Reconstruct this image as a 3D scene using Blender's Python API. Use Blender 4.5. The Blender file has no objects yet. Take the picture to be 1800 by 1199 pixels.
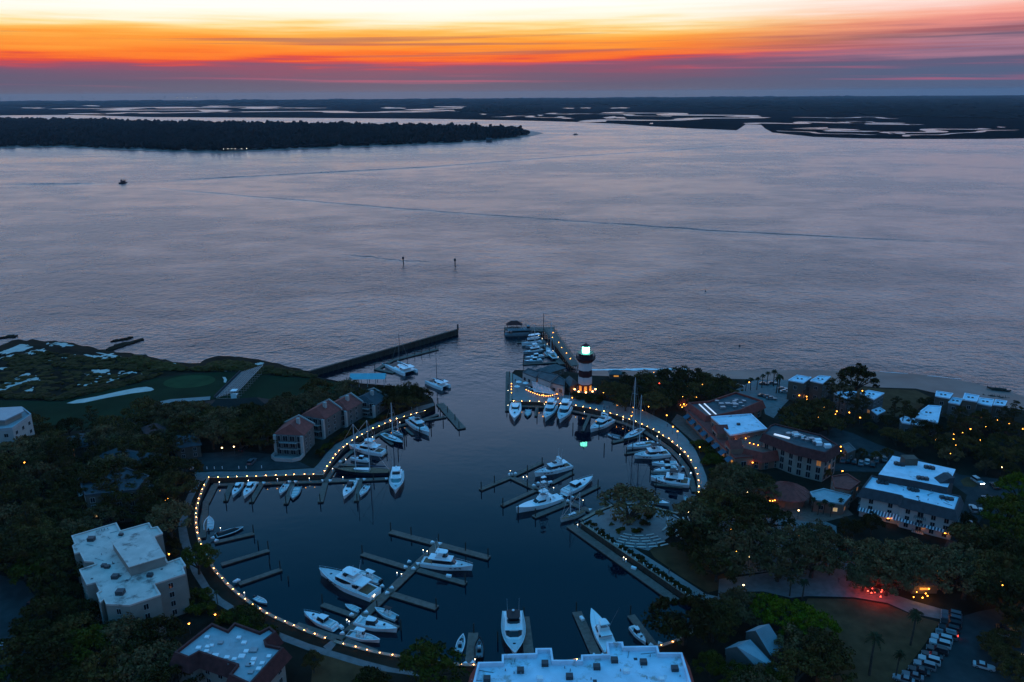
import bpy, bmesh, math, random
import numpy as np
from mathutils import Vector, Matrix
R = math.radians
random.seed(7)
scene = bpy.context.scene
COL = scene.collection

# ------------------------------------------------------------------ camera
F_PX, PITCH, ROLL, CAM_H = 1400.0, math.atan(436.5 / 1400.0), R(-0.35), 135.0
_fw = Vector((0, math.cos(PITCH), -math.sin(PITCH)))
_r0 = Vector((1, 0, 0)); _u0 = Vector((0, math.sin(PITCH), math.cos(PITCH)))
_rt = _r0 * math.cos(ROLL) + _u0 * math.sin(ROLL)
_up = _u0 * math.cos(ROLL) - _r0 * math.sin(ROLL)
CAM = Vector((0, 0, CAM_H))
cam_data = bpy.data.cameras.new('camera')
cam_data.sensor_width = 36.0
cam_data.lens = F_PX / 1800.0 * 36.0
cam_data.clip_start = 1.0
cam_data.clip_end = 90000.0
cam = bpy.data.objects.new('camera', cam_data)
m3 = Matrix((_rt, _up, -_fw)).transposed()
cam.matrix_world = Matrix.Translation(CAM) @ m3.to_4x4()
COL.objects.link(cam)
scene.camera = cam

# a pixel gives a direction; the distance comes from the level (z) of what the thing stands on
def P(px, py, z=0.0):
    d = _fw * F_PX + _rt * (px - 900.0) - _up * (py - 599.5)
    t = (z - CAM_H) / d.z
    return CAM + d * t
def P2(px, py, z=0.0):
    v = P(px, py, z); return (v.x, v.y)
def PL(pts, z=0.0):
    return [P2(x, y, z) for x, y in pts]
def height_to(base, py_top):
    # height above base at which the vertical through base reaches image row py_top
    lo, hi = 0.0, 90.0
    for _ in range(40):
        m = (lo + hi) / 2
        q = Vector((base[0], base[1], base[2] + m)) - CAM
        y = 599.5 - F_PX * q.dot(_up) / q.dot(_fw)
        if y > py_top: lo = m
        else: hi = m
    return lo

# ------------------------------------------------------------------ view
scene.view_settings.view_transform = 'Standard'
scene.view_settings.look = 'None'
scene.view_settings.gamma = 1.0
scene.view_settings.use_curve_mapping = False
scene.view_settings.exposure = 0.0
scene.cycles.use_denoising = True
scene.cycles.max_bounces = 5
scene.cycles.caustics_reflective = False
scene.cycles.caustics_refractive = False
scene.cycles.sample_clamp_indirect = 4.0

# ------------------------------------------------------------------ world: dusk sky
SUN_AZ, SUN_EL = R(-8.0), R(2.0)
world = bpy.data.worlds.new('World'); scene.world = world
world.use_nodes = True
wn, wl = world.node_tree.nodes, world.node_tree.links
wn.clear()
def wmath(op, a, b=None, c=None, clamp=False):
    n = wn.new('ShaderNodeMath'); n.operation = op; n.use_clamp = clamp
    for i, v in enumerate((a, b, c)):
        if v is None: continue
        if isinstance(v, (int, float)): n.inputs[i].default_value = v
        else: wl.new(v, n.inputs[i])
    return n.outputs[0]
w_tc = wn.new('ShaderNodeTexCoord')
w_sep = wn.new('ShaderNodeSeparateXYZ'); wl.new(w_tc.outputs['Generated'], w_sep.inputs[0])
w_el = wmath('MULTIPLY', wmath('ARCSINE', w_sep.outputs['Z']), 180 / math.pi)          # elevation in degrees
w_az = wmath('MULTIPLY', wmath('ARCTAN2', w_sep.outputs['X'], w_sep.outputs['Y']), 180 / math.pi)
def wnoise(sx, sy, off, detail=4.0, tilt=0.0):
    c = wn.new('ShaderNodeCombineXYZ')
    wl.new(wmath('MULTIPLY', w_az, sx), c.inputs[0]); wl.new(wmath('MULTIPLY', wmath('ADD', w_el, wmath('MULTIPLY', w_az, tilt)), sy), c.inputs[1]); c.inputs[2].default_value = off
    n = wn.new('ShaderNodeTexNoise'); n.inputs['Scale'].default_value = 1.0; n.inputs['Detail'].default_value = detail
    wl.new(c.outputs[0], n.inputs['Vector']); return n.outputs[0]
n_big = wnoise(0.075, 0.6, 3.1)
n_fine = wnoise(0.09, 2.8, 8.7, 7.0, -.016)
n_thin = wnoise(0.14, 4.6, 4.4, 7.0, .012)
w_warp = wmath('ADD', wmath('MULTIPLY', wmath('SUBTRACT', n_big, 0.5), 1.3), wmath('ADD', wmath('MULTIPLY', wmath('SUBTRACT', n_fine, 0.5), 1.25), wmath('MULTIPLY', wmath('SUBTRACT', n_thin, 0.5), .75)))
w_fade = wmath('MULTIPLY', w_el, 0.9, clamp=True)
w_lift = wmath('MULTIPLY', wmath('MAXIMUM', wmath('SUBTRACT', w_az, 6.0), 0.0), -0.02)
w_lift = wmath('MAXIMUM', w_lift, -0.6)
w_e2 = wmath('MAXIMUM', wmath('ADD', w_el, wmath('MULTIPLY', wmath('ADD', w_warp, w_lift), w_fade)), 0.0)
w_t = wmath('POWER', wmath('DIVIDE', w_e2, 90.0), 0.5)
def wramp(stops):
    r = wn.new('ShaderNodeValToRGB'); cr = r.color_ramp
    cr.elements[0].position = 0.0; cr.elements[1].position = 1.0
    for i, (e, c) in enumerate(stops):
        t = math.sqrt(e / 90.0)
        if i == 0: el = cr.elements[0]
        elif i == len(stops) - 1: el = cr.elements[-1]
        else: el = cr.elements.new(t)
        el.position = t; el.color = (c[0], c[1], c[2], 1)
    wl.new(w_t, r.inputs[0]); return r.outputs[0]
UPPER = [(7.5, (.78, .87, 1.02)), (9.5, (.60, .77, 1.10)), (14, (.50, .74, 1.25)), (19, (.58, .86, 1.42)), (23, (.50, .86, 1.45)), (26, (.27, .66, 1.22)), (29, (.10, .45, .92)), (33, (.03, .30, .68)), (42, (.028, .33, .78)), (60, (.04, .42, 1.0)), (90, (.05, .46, 1.12))]
rA = wramp([(0, (.13, .14, .19)), (.6, (.12, .11, .18)), (1.2, (.17, .10, .17)), (1.8, (.28, .085, .15)), (2.06, (.72, .07, .06)), (2.25, (.95, .15, .03)),
            (2.7, (1.0, .24, .03)), (3.3, (1.0, .36, .05)), (3.8, (1.0, .52, .11)), (4.15, (1.0, .76, .34)), (4.6, (1.05, .94, .72)), (5.4, (1.1, 1.03, .95))] + UPPER)
rB = wramp([(0, (.07, .11, .20)), (.6, (.09, .12, .22)), (1.5, (.12, .11, .20)), (1.9, (.34, .18, .27)), (2.3, (.42, .20, .27)), (2.7, (.14, .11, .18)),
            (3.0, (.40, .18, .23)), (3.5, (.78, .26, .24)), (4.1, (.95, .40, .32)), (4.7, (.98, .62, .55)), (5.4, (1.02, .86, .82))] + UPPER)
rC = wramp([(0, (.13, .15, .26)), (4, (.20, .20, .34)), (10, (.22, .32, .58)), (25, (.09, .34, .70)), (42, (.03, .34, .78)), (60, (.04, .42, 1.0)), (90, (.05, .46, 1.12))])
def wmix(f, a, b):
    n = wn.new('ShaderNodeMix'); n.data_type = 'RGBA'; wl.new(f, n.inputs[0]); wl.new(a, n.inputs[6]); wl.new(b, n.inputs[7]); return n.outputs[2]
def wsmooth(v, a, b):
    n = wn.new('ShaderNodeMapRange'); n.interpolation_type = 'SMOOTHSTEP'
    n.inputs['From Min'].default_value = a; n.inputs['From Max'].default_value = b
    wl.new(v, n.inputs['Value']); return n.outputs['Result']
w_sky = wmix(wsmooth(w_az, 8.0, 30.0), rA, rB)
def wconst(c):
    n = wn.new('ShaderNodeRGB'); n.outputs[0].default_value = (*c, 1); return n.outputs[0]
def wband(a, b, c, d): return wmath('MULTIPLY', wsmooth(w_el, a, b), wmath('SUBTRACT', 1.0, wsmooth(w_el, c, d)))
# pink wisps in the low haze bank, smoky streaks across the orange
n_pink = wnoise(0.055, 3.4, 12.3, 6.0, .012); n_smoke = wnoise(0.05, 3.0, 21.7, 6.0, -.01)
w_sky = wmix(wmath('MULTIPLY', wmath('MULTIPLY', wsmooth(n_pink, .54, .74), wband(.15, .6, 1.8, 2.3)), .6), w_sky, wconst((.52, .12, .20)))
w_sky = wmix(wmath('MULTIPLY', wmath('MULTIPLY', wsmooth(n_smoke, .52, .70), wband(2.1, 2.5, 3.6, 4.3)), .65), w_sky, wconst((.34, .10, .12)))
w_sky = wmix(wsmooth(wmath('ABSOLUTE', w_az), 45.0, 120.0), w_sky, rC)
nish = wn.new('ShaderNodeTexSky'); nish.sky_type = 'NISHITA'; nish.sun_disc = False
nish.sun_elevation = SUN_EL; nish.sun_rotation = SUN_AZ
bg1 = wn.new('ShaderNodeBackground'); wl.new(nish.outputs[0], bg1.inputs[0]); bg1.inputs[1].default_value = 0.001
bg2 = wn.new('ShaderNodeBackground'); wl.new(w_sky, bg2.inputs[0]); bg2.inputs[1].default_value = 1.0
w_add = wn.new('ShaderNodeAddShader'); wl.new(bg1.outputs[0], w_add.inputs[0]); wl.new(bg2.outputs[0], w_add.inputs[1])
w_out = wn.new('ShaderNodeOutputWorld'); wl.new(w_add.outputs[0], w_out.inputs[0])

# the last of the sunset glow, low over the far shore
sun_d = bpy.data.lights.new('sun', 'SUN'); sun_d.energy = 0.02; sun_d.angle = R(40); sun_d.color = (1.0, .62, .42)
sun = bpy.data.objects.new('sun', sun_d); COL.objects.link(sun)
_sd = Vector((math.sin(SUN_AZ) * math.cos(R(6)), math.cos(SUN_AZ) * math.cos(R(6)), math.sin(R(6))))
sun.rotation_euler = _sd.to_track_quat('Z', 'Y').to_euler(); sun.location = (0, 0, 300)

# ------------------------------------------------------------------ materials
MATS = {}
def mat(name, col, rough=.7, var=.18, scale=.6, metal=0.0, bump=0.0, col2=None, bscale=None, stain=None, spec=None):
    if name in MATS: return MATS[name]
    m = bpy.data.materials.new(name); m.use_nodes = True; MATS[name] = m
    n, l = m.node_tree.nodes, m.node_tree.links
    b = n['Principled BSDF']; b.inputs['Roughness'].default_value = rough; b.inputs['Metallic'].default_value = metal
    b.inputs['Specular IOR Level'].default_value = .25 if spec is None else spec
    g = n.new('ShaderNodeNewGeometry')
    t = n.new('ShaderNodeTexNoise'); t.inputs['Scale'].default_value = scale; t.inputs['Detail'].default_value = 5
    l.new(g.outputs['Position'], t.inputs['Vector'])
    r = n.new('ShaderNodeValToRGB'); r.color_ramp.elements[0].position = .3; r.color_ramp.elements[1].position = .7
    c2 = col2 or [c * (1 + var) for c in col]; c1 = col if col2 else [c * (1 - var) for c in col]
    r.color_ramp.elements[0].color = (*c1, 1); r.color_ramp.elements[1].color = (*c2, 1)
    l.new(t.outputs[0], r.inputs[0]); out = r.outputs[0]
    if stain:
        t3 = n.new('ShaderNodeTexNoise'); t3.inputs['Scale'].default_value = stain[1]; t3.inputs['Detail'].default_value = 7; t3.inputs['Roughness'].default_value = .65
        l.new(g.outputs['Position'], t3.inputs['Vector'])
        r3 = n.new('ShaderNodeValToRGB'); r3.color_ramp.elements[0].position = stain[2]; r3.color_ramp.elements[1].position = stain[2] + .12
        r3.color_ramp.elements[0].color = (0, 0, 0, 1); r3.color_ramp.elements[1].color = (1, 1, 1, 1); l.new(t3.outputs[0], r3.inputs[0])
        mx = n.new('ShaderNodeMix'); mx.data_type = 'RGBA'; l.new(r3.outputs[0], mx.inputs[0]); l.new(out, mx.inputs[6]); mx.inputs[7].default_value = (*stain[0], 1); out = mx.outputs[2]
    l.new(out, b.inputs['Base Color'])
    if bump:
        t2 = n.new('ShaderNodeTexNoise'); t2.inputs['Scale'].default_value = bscale or scale * 4; t2.inputs['Detail'].default_value = 4
        l.new(g.outputs['Position'], t2.inputs['Vector'])
        bp = n.new('ShaderNodeBump'); bp.inputs['Strength'].default_value = bump; bp.inputs['Distance'].default_value = .2
        l.new(t2.outputs[0], bp.inputs['Height']); l.new(bp.outputs[0], b.inputs['Normal'])
    return m
def emat(name, col, strength):
    if name in MATS: return MATS[name]
    m = bpy.data.materials.new(name); m.use_nodes = True; MATS[name] = m
    b = m.node_tree.nodes['Principled BSDF']; b.inputs['Base Color'].default_value = (*[c * .8 for c in col], 1)
    b.inputs['Emission Color'].default_value = (*col, 1); b.inputs['Emission Strength'].default_value = strength
    return m

# ------------------------------------------------------------------ mesh helpers
KIDS = {}
class MB:
    def __init__(s): s.v = []; s.f = []
    def _add(s, vs, fs):
        o = len(s.v); s.v += [tuple(v) for v in vs]; s.f += [tuple(i + o for i in f) for f in fs]; return s
    def box(s, x0, x1, y0, y1, z0, z1):
        return s.prism([(x0, y0), (x1, y0), (x1, y1), (x0, y1)], z0, z1)
    def obox(s, p, q, w, z0, z1, e=0.0):
        # box along the segment p-q, w wide, lengthened by e at both ends
        a = Vector(p[:2]); b = Vector(q[:2]); d = (b - a).normalized(); n = Vector((-d.y, d.x)) * w / 2
        a = a - d * e; b = b + d * e
        return s.prism([a - n, b - n, b + n, a + n], z0, z1)
    def prism(s, poly, z0, z1, poly2=None):
        a = [tuple(p[:2]) for p in poly]; b = [tuple(p[:2]) for p in (poly2 or poly)]; n = len(a)
        ar = sum(a[i][0] * a[(i + 1) % n][1] - a[(i + 1) % n][0] * a[i][1] for i in range(n))
        if ar < 0: a = a[::-1]; b = b[::-1]
        vs = [(x, y, z0) for x, y in a] + [(x, y, z1) for x, y in b]
        fs = [tuple(range(n))[::-1], tuple(range(n, 2 * n))] + [(i, (i + 1) % n, n + (i + 1) % n, n + i) for i in range(n)]
        return s._add(vs, fs)
    def sheet(s, poly, z):
        a = [tuple(p[:2]) for p in poly]; n = len(a)
        ar = sum(a[i][0] * a[(i + 1) % n][1] - a[(i + 1) % n][0] * a[i][1] for i in range(n))
        if ar < 0: a = a[::-1]
        return s._add([(x, y, z) for x, y in a], [tuple(range(n))])
    def strip(s, A, B):
        n = len(A); return s._add(list(A) + list(B), [(i, i + 1, n + i + 1, n + i) for i in range(n - 1)])
    def tube(s, p, q, r0, r1=None, n=6):
        p, q = Vector(p), Vector(q); r1 = r0 if r1 is None else r1
        d = (q - p).normalized(); a = d.orthogonal().normalized(); b = d.cross(a)
        vs = []
        for c, r in ((p, r0), (q, r1)):
            for i in range(n):
                t = 2 * math.pi * i / n; vs.append(c + (a * math.cos(t) + b * math.sin(t)) * r)
        return s._add(vs, [(i, (i + 1) % n, n + (i + 1) % n, n + i) for i in range(n)] + [tuple(range(n))[::-1], tuple(range(n, 2 * n))])
    def path(s, pts, r, n=5):
        for a, b in zip(pts[:-1], pts[1:]): s.tube(a, b, r, r, n)
        return s
    def ball(s, c, r, n=8, m=5, sz=1.0):
        vs = [(c[0], c[1], c[2] + r * sz)]; fs = []
        for j in range(1, m):
            t = math.pi * j / m
            for i in range(n):
                u = 2 * math.pi * i / n; vs.append((c[0] + r * math.sin(t) * math.cos(u), c[1] + r * math.sin(t) * math.sin(u), c[2] + r * math.cos(t) * sz))
        vs.append((c[0], c[1], c[2] - r * sz)); e = len(vs) - 1
        for i in range(n): fs.append((0, 1 + i, 1 + (i + 1) % n)); fs.append((e, e - n + (i + 1) % n, e - n + i))
        for j in range(m - 2):
            for i in range(n): fs.append((1 + j * n + i, 1 + (j + 1) * n + i, 1 + (j + 1) * n + (i + 1) % n, 1 + j * n + (i + 1) % n))
        return s._add(vs, fs)
    def lathe(s, prof, n=16, c=(0, 0, 0), a0=0.0):
        vs = []; fs = []
        for r, z in prof:
            for i in range(n):
                t = a0 + 2 * math.pi * i / n; vs.append((c[0] + r * math.cos(t), c[1] + r * math.sin(t), c[2] + z))
        for j in range(len(prof) - 1):
            for i in range(n): fs.append((j * n + i, j * n + (i + 1) % n, (j + 1) * n + (i + 1) % n, (j + 1) * n + i))
        fs.append(tuple(range(n))[::-1]); fs.append(tuple(range((len(prof) - 1) * n, len(prof) * n)))
        return s._add(vs, fs)
    def build(s, name, m, parent=None, origin=(0, 0, 0), smooth=False):
        me = bpy.data.meshes.new(name)
        o = Vector(origin)
        me.from_pydata([(v[0] - o.x, v[1] - o.y, v[2] - o.z) for v in s.v], [], s.f)
        me.materials.append(m); me.update()
        if smooth: me.polygons.foreach_set('use_smooth', [True] * len(me.polygons))
        ob = bpy.data.objects.new(name, me); COL.objects.link(ob)
        if parent is not None: ob.parent = parent; KIDS.setdefault(parent.name, []).append(ob)
        else: ob.location = o
        return ob
def tag(o, label=None, cat=None, group=None, kind=None):
    if label: o['label'] = label
    if cat: o['category'] = cat
    if group: o['group'] = group
    if kind: o['kind'] = kind
    return o
def thing(name, label, cat, loc=(0, 0, 0), rz=0.0, group=None):
    o = bpy.data.objects.new(name, None); COL.objects.link(o); o.empty_display_size = .5
    o.location = loc; o.rotation_euler = (0, 0, rz)
    return tag(o, label, cat, group)
def copy_tree(o, parent=None):
    c = o.copy(); COL.objects.link(c)
    if parent is not None: c.parent = parent
    for ch in KIDS.get(o.name, ()): copy_tree(ch, c)
    return c
def place(proto, used, loc, rz=0.0, sc=1.0, label=None, group=None, z_scale=None):
    # the first call moves the source itself, later calls copy it with its parts
    if proto.name not in used: used.add(proto.name); o = proto
    else: o = copy_tree(proto)
    o.location = loc; o.rotation_euler = (0, 0, rz); o.scale = (sc, sc, z_scale or sc)
    if label: o['label'] = label
    if group: o['group'] = group
    return o
USED = set()
# ================================================================== the setting
LZ = 2.0
def water_mat():
    m = bpy.data.materials.new('sea_water'); m.use_nodes = True; MATS['sea_water'] = m
    n, l = m.node_tree.nodes, m.node_tree.links
    b = n['Principled BSDF']; b.inputs['Base Color'].default_value = (.0, .005, .011, 1)
    b.inputs['IOR'].default_value = 1.333; b.inputs['Roughness'].default_value = .06
    g = n.new('ShaderNodeNewGeometry')
    def noise(scale, stretch, detail, rot):
        mp = n.new('ShaderNodeMapping'); mp.inputs['Scale'].default_value = (scale * stretch, scale, scale); mp.inputs['Rotation'].default_value = (0, 0, rot)
        l.new(g.outputs['Position'], mp.inputs[0]); t = n.new('ShaderNodeTexNoise'); t.inputs['Scale'].default_value = 1; t.inputs['Detail'].default_value = detail
        l.new(mp.outputs[0], t.inputs['Vector']); return t.outputs[0]
    def mth(op, a, b2, clamp=False):
        k = n.new('ShaderNodeMath'); k.operation = op; k.use_clamp = clamp
        for i, v in enumerate((a, b2)):
            if isinstance(v, (int, float)): k.inputs[i].default_value = v
            else: l.new(v, k.inputs[i])
        return k.outputs[0]
    waves = mth('ADD', mth('MULTIPLY', noise(.075, .85, 4, .22), 2.7), mth('ADD', mth('MULTIPLY', noise(.34, .8, 3, .15), 1.2), mth('MULTIPLY', noise(1.5, .7, 2, -.3), .14)))
    # sheltered water inside the basin is calm, wind slicks run over the open sound
    c = P(790, 930)
    d = n.new('ShaderNodeVectorMath'); d.operation = 'DISTANCE'; l.new(g.outputs['Position'], d.inputs[0]); d.inputs[1].default_value = (c.x, c.y, 0)
    mr = n.new('ShaderNodeMapRange'); mr.interpolation_type = 'SMOOTHSTEP'; l.new(d.outputs['Value'], mr.inputs['Value'])
    mr.inputs['From Min'].default_value = 85; mr.inputs['From Max'].default_value = 240; mr.inputs['To Min'].default_value = .035; mr.inputs['To Max'].default_value = 1.0
    sl = mth('ADD', mth('MULTIPLY', noise(.0045, .6, 5, .12), .6), mth('MULTIPLY', noise(.022, .7, 5, -.1), .4))
    ms = n.new('ShaderNodeMapRange'); ms.interpolation_type = 'SMOOTHSTEP'; l.new(sl, ms.inputs['Value'])
    ms.inputs['From Min'].default_value = .40; ms.inputs['From Max'].default_value = .58; ms.inputs['To Min'].default_value = .62; ms.inputs['To Max'].default_value = 1.0
    st = mth('MULTIPLY', mth('MULTIPLY', mr.outputs[0], ms.outputs[0]), 1.0)
    mq = n.new('ShaderNodeMapRange'); l.new(mr.outputs[0], mq.inputs['Value']); mq.inputs['To Min'].default_value = .03; mq.inputs['To Max'].default_value = .28
    l.new(mth('MULTIPLY', mq.outputs[0], ms.outputs[0]), b.inputs['Roughness'])
    bp = n.new('ShaderNodeBump'); bp.inputs['Distance'].default_value = .55
    l.new(st, bp.inputs['Strength']); l.new(waves, bp.inputs['Height']); l.new(bp.outputs[0], b.inputs['Normal'])
    return m
WATER = water_mat()
def ssheet(name, poly, z, m):
    c = Vector((sum(p[0] for p in poly) / len(poly), sum(p[1] for p in poly) / len(poly), z))
    return tag(MB().sheet(poly, z).build(name, m, origin=c), kind='structure')
tag(MB().sheet([(-45000, -3000), (45000, -3000), (45000, 20000), (-45000, 20000)], 0.0).build('water', WATER), kind='structure')

M_ground = mat('ground_soil', (.020, .016, .011), .9, .45, .12, bump=.6, bscale=.8, spec=.03)
M_marsh = mat('marsh_grass', (.018, .013, .008), .95, .5, .08, bump=.8, bscale=.5, spec=.03)
M_lawn = mat('lawn_green', (.022, .050, .020), .9, .2, .15, bump=.3, bscale=2.0, spec=.03)
M_rough = mat('lawn_rough', (.011, .025, .011), .9, .25, .1, bump=.4, bscale=1.5, spec=.03)
M_dry = mat('dry_lawn', (.095, .046, .022), .9, .25, .3, bump=.4, bscale=2.0, spec=.03)
M_concrete = mat('pale_concrete', (.21, .195, .185), .8, .12, .5, stain=((.14, .13, .12), .25, .62))
M_conc_dark = mat('weathered_concrete', (.14, .13, .125), .85, .2, .6)
M_brick = mat('brick_paving', (.16, .085, .065), .85, .25, 1.2)
M_asphalt = mat('asphalt', (.04, .04, .04), .9, .25, .3, stain=((.035, .035, .037), .2, .6), spec=.03)
M_sandw = mat('white_sand', (.54, .44, .38), .9, .15, .25)
M_sand = mat('wet_sand', (.085, .07, .06), .5, .5, .05)
M_kerb = mat('kerb_stone', (.32, .31, .29), .8, .12, .6)

# ---- outlines, traced as pixels of the tops of the walls (level LZ)
LAMPS_L = [(746.5, 723), (733, 727), (722, 730), (710, 733), (698, 737), (687, 741), (676.5, 745), (666, 750), (656, 754), (646, 759.5), (636, 765), (627.5, 770), (619, 775), (610, 781.5), (603, 787),
           (596, 793), (590, 800), (585, 806.5), (580, 814), (575, 821), (571, 829), (568, 835)]
LAMPS_S = [(551, 834.5), (535, 835), (518, 835.5), (501.5, 836), (484.5, 836.6), (467.5, 837.4), (451, 838.3), (434, 838.6), (417, 839.3), (400.5, 839.7), (383, 840)]
LAMPS_A = [(367, 840), (360, 853.6), (356, 861.6), (353, 869), (350, 878), (347.6, 886), (346, 894.5), (344.5, 904), (344.5, 911), (345, 920), (346, 929), (347, 938), (350, 948), (353, 958), (358, 969), (364, 980), (370, 990), (376, 1001),
           (383, 1009.6), (391, 1018), (400, 1027.7), (410, 1037), (420, 1046), (432, 1054.5), (444, 1063.6), (457, 1071.6), (470, 1079.6), (485, 1087), (501, 1094), (517, 1101), (535.6, 1109), (553.7, 1116), (572, 1123)]
LAMPS_B = [(603.5, 1133), (625, 1138.6), (646, 1144), (668, 1149), (690, 1153), (713, 1157), (737, 1160.5), (760, 1163.5), (785, 1167), (810, 1169.5), (832, 1170.5)]
WALL_B2 = [(870, 1171), (910, 1170.5), (945, 1168.5), (977, 1165.5), (997, 1163.5), (1016, 1161), (1060, 1156), (1110, 1148), (1163, 1135.5), (1182, 1130), (1205, 1120), (1228, 1100), (1240, 1080), (1238, 1066)]
QUAY_R = [(1214, 1051), (1022, 919)]
POINT = [(1024, 914), (1053, 898), (1078, 888), (1112, 886), (1155, 894), (1189, 903), (1205, 893), (1218, 878)]
LAMPS_R = [(1228, 866), (1228.5, 856.5), (1228, 846), (1225.5, 834), (1222, 824), (1214, 810), (1209, 803), (1203, 796), (1197, 790), (1190, 784), (1182.5, 777.7), (1175, 772), (1166, 766.4), (1157.5, 761), (1148, 756), (1138, 750.6), (1127.7, 746.6),
           (1117.6, 742), (1106, 737.6), (1095.7, 734), (1084, 730), (1073, 727), (1061, 724), (1049, 721), (1037, 718), (1024, 716), (1011.5, 714), (999, 712), (986, 710.4), (973, 709), (960, 707.9), (947, 707), (932, 706.3), (918, 706), (903.4, 706)]
WEST_Q = [(897.5, 706), (899, 657)]
SEA_L_IN = [(-250, 622), (0, 614), (60, 606), (105, 610), (160, 621), (200, 627), (243, 634), (285, 641), (320, 646), (352, 646), (370, 638), (402, 634), (440, 639), (480, 646), (545, 660), (565, 664), (600, 671), (640, 674), (690, 678), (738, 686), (760, 700), (765, 712)]
SEA_L_WL = [(-250, 618), (0, 606), (28, 598), (62, 597), (112, 601), (166, 612), (206, 618), (247, 624), (288, 632), (320, 638), (352, 638), (368, 628), (402, 625), (440, 629), (480, 637), (545, 652)]
SEA_R_IN = [(905, 650), (940, 651), (1000, 653), (1040, 660), (1120, 663), (1220, 664), (1330, 667), (1440, 672), (1545, 681), (1610, 683), (1650, 692), (1700, 707), (1765, 716), (1900, 735)]
SEA_R_WL = [(1025, 650.5), (1120, 652.5), (1220, 652), (1330, 650), (1440, 650), (1546, 653), (1600, 657), (1650, 663), (1700, 671), (1730, 678), (1772, 688), (1900, 720)]

def rough(pts, amp):
    # break a traced shore into short uneven pieces
    out = []
    for (x0, y0), (x1, y1) in zip(pts[:-1], pts[1:]):
        n = max(1, int(abs(x1 - x0) / 7)) if 0 <= x0 < 540 else 1
        for k in range(n):
            x, y = x0 + (x1 - x0) * k / n, y0 + (y1 - y0) * k / n
            w = math.sin(x * .19) + .8 * math.sin(x * .43 + 1.3) + .6 * math.sin(x * .83 + .4)
            out.append((x, y + (amp * w if n > 1 else 0)))
    return out + [pts[-1]]
SEA_L_IN = rough(SEA_L_IN, 1.1); SEA_L_WL = rough(SEA_L_WL, 1.1)
harbour_wall = LAMPS_L + LAMPS_S + LAMPS_A + [(588, 1128)] + LAMPS_B + WALL_B2 + QUAY_R + POINT + LAMPS_R + WEST_Q
edge = PL(SEA_L_IN, LZ) + PL(harbour_wall, LZ) + PL(SEA_R_IN, LZ)
edge += [(900, 380), (900, -400), (-900, -400), (-900, 480)]
def extrude_land(name, poly, z, zb, m):
    mb = MB(); mb.prism(poly, zb, z); o = mb.build(name, m, origin=(0, 250, z)); return tag(o, kind='structure')
extrude_land('ground', edge, LZ, -2.0, M_ground)

def wall_strip(name, pts, w, z0, z1, m, label, cat, closed=False):
    # a run of straight pieces mitred at the joints
    n = len(pts); A = []; B = []
    for i in range(n):
        p = Vector(pts[i]); a = Vector(pts[max(0, i - 1)]); b = Vector(pts[min(n - 1, i + 1)])
        d = (b - a).normalized(); k = Vector((-d.y, d.x)) * w / 2; A.append(p + k); B.append(p - k)
    vs = []; fs = []
    for i in range(n):
        vs += [(A[i].x, A[i].y, z0), (A[i].x, A[i].y, z1), (B[i].x, B[i].y, z1), (B[i].x, B[i].y, z0)]
    for i in range(n - 1):
        o = i * 4
        for j in range(4): fs.append((o + j, o + 4 + j, o + 4 + (j + 1) % 4, o + (j + 1) % 4))
    fs += [(0, 1, 2, 3), tuple(4 * (n - 1) + j for j in (3, 2, 1, 0))]
    mb = MB(); mb._add(vs, fs); return mb
M_timber = mat('dark_timber', (.045, .036, .028), .85, .35, 1.5)
M_deck = mat('weathered_decking', (.15, .105, .085), .85, .25, 1.0)
M_cap = mat('bulkhead_cap', (.26, .21, .16), .8, .25, .8)
def seawall(pts, label):
    w = PL(pts, LZ); c = (w[0][0], w[0][1], 0)
    t = thing('seawall', label, 'seawall', c)
    wall_strip('', w, .6, -2.0, LZ + .12, M_timber, '', '').build('bulkhead_face', M_timber, t, c)
    wall_strip('', w, .95, LZ + .12, LZ + .3, M_cap, '', '').build('cap_rail', M_cap, t, c)
seawall(LAMPS_L + LAMPS_S + LAMPS_A, 'dark timber seawall curving round the basin below the red roofed townhouses')
seawall([(588, 1128)] + LAMPS_B + WALL_B2, 'timber seawall at the foot of the flat white roofed building')
seawall(QUAY_R, 'straight timber quay wall below the footpath with low posts')
seawall(POINT, 'seawall round the oak point with the curved benches')
seawall(LAMPS_R + WEST_Q, 'lamp lined seawall sweeping from the shops to the lighthouse')

def shore(name, inner, wl, m, z_in=LZ):
    # a sloping strip from the land edge down under the water line, with a few rows for an uneven beach
    A = [P(x, y, z_in) for x, y in inner]; B = [P(x, y, 0) for x, y in wl]
    def resample(pts, k):
        L = [0.0]
        for a, b in zip(pts[:-1], pts[1:]): L.append(L[-1] + (b - a).length)
        out = []
        for i in range(k):
            s = L[-1] * i / (k - 1); j = max(q for q in range(len(L)) if L[q] <= s + 1e-6); j = min(j, len(pts) - 2)
            f = (s - L[j]) / max(1e-6, L[j + 1] - L[j]); out.append(pts[j].lerp(pts[j + 1], f))
        return out
    k = 90; A = resample(A, k); B = resample(B, k); rows = []
    for r in range(6):
        f = r / 4.0; row = []
        for a, b in zip(A, B):
            q = a.lerp(b, f); jit = 0 if r == 0 else random.uniform(-.12, .12)
            row.append(Vector((q.x, q.y + (random.uniform(-.5, .5) if r > 1 else 0), z_in + (.03 - z_in) * min(f, 1) + jit - (1.2 if r == 5 else 0))))
        rows.append(row)
    mb = MB()
    for r in range(5): mb.strip(rows[r], rows[r + 1])
    return tag(mb.build(name, m, smooth=True), kind='structure')
shore('beach', [p for p in SEA_R_IN if p[0] > 1020], SEA_R_WL, M_sand)
shore('marsh_shore', [p for p in SEA_L_IN if p[0] <= 545], SEA_L_WL, M_marsh)

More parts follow.
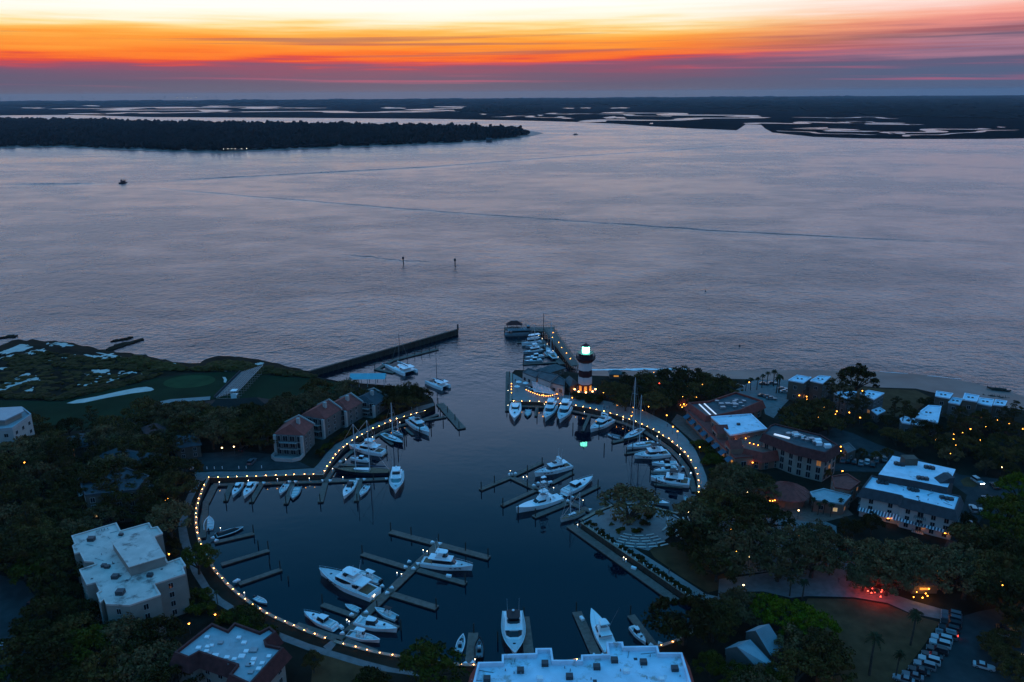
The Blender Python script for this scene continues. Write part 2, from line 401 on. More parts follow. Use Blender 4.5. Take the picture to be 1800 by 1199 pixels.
KEEP = []
def wet_gleam(pts, w):  # white strip along the waterline, the wet edge's bright reflection painted as colour
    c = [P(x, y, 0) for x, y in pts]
    tag(MB().strip([(p.x, p.y - w * random.uniform(.3, 1), .12) for p in c], [(p.x, p.y + w * random.uniform(.3, 1), .10) for p in c]).build('gleam_strip', mat('painted_wet_gleam', (.75, .75, .75), .6, .2, .3)), kind='structure')
wet_gleam([(1040 + 8 * k, 650.2 + .5 * math.sin(k * .9)) for k in range(22)], 1.3)
wet_gleam([(1100 + 9 * k, 648.6 + .4 * math.sin(k * 1.3)) for k in range(13)], .8)
wet_gleam([(1546 + 9 * k, 653 + .85 * k + .5 * math.sin(k)) for k in range(17)], .35)
def gs(name, pts, lift, m):
    if name in ('footpath', 'plaza', 'car_park', 'road', 'parking_lot', 'sand_path', 'shopping_street', 'beach_car_park', 'golf_fairway', 'marsh', 'dune_grass', 'amphitheatre_paving'): KEEP.append(PL(pts, LZ))
    return ssheet(name, PL(pts, LZ), LZ + lift, m)
# left bank
gs('marsh', [(-240, 624), (0, 615), (60, 607), (105, 611), (160, 622), (200, 628), (243, 635), (285, 642), (320, 647), (352, 647), (370, 640), (402, 636), (440, 641), (480, 648), (540, 660), (440, 664), (400, 652), (330, 655), (275, 664), (230, 677), (110, 704), (0, 703), (-200, 700)], .02, M_marsh)
gs('golf_fairway', [(-100, 703), (0, 704), (110, 706), (150, 692), (230, 678), (275, 665), (330, 657), (400, 654), (470, 660), (560, 667), (600, 674), (610, 690), (520, 715), (440, 703), (370, 702), (270, 717), (190, 742), (150, 757), (60, 760), (-100, 764)], .04, M_rough)
gs('putting_green', [(333 + 46 * math.cos(t), 671 - 3.5 * math.cos(t) + 11 * math.sin(t)) for t in [i * math.pi / 14 for i in range(28)]], .06, M_lawn)
gs('sand_bunker', [(117, 709), (135, 703), (170, 697), (205, 689), (240, 682), (257, 680), (267, 682), (271, 685), (265, 687.5), (230, 692), (185, 700), (148, 708), (130, 709.5)], .06, M_sandw)
gs('sand_bunker', [(391, 663), (396, 663), (399, 668), (397, 673), (393, 672), (394, 668)], .06, M_sandw)
gs('sand_path', [(266, 715), (270, 708), (300, 702), (370, 697), (369, 703), (300, 708)], .06, M_concrete)
def ragged(cx, cy, rx, ry, tilt, seed, n=40):
    # uneven outline of a patch of open sand among the marsh grass
    rr = random.Random(seed); ph = [rr.uniform(0, 6.28) for _ in range(5)]; out = []
    for i in range(n):
        t = 2 * math.pi * i / n
        k = 1 + .22 * math.sin(2 * t + ph[0]) + .18 * math.sin(3 * t + ph[1]) + .15 * math.sin(5 * t + ph[2]) + .12 * math.sin(9 * t + ph[3]) + .1 * rr.uniform(-1, 1)
        x = rx * k * math.cos(t); y = ry * k * math.sin(t)
        out.append((cx + x, cy + y - tilt * x))
    return out
for i, a in enumerate([(28, 614, 30, 4.5, .28), (62, 619, 18, 4, .2), (108, 605.5, 18, 2.6, -.05), (12, 628, 9, 3, .3), (22, 675, 30, 7, .35), (40, 663, 13, 4.5, .15), (60, 668, 11, 3, .2), (170, 654, 19, 4.5, .1), (165, 674, 14, 3.5, .15), (205, 664, 24, 3, .35), (255, 645, 22, 2.6, .18),
                         (120, 627, 12, 1.6, .15), (170, 628, 18, 3.2, -.2), (195, 625, 16, 2.2, -.2), (250, 634, 15, 2, -.2), (300, 638.5, 13, 1.4, -.1), (478, 655, 34, 3, -.1), (456, 640, 8, 2.4, -.05), (382, 651, 20, 1.3, -.05), (52, 686, 8, 2, .1), (5, 648, 10, 2, .1), (95, 633, 10, 1.2, .1)]):
    gs('sand_patch', ragged(*a, seed=i), .05, M_sandw)
rsp = random.Random(77)
for (cx, cy, rx, ry) in ((30, 616, 34, 7), (25, 675, 34, 12), (170, 664, 30, 14), (215, 658, 40, 9), (185, 627, 34, 6), (110, 606, 26, 3)):
    for k in range(9):
        gs('sand_patch', ragged(rsp.gauss(cx, rx * .5), rsp.gauss(cy, ry * .45), rsp.uniform(1.5, 5.5), rsp.uniform(.5, 1.2), rsp.uniform(0, .3), 200 + k + int(cx), 14), .045 + .001 * k, M_sandw)
for i, a in enumerate([(215, 607, 30, 3.4, .24), (222, 596, 9, 2.0, .25), (205, 599, 10, 1.3, .2), (15, 592.5, 16, 1.6, .1)]):
    rr = MB(); pts = PL(ragged(*a, seed=50 + i), 0); rr.prism(pts, -.5, .5, [(x * .96 + pts[0][0] * .04, y * .96 + pts[0][1] * .04) for x, y in pts]); tag(rr.build('mud_bank', M_marsh), kind='structure')
gs('footpath', [(340, 831), (380, 829), (450, 829), (552, 823), (560, 815), (573, 798), (590, 781), (625, 762), (658, 744), (700, 729), (738, 714), (762, 708), (764, 713), (745, 720), (700, 734), (658, 750), (628, 767), (600, 786), (586, 801), (575, 817), (567, 832), (450, 836), (368, 837), (352, 850), (338, 878), (331, 900), (328, 927), (333, 951), (340, 975), (352, 1003), (368, 1030), (390, 1052), (412, 1066), (440, 1086), (470, 1102), (500, 1115), (544, 1132), (580, 1143), (640, 1161), (690, 1174),
                (760, 1186), (760, 1192), (680, 1181), (627, 1169), (575, 1153), (540, 1143), (495, 1126), (462, 1111), (430, 1094), (402, 1074), (378, 1060), (356, 1036), (338, 1008), (325, 975), (316, 950), (313, 927), (317, 905), (326, 880), (338, 853), (345, 840)], .03, M_conc_dark)
gs('footpath', [(568, 1137), (582, 1126), (592, 1131), (580, 1146)], .05, M_conc_dark)
gs('dry_lawn', [(570, 1150), (625, 1166), (680, 1180), (670, 1215), (545, 1215), (550, 1170)], .02, M_dry)
gs('car_park', [(300, 800), (420, 793), (500, 800), (548, 822), (450, 827), (380, 827), (330, 829), (250, 850), (240, 835)], .02, M_asphalt)
gs('road', [(-50, 1000), (40, 1020), (70, 1060), (60, 1130), (20, 1230), (-150, 1230), (-150, 1000)], .02, M_asphalt)
# oak point, quay path, lawns on the right
gs('amphitheatre_paving', [(1026, 917), (1056, 900), (1080, 891), (1112, 889), (1155, 897), (1187, 905), (1200, 915), (1175, 945), (1140, 968), (1105, 960), (1080, 950)], .03, M_concrete)
gs('footpath', [(1026, 916), (1036, 913), (1062, 930), (1112, 962), (1150, 986), (1200, 1018), (1240, 1044), (1266, 1050), (1262, 1062), (1225, 1052), (1170, 1013), (1110, 972), (1060, 939)], .035, M_concrete)
gs('dry_lawn', [(1141, 966), (1160, 955), (1200, 955), (1260, 985), (1292, 1010), (1270, 1035), (1245, 1042), (1200, 1015), (1150, 980)], .02, M_dry)
gs('plaza', [(903, 704), (960, 706), (1012, 712), (1073, 725), (1118, 740), (1158, 759), (1190, 782), (1210, 803), (1224, 826), (1226, 866), (1246, 868), (1242, 838), (1232, 812), (1222, 790), (1208, 772), (1194, 758), (1172, 742), (1136, 724), (1100, 714), (1070, 706), (1040, 700), (990, 694), (935, 690), (930, 672), (902, 657), (900, 700)], .03, M_concrete)
gs('shopping_street', [(1190, 728), (1215, 740), (1290, 800), (1310, 830), (1400, 870), (1480, 885), (1500, 905), (1440, 920), (1330, 905), (1290, 850), (1262, 812), (1200, 760), (1180, 742)], .04, M_brick)
gs('sand_path', [(1264, 1018), (1300, 1014), (1342, 1008), (1400, 1000), (1450, 990), (1500, 985), (1515, 1010), (1530, 1030), (1600, 1055), (1660, 1072), (1660, 1090), (1600, 1078), (1560, 1060), (1500, 1050), (1420, 1048), (1390, 1051), (1342, 1040), (1290, 1040), (1262, 1050)], .04, M_conc_dark)
gs('sand_path', [(1290, 905), (1330, 910), (1440, 912), (1470, 925), (1475, 985), (1440, 992), (1380, 1000), (1340, 1006), (1300, 1010), (1320, 960), (1230, 945), (1240, 925)], .03, M_conc_dark)
gs('dry_lawn', [(1420, 1052), (1500, 1053), (1560, 1063), (1600, 1080), (1652, 1094), (1620, 1140), (1590, 1180), (1575, 1215), (1430, 1215), (1445, 1130), (1405, 1085)], .02, M_dry)
gs('parking_lot', [(1662, 1092), (1720, 1075), (1800, 1060), (1900, 1060), (1900, 1240), (1566, 1240), (1595, 1185), (1630, 1140)], .03, M_asphalt)
gs('road', [(1465, 752), (1500, 762), (1540, 780), (1610, 805), (1690, 835), (1760, 842), (1900, 850), (1900, 930), (1790, 925), (1730, 905), (1700, 950), (1680, 975), (1660, 960), (1690, 900), (1700, 870), (1650, 835), (1560, 812), (1490, 790), (1455, 775), (1440, 790), (1460, 815), (1560, 815), (1560, 830), (1450, 828), (1420, 790), (1440, 760)], .03, M_asphalt)
gs('beach_car_park', [(1285, 690), (1325, 668), (1390, 668), (1400, 690), (1375, 715), (1360, 735), (1345, 728), (1340, 705)], .03, M_conc_dark)
gs('road_island', [(1688, 845), (1700, 838), (1716, 841), (1722, 850), (1712, 857), (1694, 855)], .05, M_dry)
gs('dune_grass', [(1445, 675), (1545, 683), (1610, 686), (1640, 700), (1600, 730), (1550, 735), (1540, 710), (1480, 695)], .03, M_dry)

# ---- far shores
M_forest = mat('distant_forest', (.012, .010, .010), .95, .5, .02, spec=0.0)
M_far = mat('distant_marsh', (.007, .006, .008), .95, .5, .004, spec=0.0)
def far_land(name, pts, z, m, back=None):
    return ssheet(name, PL(pts, 0) + (back or []), z, m)
ISLE = [(-300, 263), (0, 261), (100, 258.5), (200, 263.5), (300, 267), (380, 269.5), (460, 266), (525, 263), (600, 260), (700, 257), (795, 253.5), (860, 248.5), (900, 245), (935, 239), (955, 234), (930, 230), (885, 227), (780, 225), (650, 222.5), (550, 221), (400, 218.5), (260, 216), (150, 213), (0, 211), (-300, 211)]
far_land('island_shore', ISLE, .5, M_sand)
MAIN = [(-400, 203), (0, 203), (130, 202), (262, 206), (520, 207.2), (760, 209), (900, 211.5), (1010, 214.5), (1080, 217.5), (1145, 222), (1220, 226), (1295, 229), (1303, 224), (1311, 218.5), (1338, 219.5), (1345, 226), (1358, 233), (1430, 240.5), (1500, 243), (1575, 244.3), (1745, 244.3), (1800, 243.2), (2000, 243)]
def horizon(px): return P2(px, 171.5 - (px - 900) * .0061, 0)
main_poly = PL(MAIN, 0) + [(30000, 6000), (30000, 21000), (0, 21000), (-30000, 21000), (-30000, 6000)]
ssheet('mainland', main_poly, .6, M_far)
def creek(pts, w):
    # a tidal creek: centre line in pixels with a width in metres
    w = w * .75; c0 = [Vector(P2(x, y, 0)) for x, y in pts]; c = []; L = []; Rr = []; ph = random.uniform(0, 6)
    for a, b in zip(c0[:-1], c0[1:]):
        d = (b - a).normalized(); n = Vector((-d.y, d.x))
        for k in range(6): c.append(a.lerp(b, k / 6) + n * w * .9 * math.sin(ph + len(c) * .75))
    c.append(c0[-1])
    for i in range(len(c)):
        d = (c[min(i + 1, len(c) - 1)] - c[max(i - 1, 0)]).normalized(); n = Vector((-d.y, d.x))
        k = w * (.25 if i in (0, len(c) - 1) else random.uniform(.7, 1.3)) / 2
        L.append((c[i].x + n.x * k, c[i].y + n.y * k, 1.0)); Rr.append((c[i].x - n.x * k, c[i].y - n.y * k, 1.0))
    tag(MB().strip(L, Rr).build('creek', WATER), kind='structure')
def pool(x, y, rx, ry, seed):
    pts = [P2(a, b, 0) for a, b in ragged(x, y, rx, ry, 0, seed, 26)]
    ssheet('tidal_pool', pts, 1.0, WATER)
creek([(1320, 218.3), (1380, 216.8), (1440, 215.8), (1495, 215.2), (1527, 216), (1560, 217.6), (1592, 220)], 110)
creek([(1415, 225), (1440, 226.5), (1475, 229.5), (1517, 232.3)], 90)
creek([(1563, 235), (1600, 233.3), (1655, 228.6), (1722, 226)], 75)
creek([(1085, 197.2), (1150, 199.8), (1230, 202.2), (1318, 206)], 220)
creek([(1012, 214), (1120, 211.5), (1250, 209), (1320, 206)], 170)
creek([(1670, 184.3), (1720, 183.8), (1850, 183.3)], 900)
creek([(120, 190.4), (180, 191.2), (260, 193.5), (400, 195.5), (560, 197), (700, 197), (790, 195)], 330)
creek([(130, 200.5), (200, 199.2), (280, 198.2), (420, 197.4)], 260)
creek([(220, 189.5), (320, 189.3), (420, 189), (575, 190)], 500)
creek([(960, 199), (1000, 201), (1060, 200), (1100, 202.5), (1180, 205)], 90)
creek([(860, 206), (920, 204), (960, 207), (1010, 209)], 70)
creek([(1400, 206), (1460, 208), (1520, 206), (1580, 209)], 50)
creek([(1580, 240), (1620, 237.5), (1680, 236), (1720, 231), (1790, 229)], 30)
creek([(1370, 230), (1420, 233), (1470, 236), (1540, 237)], 30)
creek([(740, 198), (760, 194), (800, 190), (820, 187)], 330)
for i, a in enumerate([(1080, 207, 16, 2.0), (690, 190, 19, 1.1), (505, 190.2, 30, .9), (850, 201, 6, .7), (985, 206, 8, 1.0), (950, 203, 6, .8), (1090, 190, 14, .9), (1030, 190, 8, .7), (1605, 219.5, 5, .8), (1567, 234.8, 5, 1.2), (1510, 215, 22, 1.6), (380, 187, 25, .8), (60, 190, 18, .8), (1000, 190.5, 10, .6), (160, 186, 14, .8), (1760, 224, 8, .5), (1145, 217.5, 4, .8)]):
    pool(*a, seed=90 + i)

def forest(name, poly, count, h0, h1, r0, r1, m, zb=.5, seed=1, groups=True):
    # a far wood that reads as one mass: low lumpy crowns scattered over the outline
    rr = random.Random(seed); xs = [p[0] for p in poly]; ys = [p[1] for p in poly]; pts = []
    n = len(poly)
    def inside(x, y):
        c = False; j = n - 1
        for i in range(n):
            if (poly[i][1] > y) != (poly[j][1] > y) and x < (poly[j][0] - poly[i][0]) * (y - poly[i][1]) / (poly[j][1] - poly[i][1]) + poly[i][0]: c = not c
            j = i
        return c
    x0, x1, y0, y1 = min(xs), max(xs), min(ys), max(ys)
    tries = 0
    while len(pts) < count and tries < count * 12:
        tries += 1
        x = rr.uniform(x0, x1); y = rr.uniform(y0, y1)
        if inside(x, y): pts.append((x, y))
    g = (1 + 5 ** .5) / 2
    ico = np.array([(-1, g, 0), (1, g, 0), (-1, -g, 0), (1, -g, 0), (0, -1, g), (0, 1, g), (0, -1, -g), (0, 1, -g), (g, 0, -1), (g, 0, 1), (-g, 0, -1), (-g, 0, 1)]) / math.sqrt(1 + g * g)
    icf = np.array([(0, 11, 5), (0, 5, 1), (0, 1, 7), (0, 7, 10), (0, 10, 11), (1, 5, 9), (5, 11, 4), (11, 10, 2), (10, 7, 6), (7, 1, 8), (3, 9, 4), (3, 4, 2), (3, 2, 6), (3, 6, 8), (3, 8, 9), (4, 9, 5), (2, 4, 11), (6, 2, 10), (8, 6, 7), (9, 8, 1)])
    rs = np.random.RandomState(seed); N = len(pts); pa = np.array(pts)
    r = rs.uniform(r0, r1, N); k_ = 6.28 / (r1 * 14); h = rs.uniform(h0, h1, N) * (.86 + .22 * np.sin(pa[:, 0] * k_) * np.cos(pa[:, 1] * k_ * .7 + 1) + .16 * np.sin(pa[:, 0] * k_ * 2.3 + pa[:, 1] * k_ * 1.7))
    a = rs.uniform(0, 6.28, N); ca, sa = np.cos(a), np.sin(a)
    V = np.zeros((N, 12, 3)); jit = rs.uniform(.75, 1.25, (N, 12, 1)); b = ico[None] * jit
    V[:, :, 0] = (b[:, :, 0] * ca[:, None] - b[:, :, 1] * sa[:, None]) * r[:, None] + pa[:, 0:1]
    V[:, :, 1] = (b[:, :, 0] * sa[:, None] + b[:, :, 1] * ca[:, None]) * r[:, None] + pa[:, 1:2]
    V[:, :, 2] = b[:, :, 2] * (h[:, None] * .5) + h[:, None] * .52 + zb
    Fc = icf[None] + (np.arange(N) * 12)[:, None, None]
    me = bpy.data.meshes.new(name); me.from_pydata(V.reshape(-1, 3).tolist(), [], Fc.reshape(-1, 3).tolist()); me.materials.append(m)
    o = bpy.data.objects.new(name, me); COL.objects.link(o)
    return o
isle_in = PL([(-300, 260.5), (0, 259), (100, 256.5), (200, 261.5), (380, 266.5), (460, 263.5), (525, 260.5), (600, 258), (700, 254.5), (795, 251), (860, 246), (900, 242.5), (930, 237.5), (900, 230), (780, 227), (650, 224.5), (550, 223), (400, 220.5), (260, 218), (150, 215), (0, 213), (-300, 213)], 0)
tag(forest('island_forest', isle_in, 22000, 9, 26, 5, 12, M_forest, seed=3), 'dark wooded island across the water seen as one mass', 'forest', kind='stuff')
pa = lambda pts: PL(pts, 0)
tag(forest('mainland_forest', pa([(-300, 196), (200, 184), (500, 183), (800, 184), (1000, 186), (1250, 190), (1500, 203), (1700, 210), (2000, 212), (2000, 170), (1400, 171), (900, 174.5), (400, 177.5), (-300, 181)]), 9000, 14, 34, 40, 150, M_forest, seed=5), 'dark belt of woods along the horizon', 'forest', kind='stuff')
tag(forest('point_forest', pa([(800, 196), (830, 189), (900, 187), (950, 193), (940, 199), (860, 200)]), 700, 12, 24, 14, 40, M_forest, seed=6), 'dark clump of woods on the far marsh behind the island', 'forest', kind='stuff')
# ================================================================== docks, pier, breakwater
M_pile = mat('piling_timber', (.040, .034, .028), .85, .3, 1.2)
M_white = mat('white_plastic', (.72, .72, .72), .5, .06, 1.0)
M_metal = mat('grey_metal', (.30, .30, .31), .4, .1, 1.0, metal=.6)
M_dkmetal = mat('dark_metal', (.05, .05, .055), .5, .1, 1.0)
DZ = .55
DECKS = MB
def dock(label, segs, piles=(), z=DZ):
    # segs: (pixel a, pixel b, width in metres); piles: pixels at the water line, optional height
    c = P(*segs[0][0], z); c = Vector((c.x, c.y, 0))
    t = thing('floating_dock', label, 'dock', c)
    for i, (a, b, w) in enumerate(segs):
        p, q = P(*a, z), P(*b, z); zz = z - .012 * (i % 4)
        L = (q - p).length; d = (q - p).normalized()
        n = max(1, round(L / 6.0))
        # each finger is a row of deck panels with open joints over a darker float
        for k in range(n):
            u, v = p + d * (L * k / n + (.04 if k else 0)), p + d * (L * (k + 1) / n - (.04 if k < n - 1 else 0))
            MB().obox(u, v, w, zz - .16, zz).build('deck_panel', M_deck, t, c)
        MB().obox(p, q, w - .2, -.3, zz - .16, -.1).build('float', M_timber, t, c)
    for pl in piles:
        p = P(pl[0], pl[1], 0); h = pl[2] if len(pl) > 2 else 3.4
        mb = MB(); mb.tube((p.x, p.y, -1), (p.x, p.y, h), .2, .17, 8); mb.build('piling', M_pile, t, c)
    return t
dock('long floating dock with many fingers holding the largest white yacht',
     [((770.6, 956), (597, 1124), 2.6), ((686, 934), (860, 980), 2.4), ((636, 973), (722, 999), 2.0), ((734.5, 1001), (819, 1025), 2.0), ((687, 1043), (768, 1068), 2.2), ((566, 1062), (626, 1083), 1.8), ((640, 1080), (700, 1103), 1.4), ((520, 1098), (592, 1122), 2.4), ((602, 1124), (660, 1146), 2.0)],
     [(687, 935), (723, 943), (818.5, 970), (858, 981), (637, 975), (818, 1027), (767, 1070), (567, 1063), (663, 1070, 2.6), (705, 1108), (753, 978, 2.6), (771, 955)])
dock('angled floating dock with five fingers reaching from the oak point to the flybridge yacht',
     [((898, 838), (940, 858), 2.2), ((938, 857), (998, 883), 2.2), ((996, 882), (1042, 899), 2.2), ((844, 860), (898, 838), 1.8), ((898, 838), (954, 812), 1.8), ((882, 888), (944, 860), 1.8), ((938, 908), (998, 884), 2.2), ((969, 849), (1007, 830), 1.8), ((1011, 874), (1053, 853), 1.8)],
     [(846, 862), (869, 851), (927, 832), (953, 818), (884, 891), (941, 910), (1006, 838), (1051, 858), (898, 838, 2.6), (927, 858, 2.6), (1026, 890, 2.6), (911, 903)])
dock('straight floating dock along the quay wall below the footpath', [((1002, 923), (1190, 1057), 3.0), ((1021, 915), (1052, 898), 2.2)], [(1010, 925, 2.4), (1075, 970, 2.4), (1130, 1010, 2.4), (1183, 1048, 2.4)])
dock('short floating finger with a white boat and a dark boat on its two sides', [((832, 1112), (826, 1167), 2.6)], [(833, 1115)])
dock('floating finger beside the large flybridge yacht seen from above', [((922, 1084), (931, 1158), 2.6)], [(921, 1086)])
dock('floating finger with a white chest beside the bare white sportfishing boat', [((1014, 1075), (1050, 1156), 2.6)], [(1013, 1077)])
dock('floating finger beside the small hardtop boat by the dark oak', [((1109, 1081), (1152, 1138), 2.2)], [(1108, 1083)])
dock('floating finger with a dark covered motorboat along it', [((377, 953), (447, 937), 1.8)], [(446, 939), (454, 960, 2.0)])
dock('empty narrow floating finger off the lamp lit curve', [((389, 992), (473, 966.5), 1.8)], [(472, 968), (474, 992, 1.8)])
dock('empty floating finger ending in a piling below the covered boat', [((420, 1026), (495, 1000), 1.8)], [(493, 1003), (507, 1022, 1.8)])
dock('floating dock with short fingers under the straight lamp lit wall',
     [((374, 852), (568, 846), 2.0), ((568, 846), (684, 841), 2.0), ((406, 851), (396, 880), 1.7), ((460, 850), (441, 882), 1.7), ((515, 848), (502, 885), 1.7), ((572, 847), (563, 882), 2.0), ((633, 844), (626, 880), 1.7), ((378, 852), (362, 884), 2.4), ((362, 880), (356, 945), 2.0)],
     [(397, 883), (443, 885), (503, 887), (563, 884), (628, 884), (684, 843), (657, 846), (570, 850, 2.6), (697, 838)])
dock('curved floating dock under the lamps beside the townhouses',
     [((572, 846), (590, 819), 1.8), ((590, 820), (613, 797), 1.8), ((612, 798), (641, 776), 1.8), ((640, 777), (671, 760), 1.8), ((670, 760), (702, 748), 1.8), ((700, 749), (742, 737), 1.8), ((740, 738), (770, 728), 1.8), ((597, 816), (652, 819), 1.6), ((743, 739), (784, 732), 1.6), ((773, 709), (812, 753), 3.6), ((668, 764), (690, 781), 1.4), ((712, 752), (726, 764), 1.2)],
     [(770, 712), (787, 727), (800, 741), (807, 754), (779, 741), (758, 755), (711, 778), (680, 797), (654, 822), (774, 728, 3), (714, 772)])
dock('curved floating dock with pilings below the lamps in front of the lighthouse and shops',
     [((903, 713), (960, 715), 2.0), ((959, 715), (1012, 723), 2.0), ((1010, 723), (1062, 734), 2.0), ((1060, 734), (1102, 745), 2.0), ((1100, 745), (1137, 760), 2.0), ((1135, 760), (1160, 776), 2.0), ((1158, 775), (1178, 789), 2.0), ((1176, 788), (1196, 807), 2.0), ((1194, 806), (1209, 825), 2.0), ((1208, 824), (1217, 847), 2.0), ((1216, 846), (1221, 864), 2.0),
      ((1076, 777), (1129, 765), 1.8), ((944, 716), (942, 731), 1.4), ((1036, 730), (1024, 757), 1.4), ((1098, 797), (1142, 791), 1.2), ((1143, 829), (1180, 832), 1.4), ((1150, 851), (1200, 856), 1.4)],
     [(1076, 780), (1101, 800), (944, 733), (979, 737), (1023, 762), (1053, 760), (1143, 833), (1153, 855), (1112, 790), (1212, 836, 2.8), (1060, 752)])
dock('narrow floating dock on the channel side of the lighthouse quay', [((893, 653), (892, 722), 2.2)], [(896, 664), (905, 662), (893, 685, 2.6), (891, 724, 2.6)])
dock('floating dock with several fingers full of boats beside the pier', [((950, 597), (988, 640), 3.2), ((909, 602), (950, 600), 1.6), ((919, 640), (984, 636), 1.6), ((922, 617), (962, 614), 1.4), ((920, 628), (972, 626), 1.4)],
     [(911, 603), (921, 620), (921, 632), (920, 642), (945, 600), (955, 613)])
dock('small floating dock with the catamaran inside the breakwater', [((659, 648), (692, 655), 2.2), ((690, 633), (769, 613), 2.6), ((660, 650), (690, 633), 2.2)],
     [(659, 651), (690, 634), (703, 633), (716, 629), (729, 625), (741, 622), (755, 619), (766, 615)])
for i, (x, y) in enumerate([(875, 1128), (700, 800), (738, 762), (1062, 792), (1007, 755)]):
    p = P(x, y, 0); mb = MB(); mb.tube((p.x, p.y, -1), (p.x, p.y, 3.0), .2, .17, 8); mb.tube((p.x, p.y, 3.0), (p.x, p.y, 3.3), .18, .02, 8)
    tag(mb.build('mooring_piling', M_pile, origin=(p.x, p.y, 0)), 'lone timber mooring piling standing in the water between docks', 'piling', 'lone mooring pilings')

# white dock boxes and corner gussets
def make_box():
    t = thing('dock_box', '', 'dock box')
    MB().box(-.75, .75, -.4, .4, 0, .6).build('chest', M_white, t)
    MB().prism([(-.8, -.45), (.8, -.45), (.8, .45), (-.8, .45)], .6, .72, [(-.7, -.3), (.7, -.3), (.7, .3), (-.7, .3)]).build('lid', M_white, t)
    return t
def make_gusset():
    t = thing('dock_box', '', 'dock box')
    MB().prism([(-.9, -.6), (.9, -.6), (.0, .8)], 0, .62).build('chest', M_white, t)
    MB().prism([(-1., -.66), (1., -.66), (.0, .9)], .62, .72).build('lid', M_white, t)
    return t
bx, gu = make_box(), make_gusset()
for k, (x, y, r) in enumerate([(712, 998, 2.6), (719, 988, .3), (735, 992, -1), (727, 1000, 0), (664, 1037, 1.2), (672, 1031, 0), (689, 1034, 0), (680, 1043, .4), (618, 1081, .2), (644, 1077, 0), (634, 1086, 0), (602, 1114, 0), (760, 954, .2), (773, 957, 2.9),
                                (418, 1021, .6), (414, 1023, 0), (380, 951, .6), (375, 946, 0), (451, 850, 3), (463, 850, 3), (508, 848, 3), (519, 848, 3), (567, 846, 3), (580, 846, 3), (628, 844, 3), (640, 844, 3), (679, 843, 3), (818, 1167, 0), (831, 1166, 0), (1044, 1153, 0), (1059, 1153, 0), (1144, 1135, 0), (1159, 1132, .3),
                                (938, 854, 0), (946, 850, 0), (986, 873, .3), (998, 881, 0), (1006, 875, 0), (1037, 897, .8), (1210, 843, .3), (598, 812, .4), (1200, 822, 0), (906, 833, 0)]):
    p = P(x, y, DZ); place(gu, USED, (p.x, p.y, DZ), r, .7, 'white three cornered dock box where a finger meets the dock', 'white corner dock boxes')
for k, (x, y, r) in enumerate([(600, 1104, -.8), (1023, 1089, -1.2), (789, 1014, -.3), (1114, 1000, -.6), (385, 1035, 0), (897, 835, .5), (967, 849, .5), (1214, 834, 1.3)]):
    p = P(x, y, DZ + .01); place(bx, USED, (p.x, p.y, DZ + .01), r, 1.0, 'long white dock box lying on a floating dock', 'long white dock boxes')

# breakwater of close set timber piles
bc = P(545, 663, 0); be = P(805, 588, 0); bd = (be - bc); bl = bd.length; bd.normalize()
bw = thing('breakwater', 'long dark timber pile breakwater running out to the harbour mouth', 'breakwater', (bc.x, bc.y, 0))
MB().obox(bc, be, .7, -1.5, 3.0).build('wall', M_timber, bw, bc)
MB().obox(bc, be, 1.5, 3.0, 3.25, .3).build('walkway_cap', M_timber, bw, bc)
nrm = Vector((-bd.y, bd.x, 0))
for i in range(int(bl / 3.0)):
    for sgn in (1, -1):
        p = bc + bd * (i * 3.0 + .8) + nrm * sgn * .62
        mb = MB(); mb.tube((p.x + nrm.x * sgn * .9, p.y + nrm.y * sgn * .9, -1.5), (p.x, p.y, 2.9), .24, .2, 6); mb.build('piling', M_pile, bw, bc)
mb = MB(); mb.tube(be + Vector((0, 0, 3.2)), be + Vector((0, 0, 5.6)), .55, .45, 8); mb.ball(be + Vector((0, 0, 5.9)), .5); mb.build('beacon', M_dkmetal, bw, bc)

# pier with an L-shaped head
def rail(mb, a, b, z, step=2.5, h=1.1):
    d = Vector(b) - Vector(a); L = d.length; n = max(1, int(L / step)); d.normalize()
    for i in range(n + 1):
        q = Vector(a) + d * L * i / n; mb.tube((q.x, q.y, z), (q.x, q.y, z + h), .06, .06, 4)
    for hh in (h, h * .55): mb.tube((a[0], a[1], z + hh), (b[0], b[1], z + hh), .06, .06, 4)
PZ = 3.0
pc = P(1008, 645, PZ); pc.z = 0
pr = thing('pier', 'timber pier with railings and an angled head beyond the lighthouse', 'pier', pc)
L1, L2 = P(955.5, 580, PZ), P(1003, 643, PZ); R1, R2 = P(974, 580, PZ), P(1018, 641, PZ)
MB().prism([L1, L2, R2, R1], PZ - .35, PZ).build('deck', M_deck, pr, pc)
H = [P(887, 575, PZ), P(887, 580.5, PZ), P(956, 582, PZ), P(975, 582, PZ), P(975, 574.5, PZ), P(955, 575, PZ)]
MB().prism(H, PZ - .37, PZ - .02).build('head_deck', M_deck, pr, pc)
mb = MB(); rail(mb, L1, L2, PZ); rail(mb, R1, R2, PZ); rail(mb, H[0], H[5], PZ); rail(mb, H[5], H[4], PZ); rail(mb, H[4], R1, PZ); rail(mb, H[1], H[2], PZ); mb.build('railing', M_timber, pr, pc)
for i in range(16):
    f = i / 15
    for a, b in ((L1, L2), (R1, R2)):
        q = a.lerp(b, f); mb = MB(); mb.tube((q.x, q.y, -1.5), (q.x, q.y, PZ - .3), .28, .28, 6); mb.build('piling', M_pile, pr, pc)
for i in range(9):
    for a, b in ((H[0], H[5]), (H[1], H[2])):
        q = a.lerp(b, i / 8); mb = MB(); mb.tube((q.x, q.y, -1.5), (q.x, q.y, PZ - .3), .28, .28, 6); mb.build('piling', M_pile, pr, pc)
for f in (.12, .3, .48, .66, .84):
    q = R1.lerp(R2, f); mb = MB(); mb.tube((q.x, q.y, PZ), (q.x, q.y, PZ + 5), .08, .06, 5); mb.build('flagpole', M_dkmetal, pr, pc)
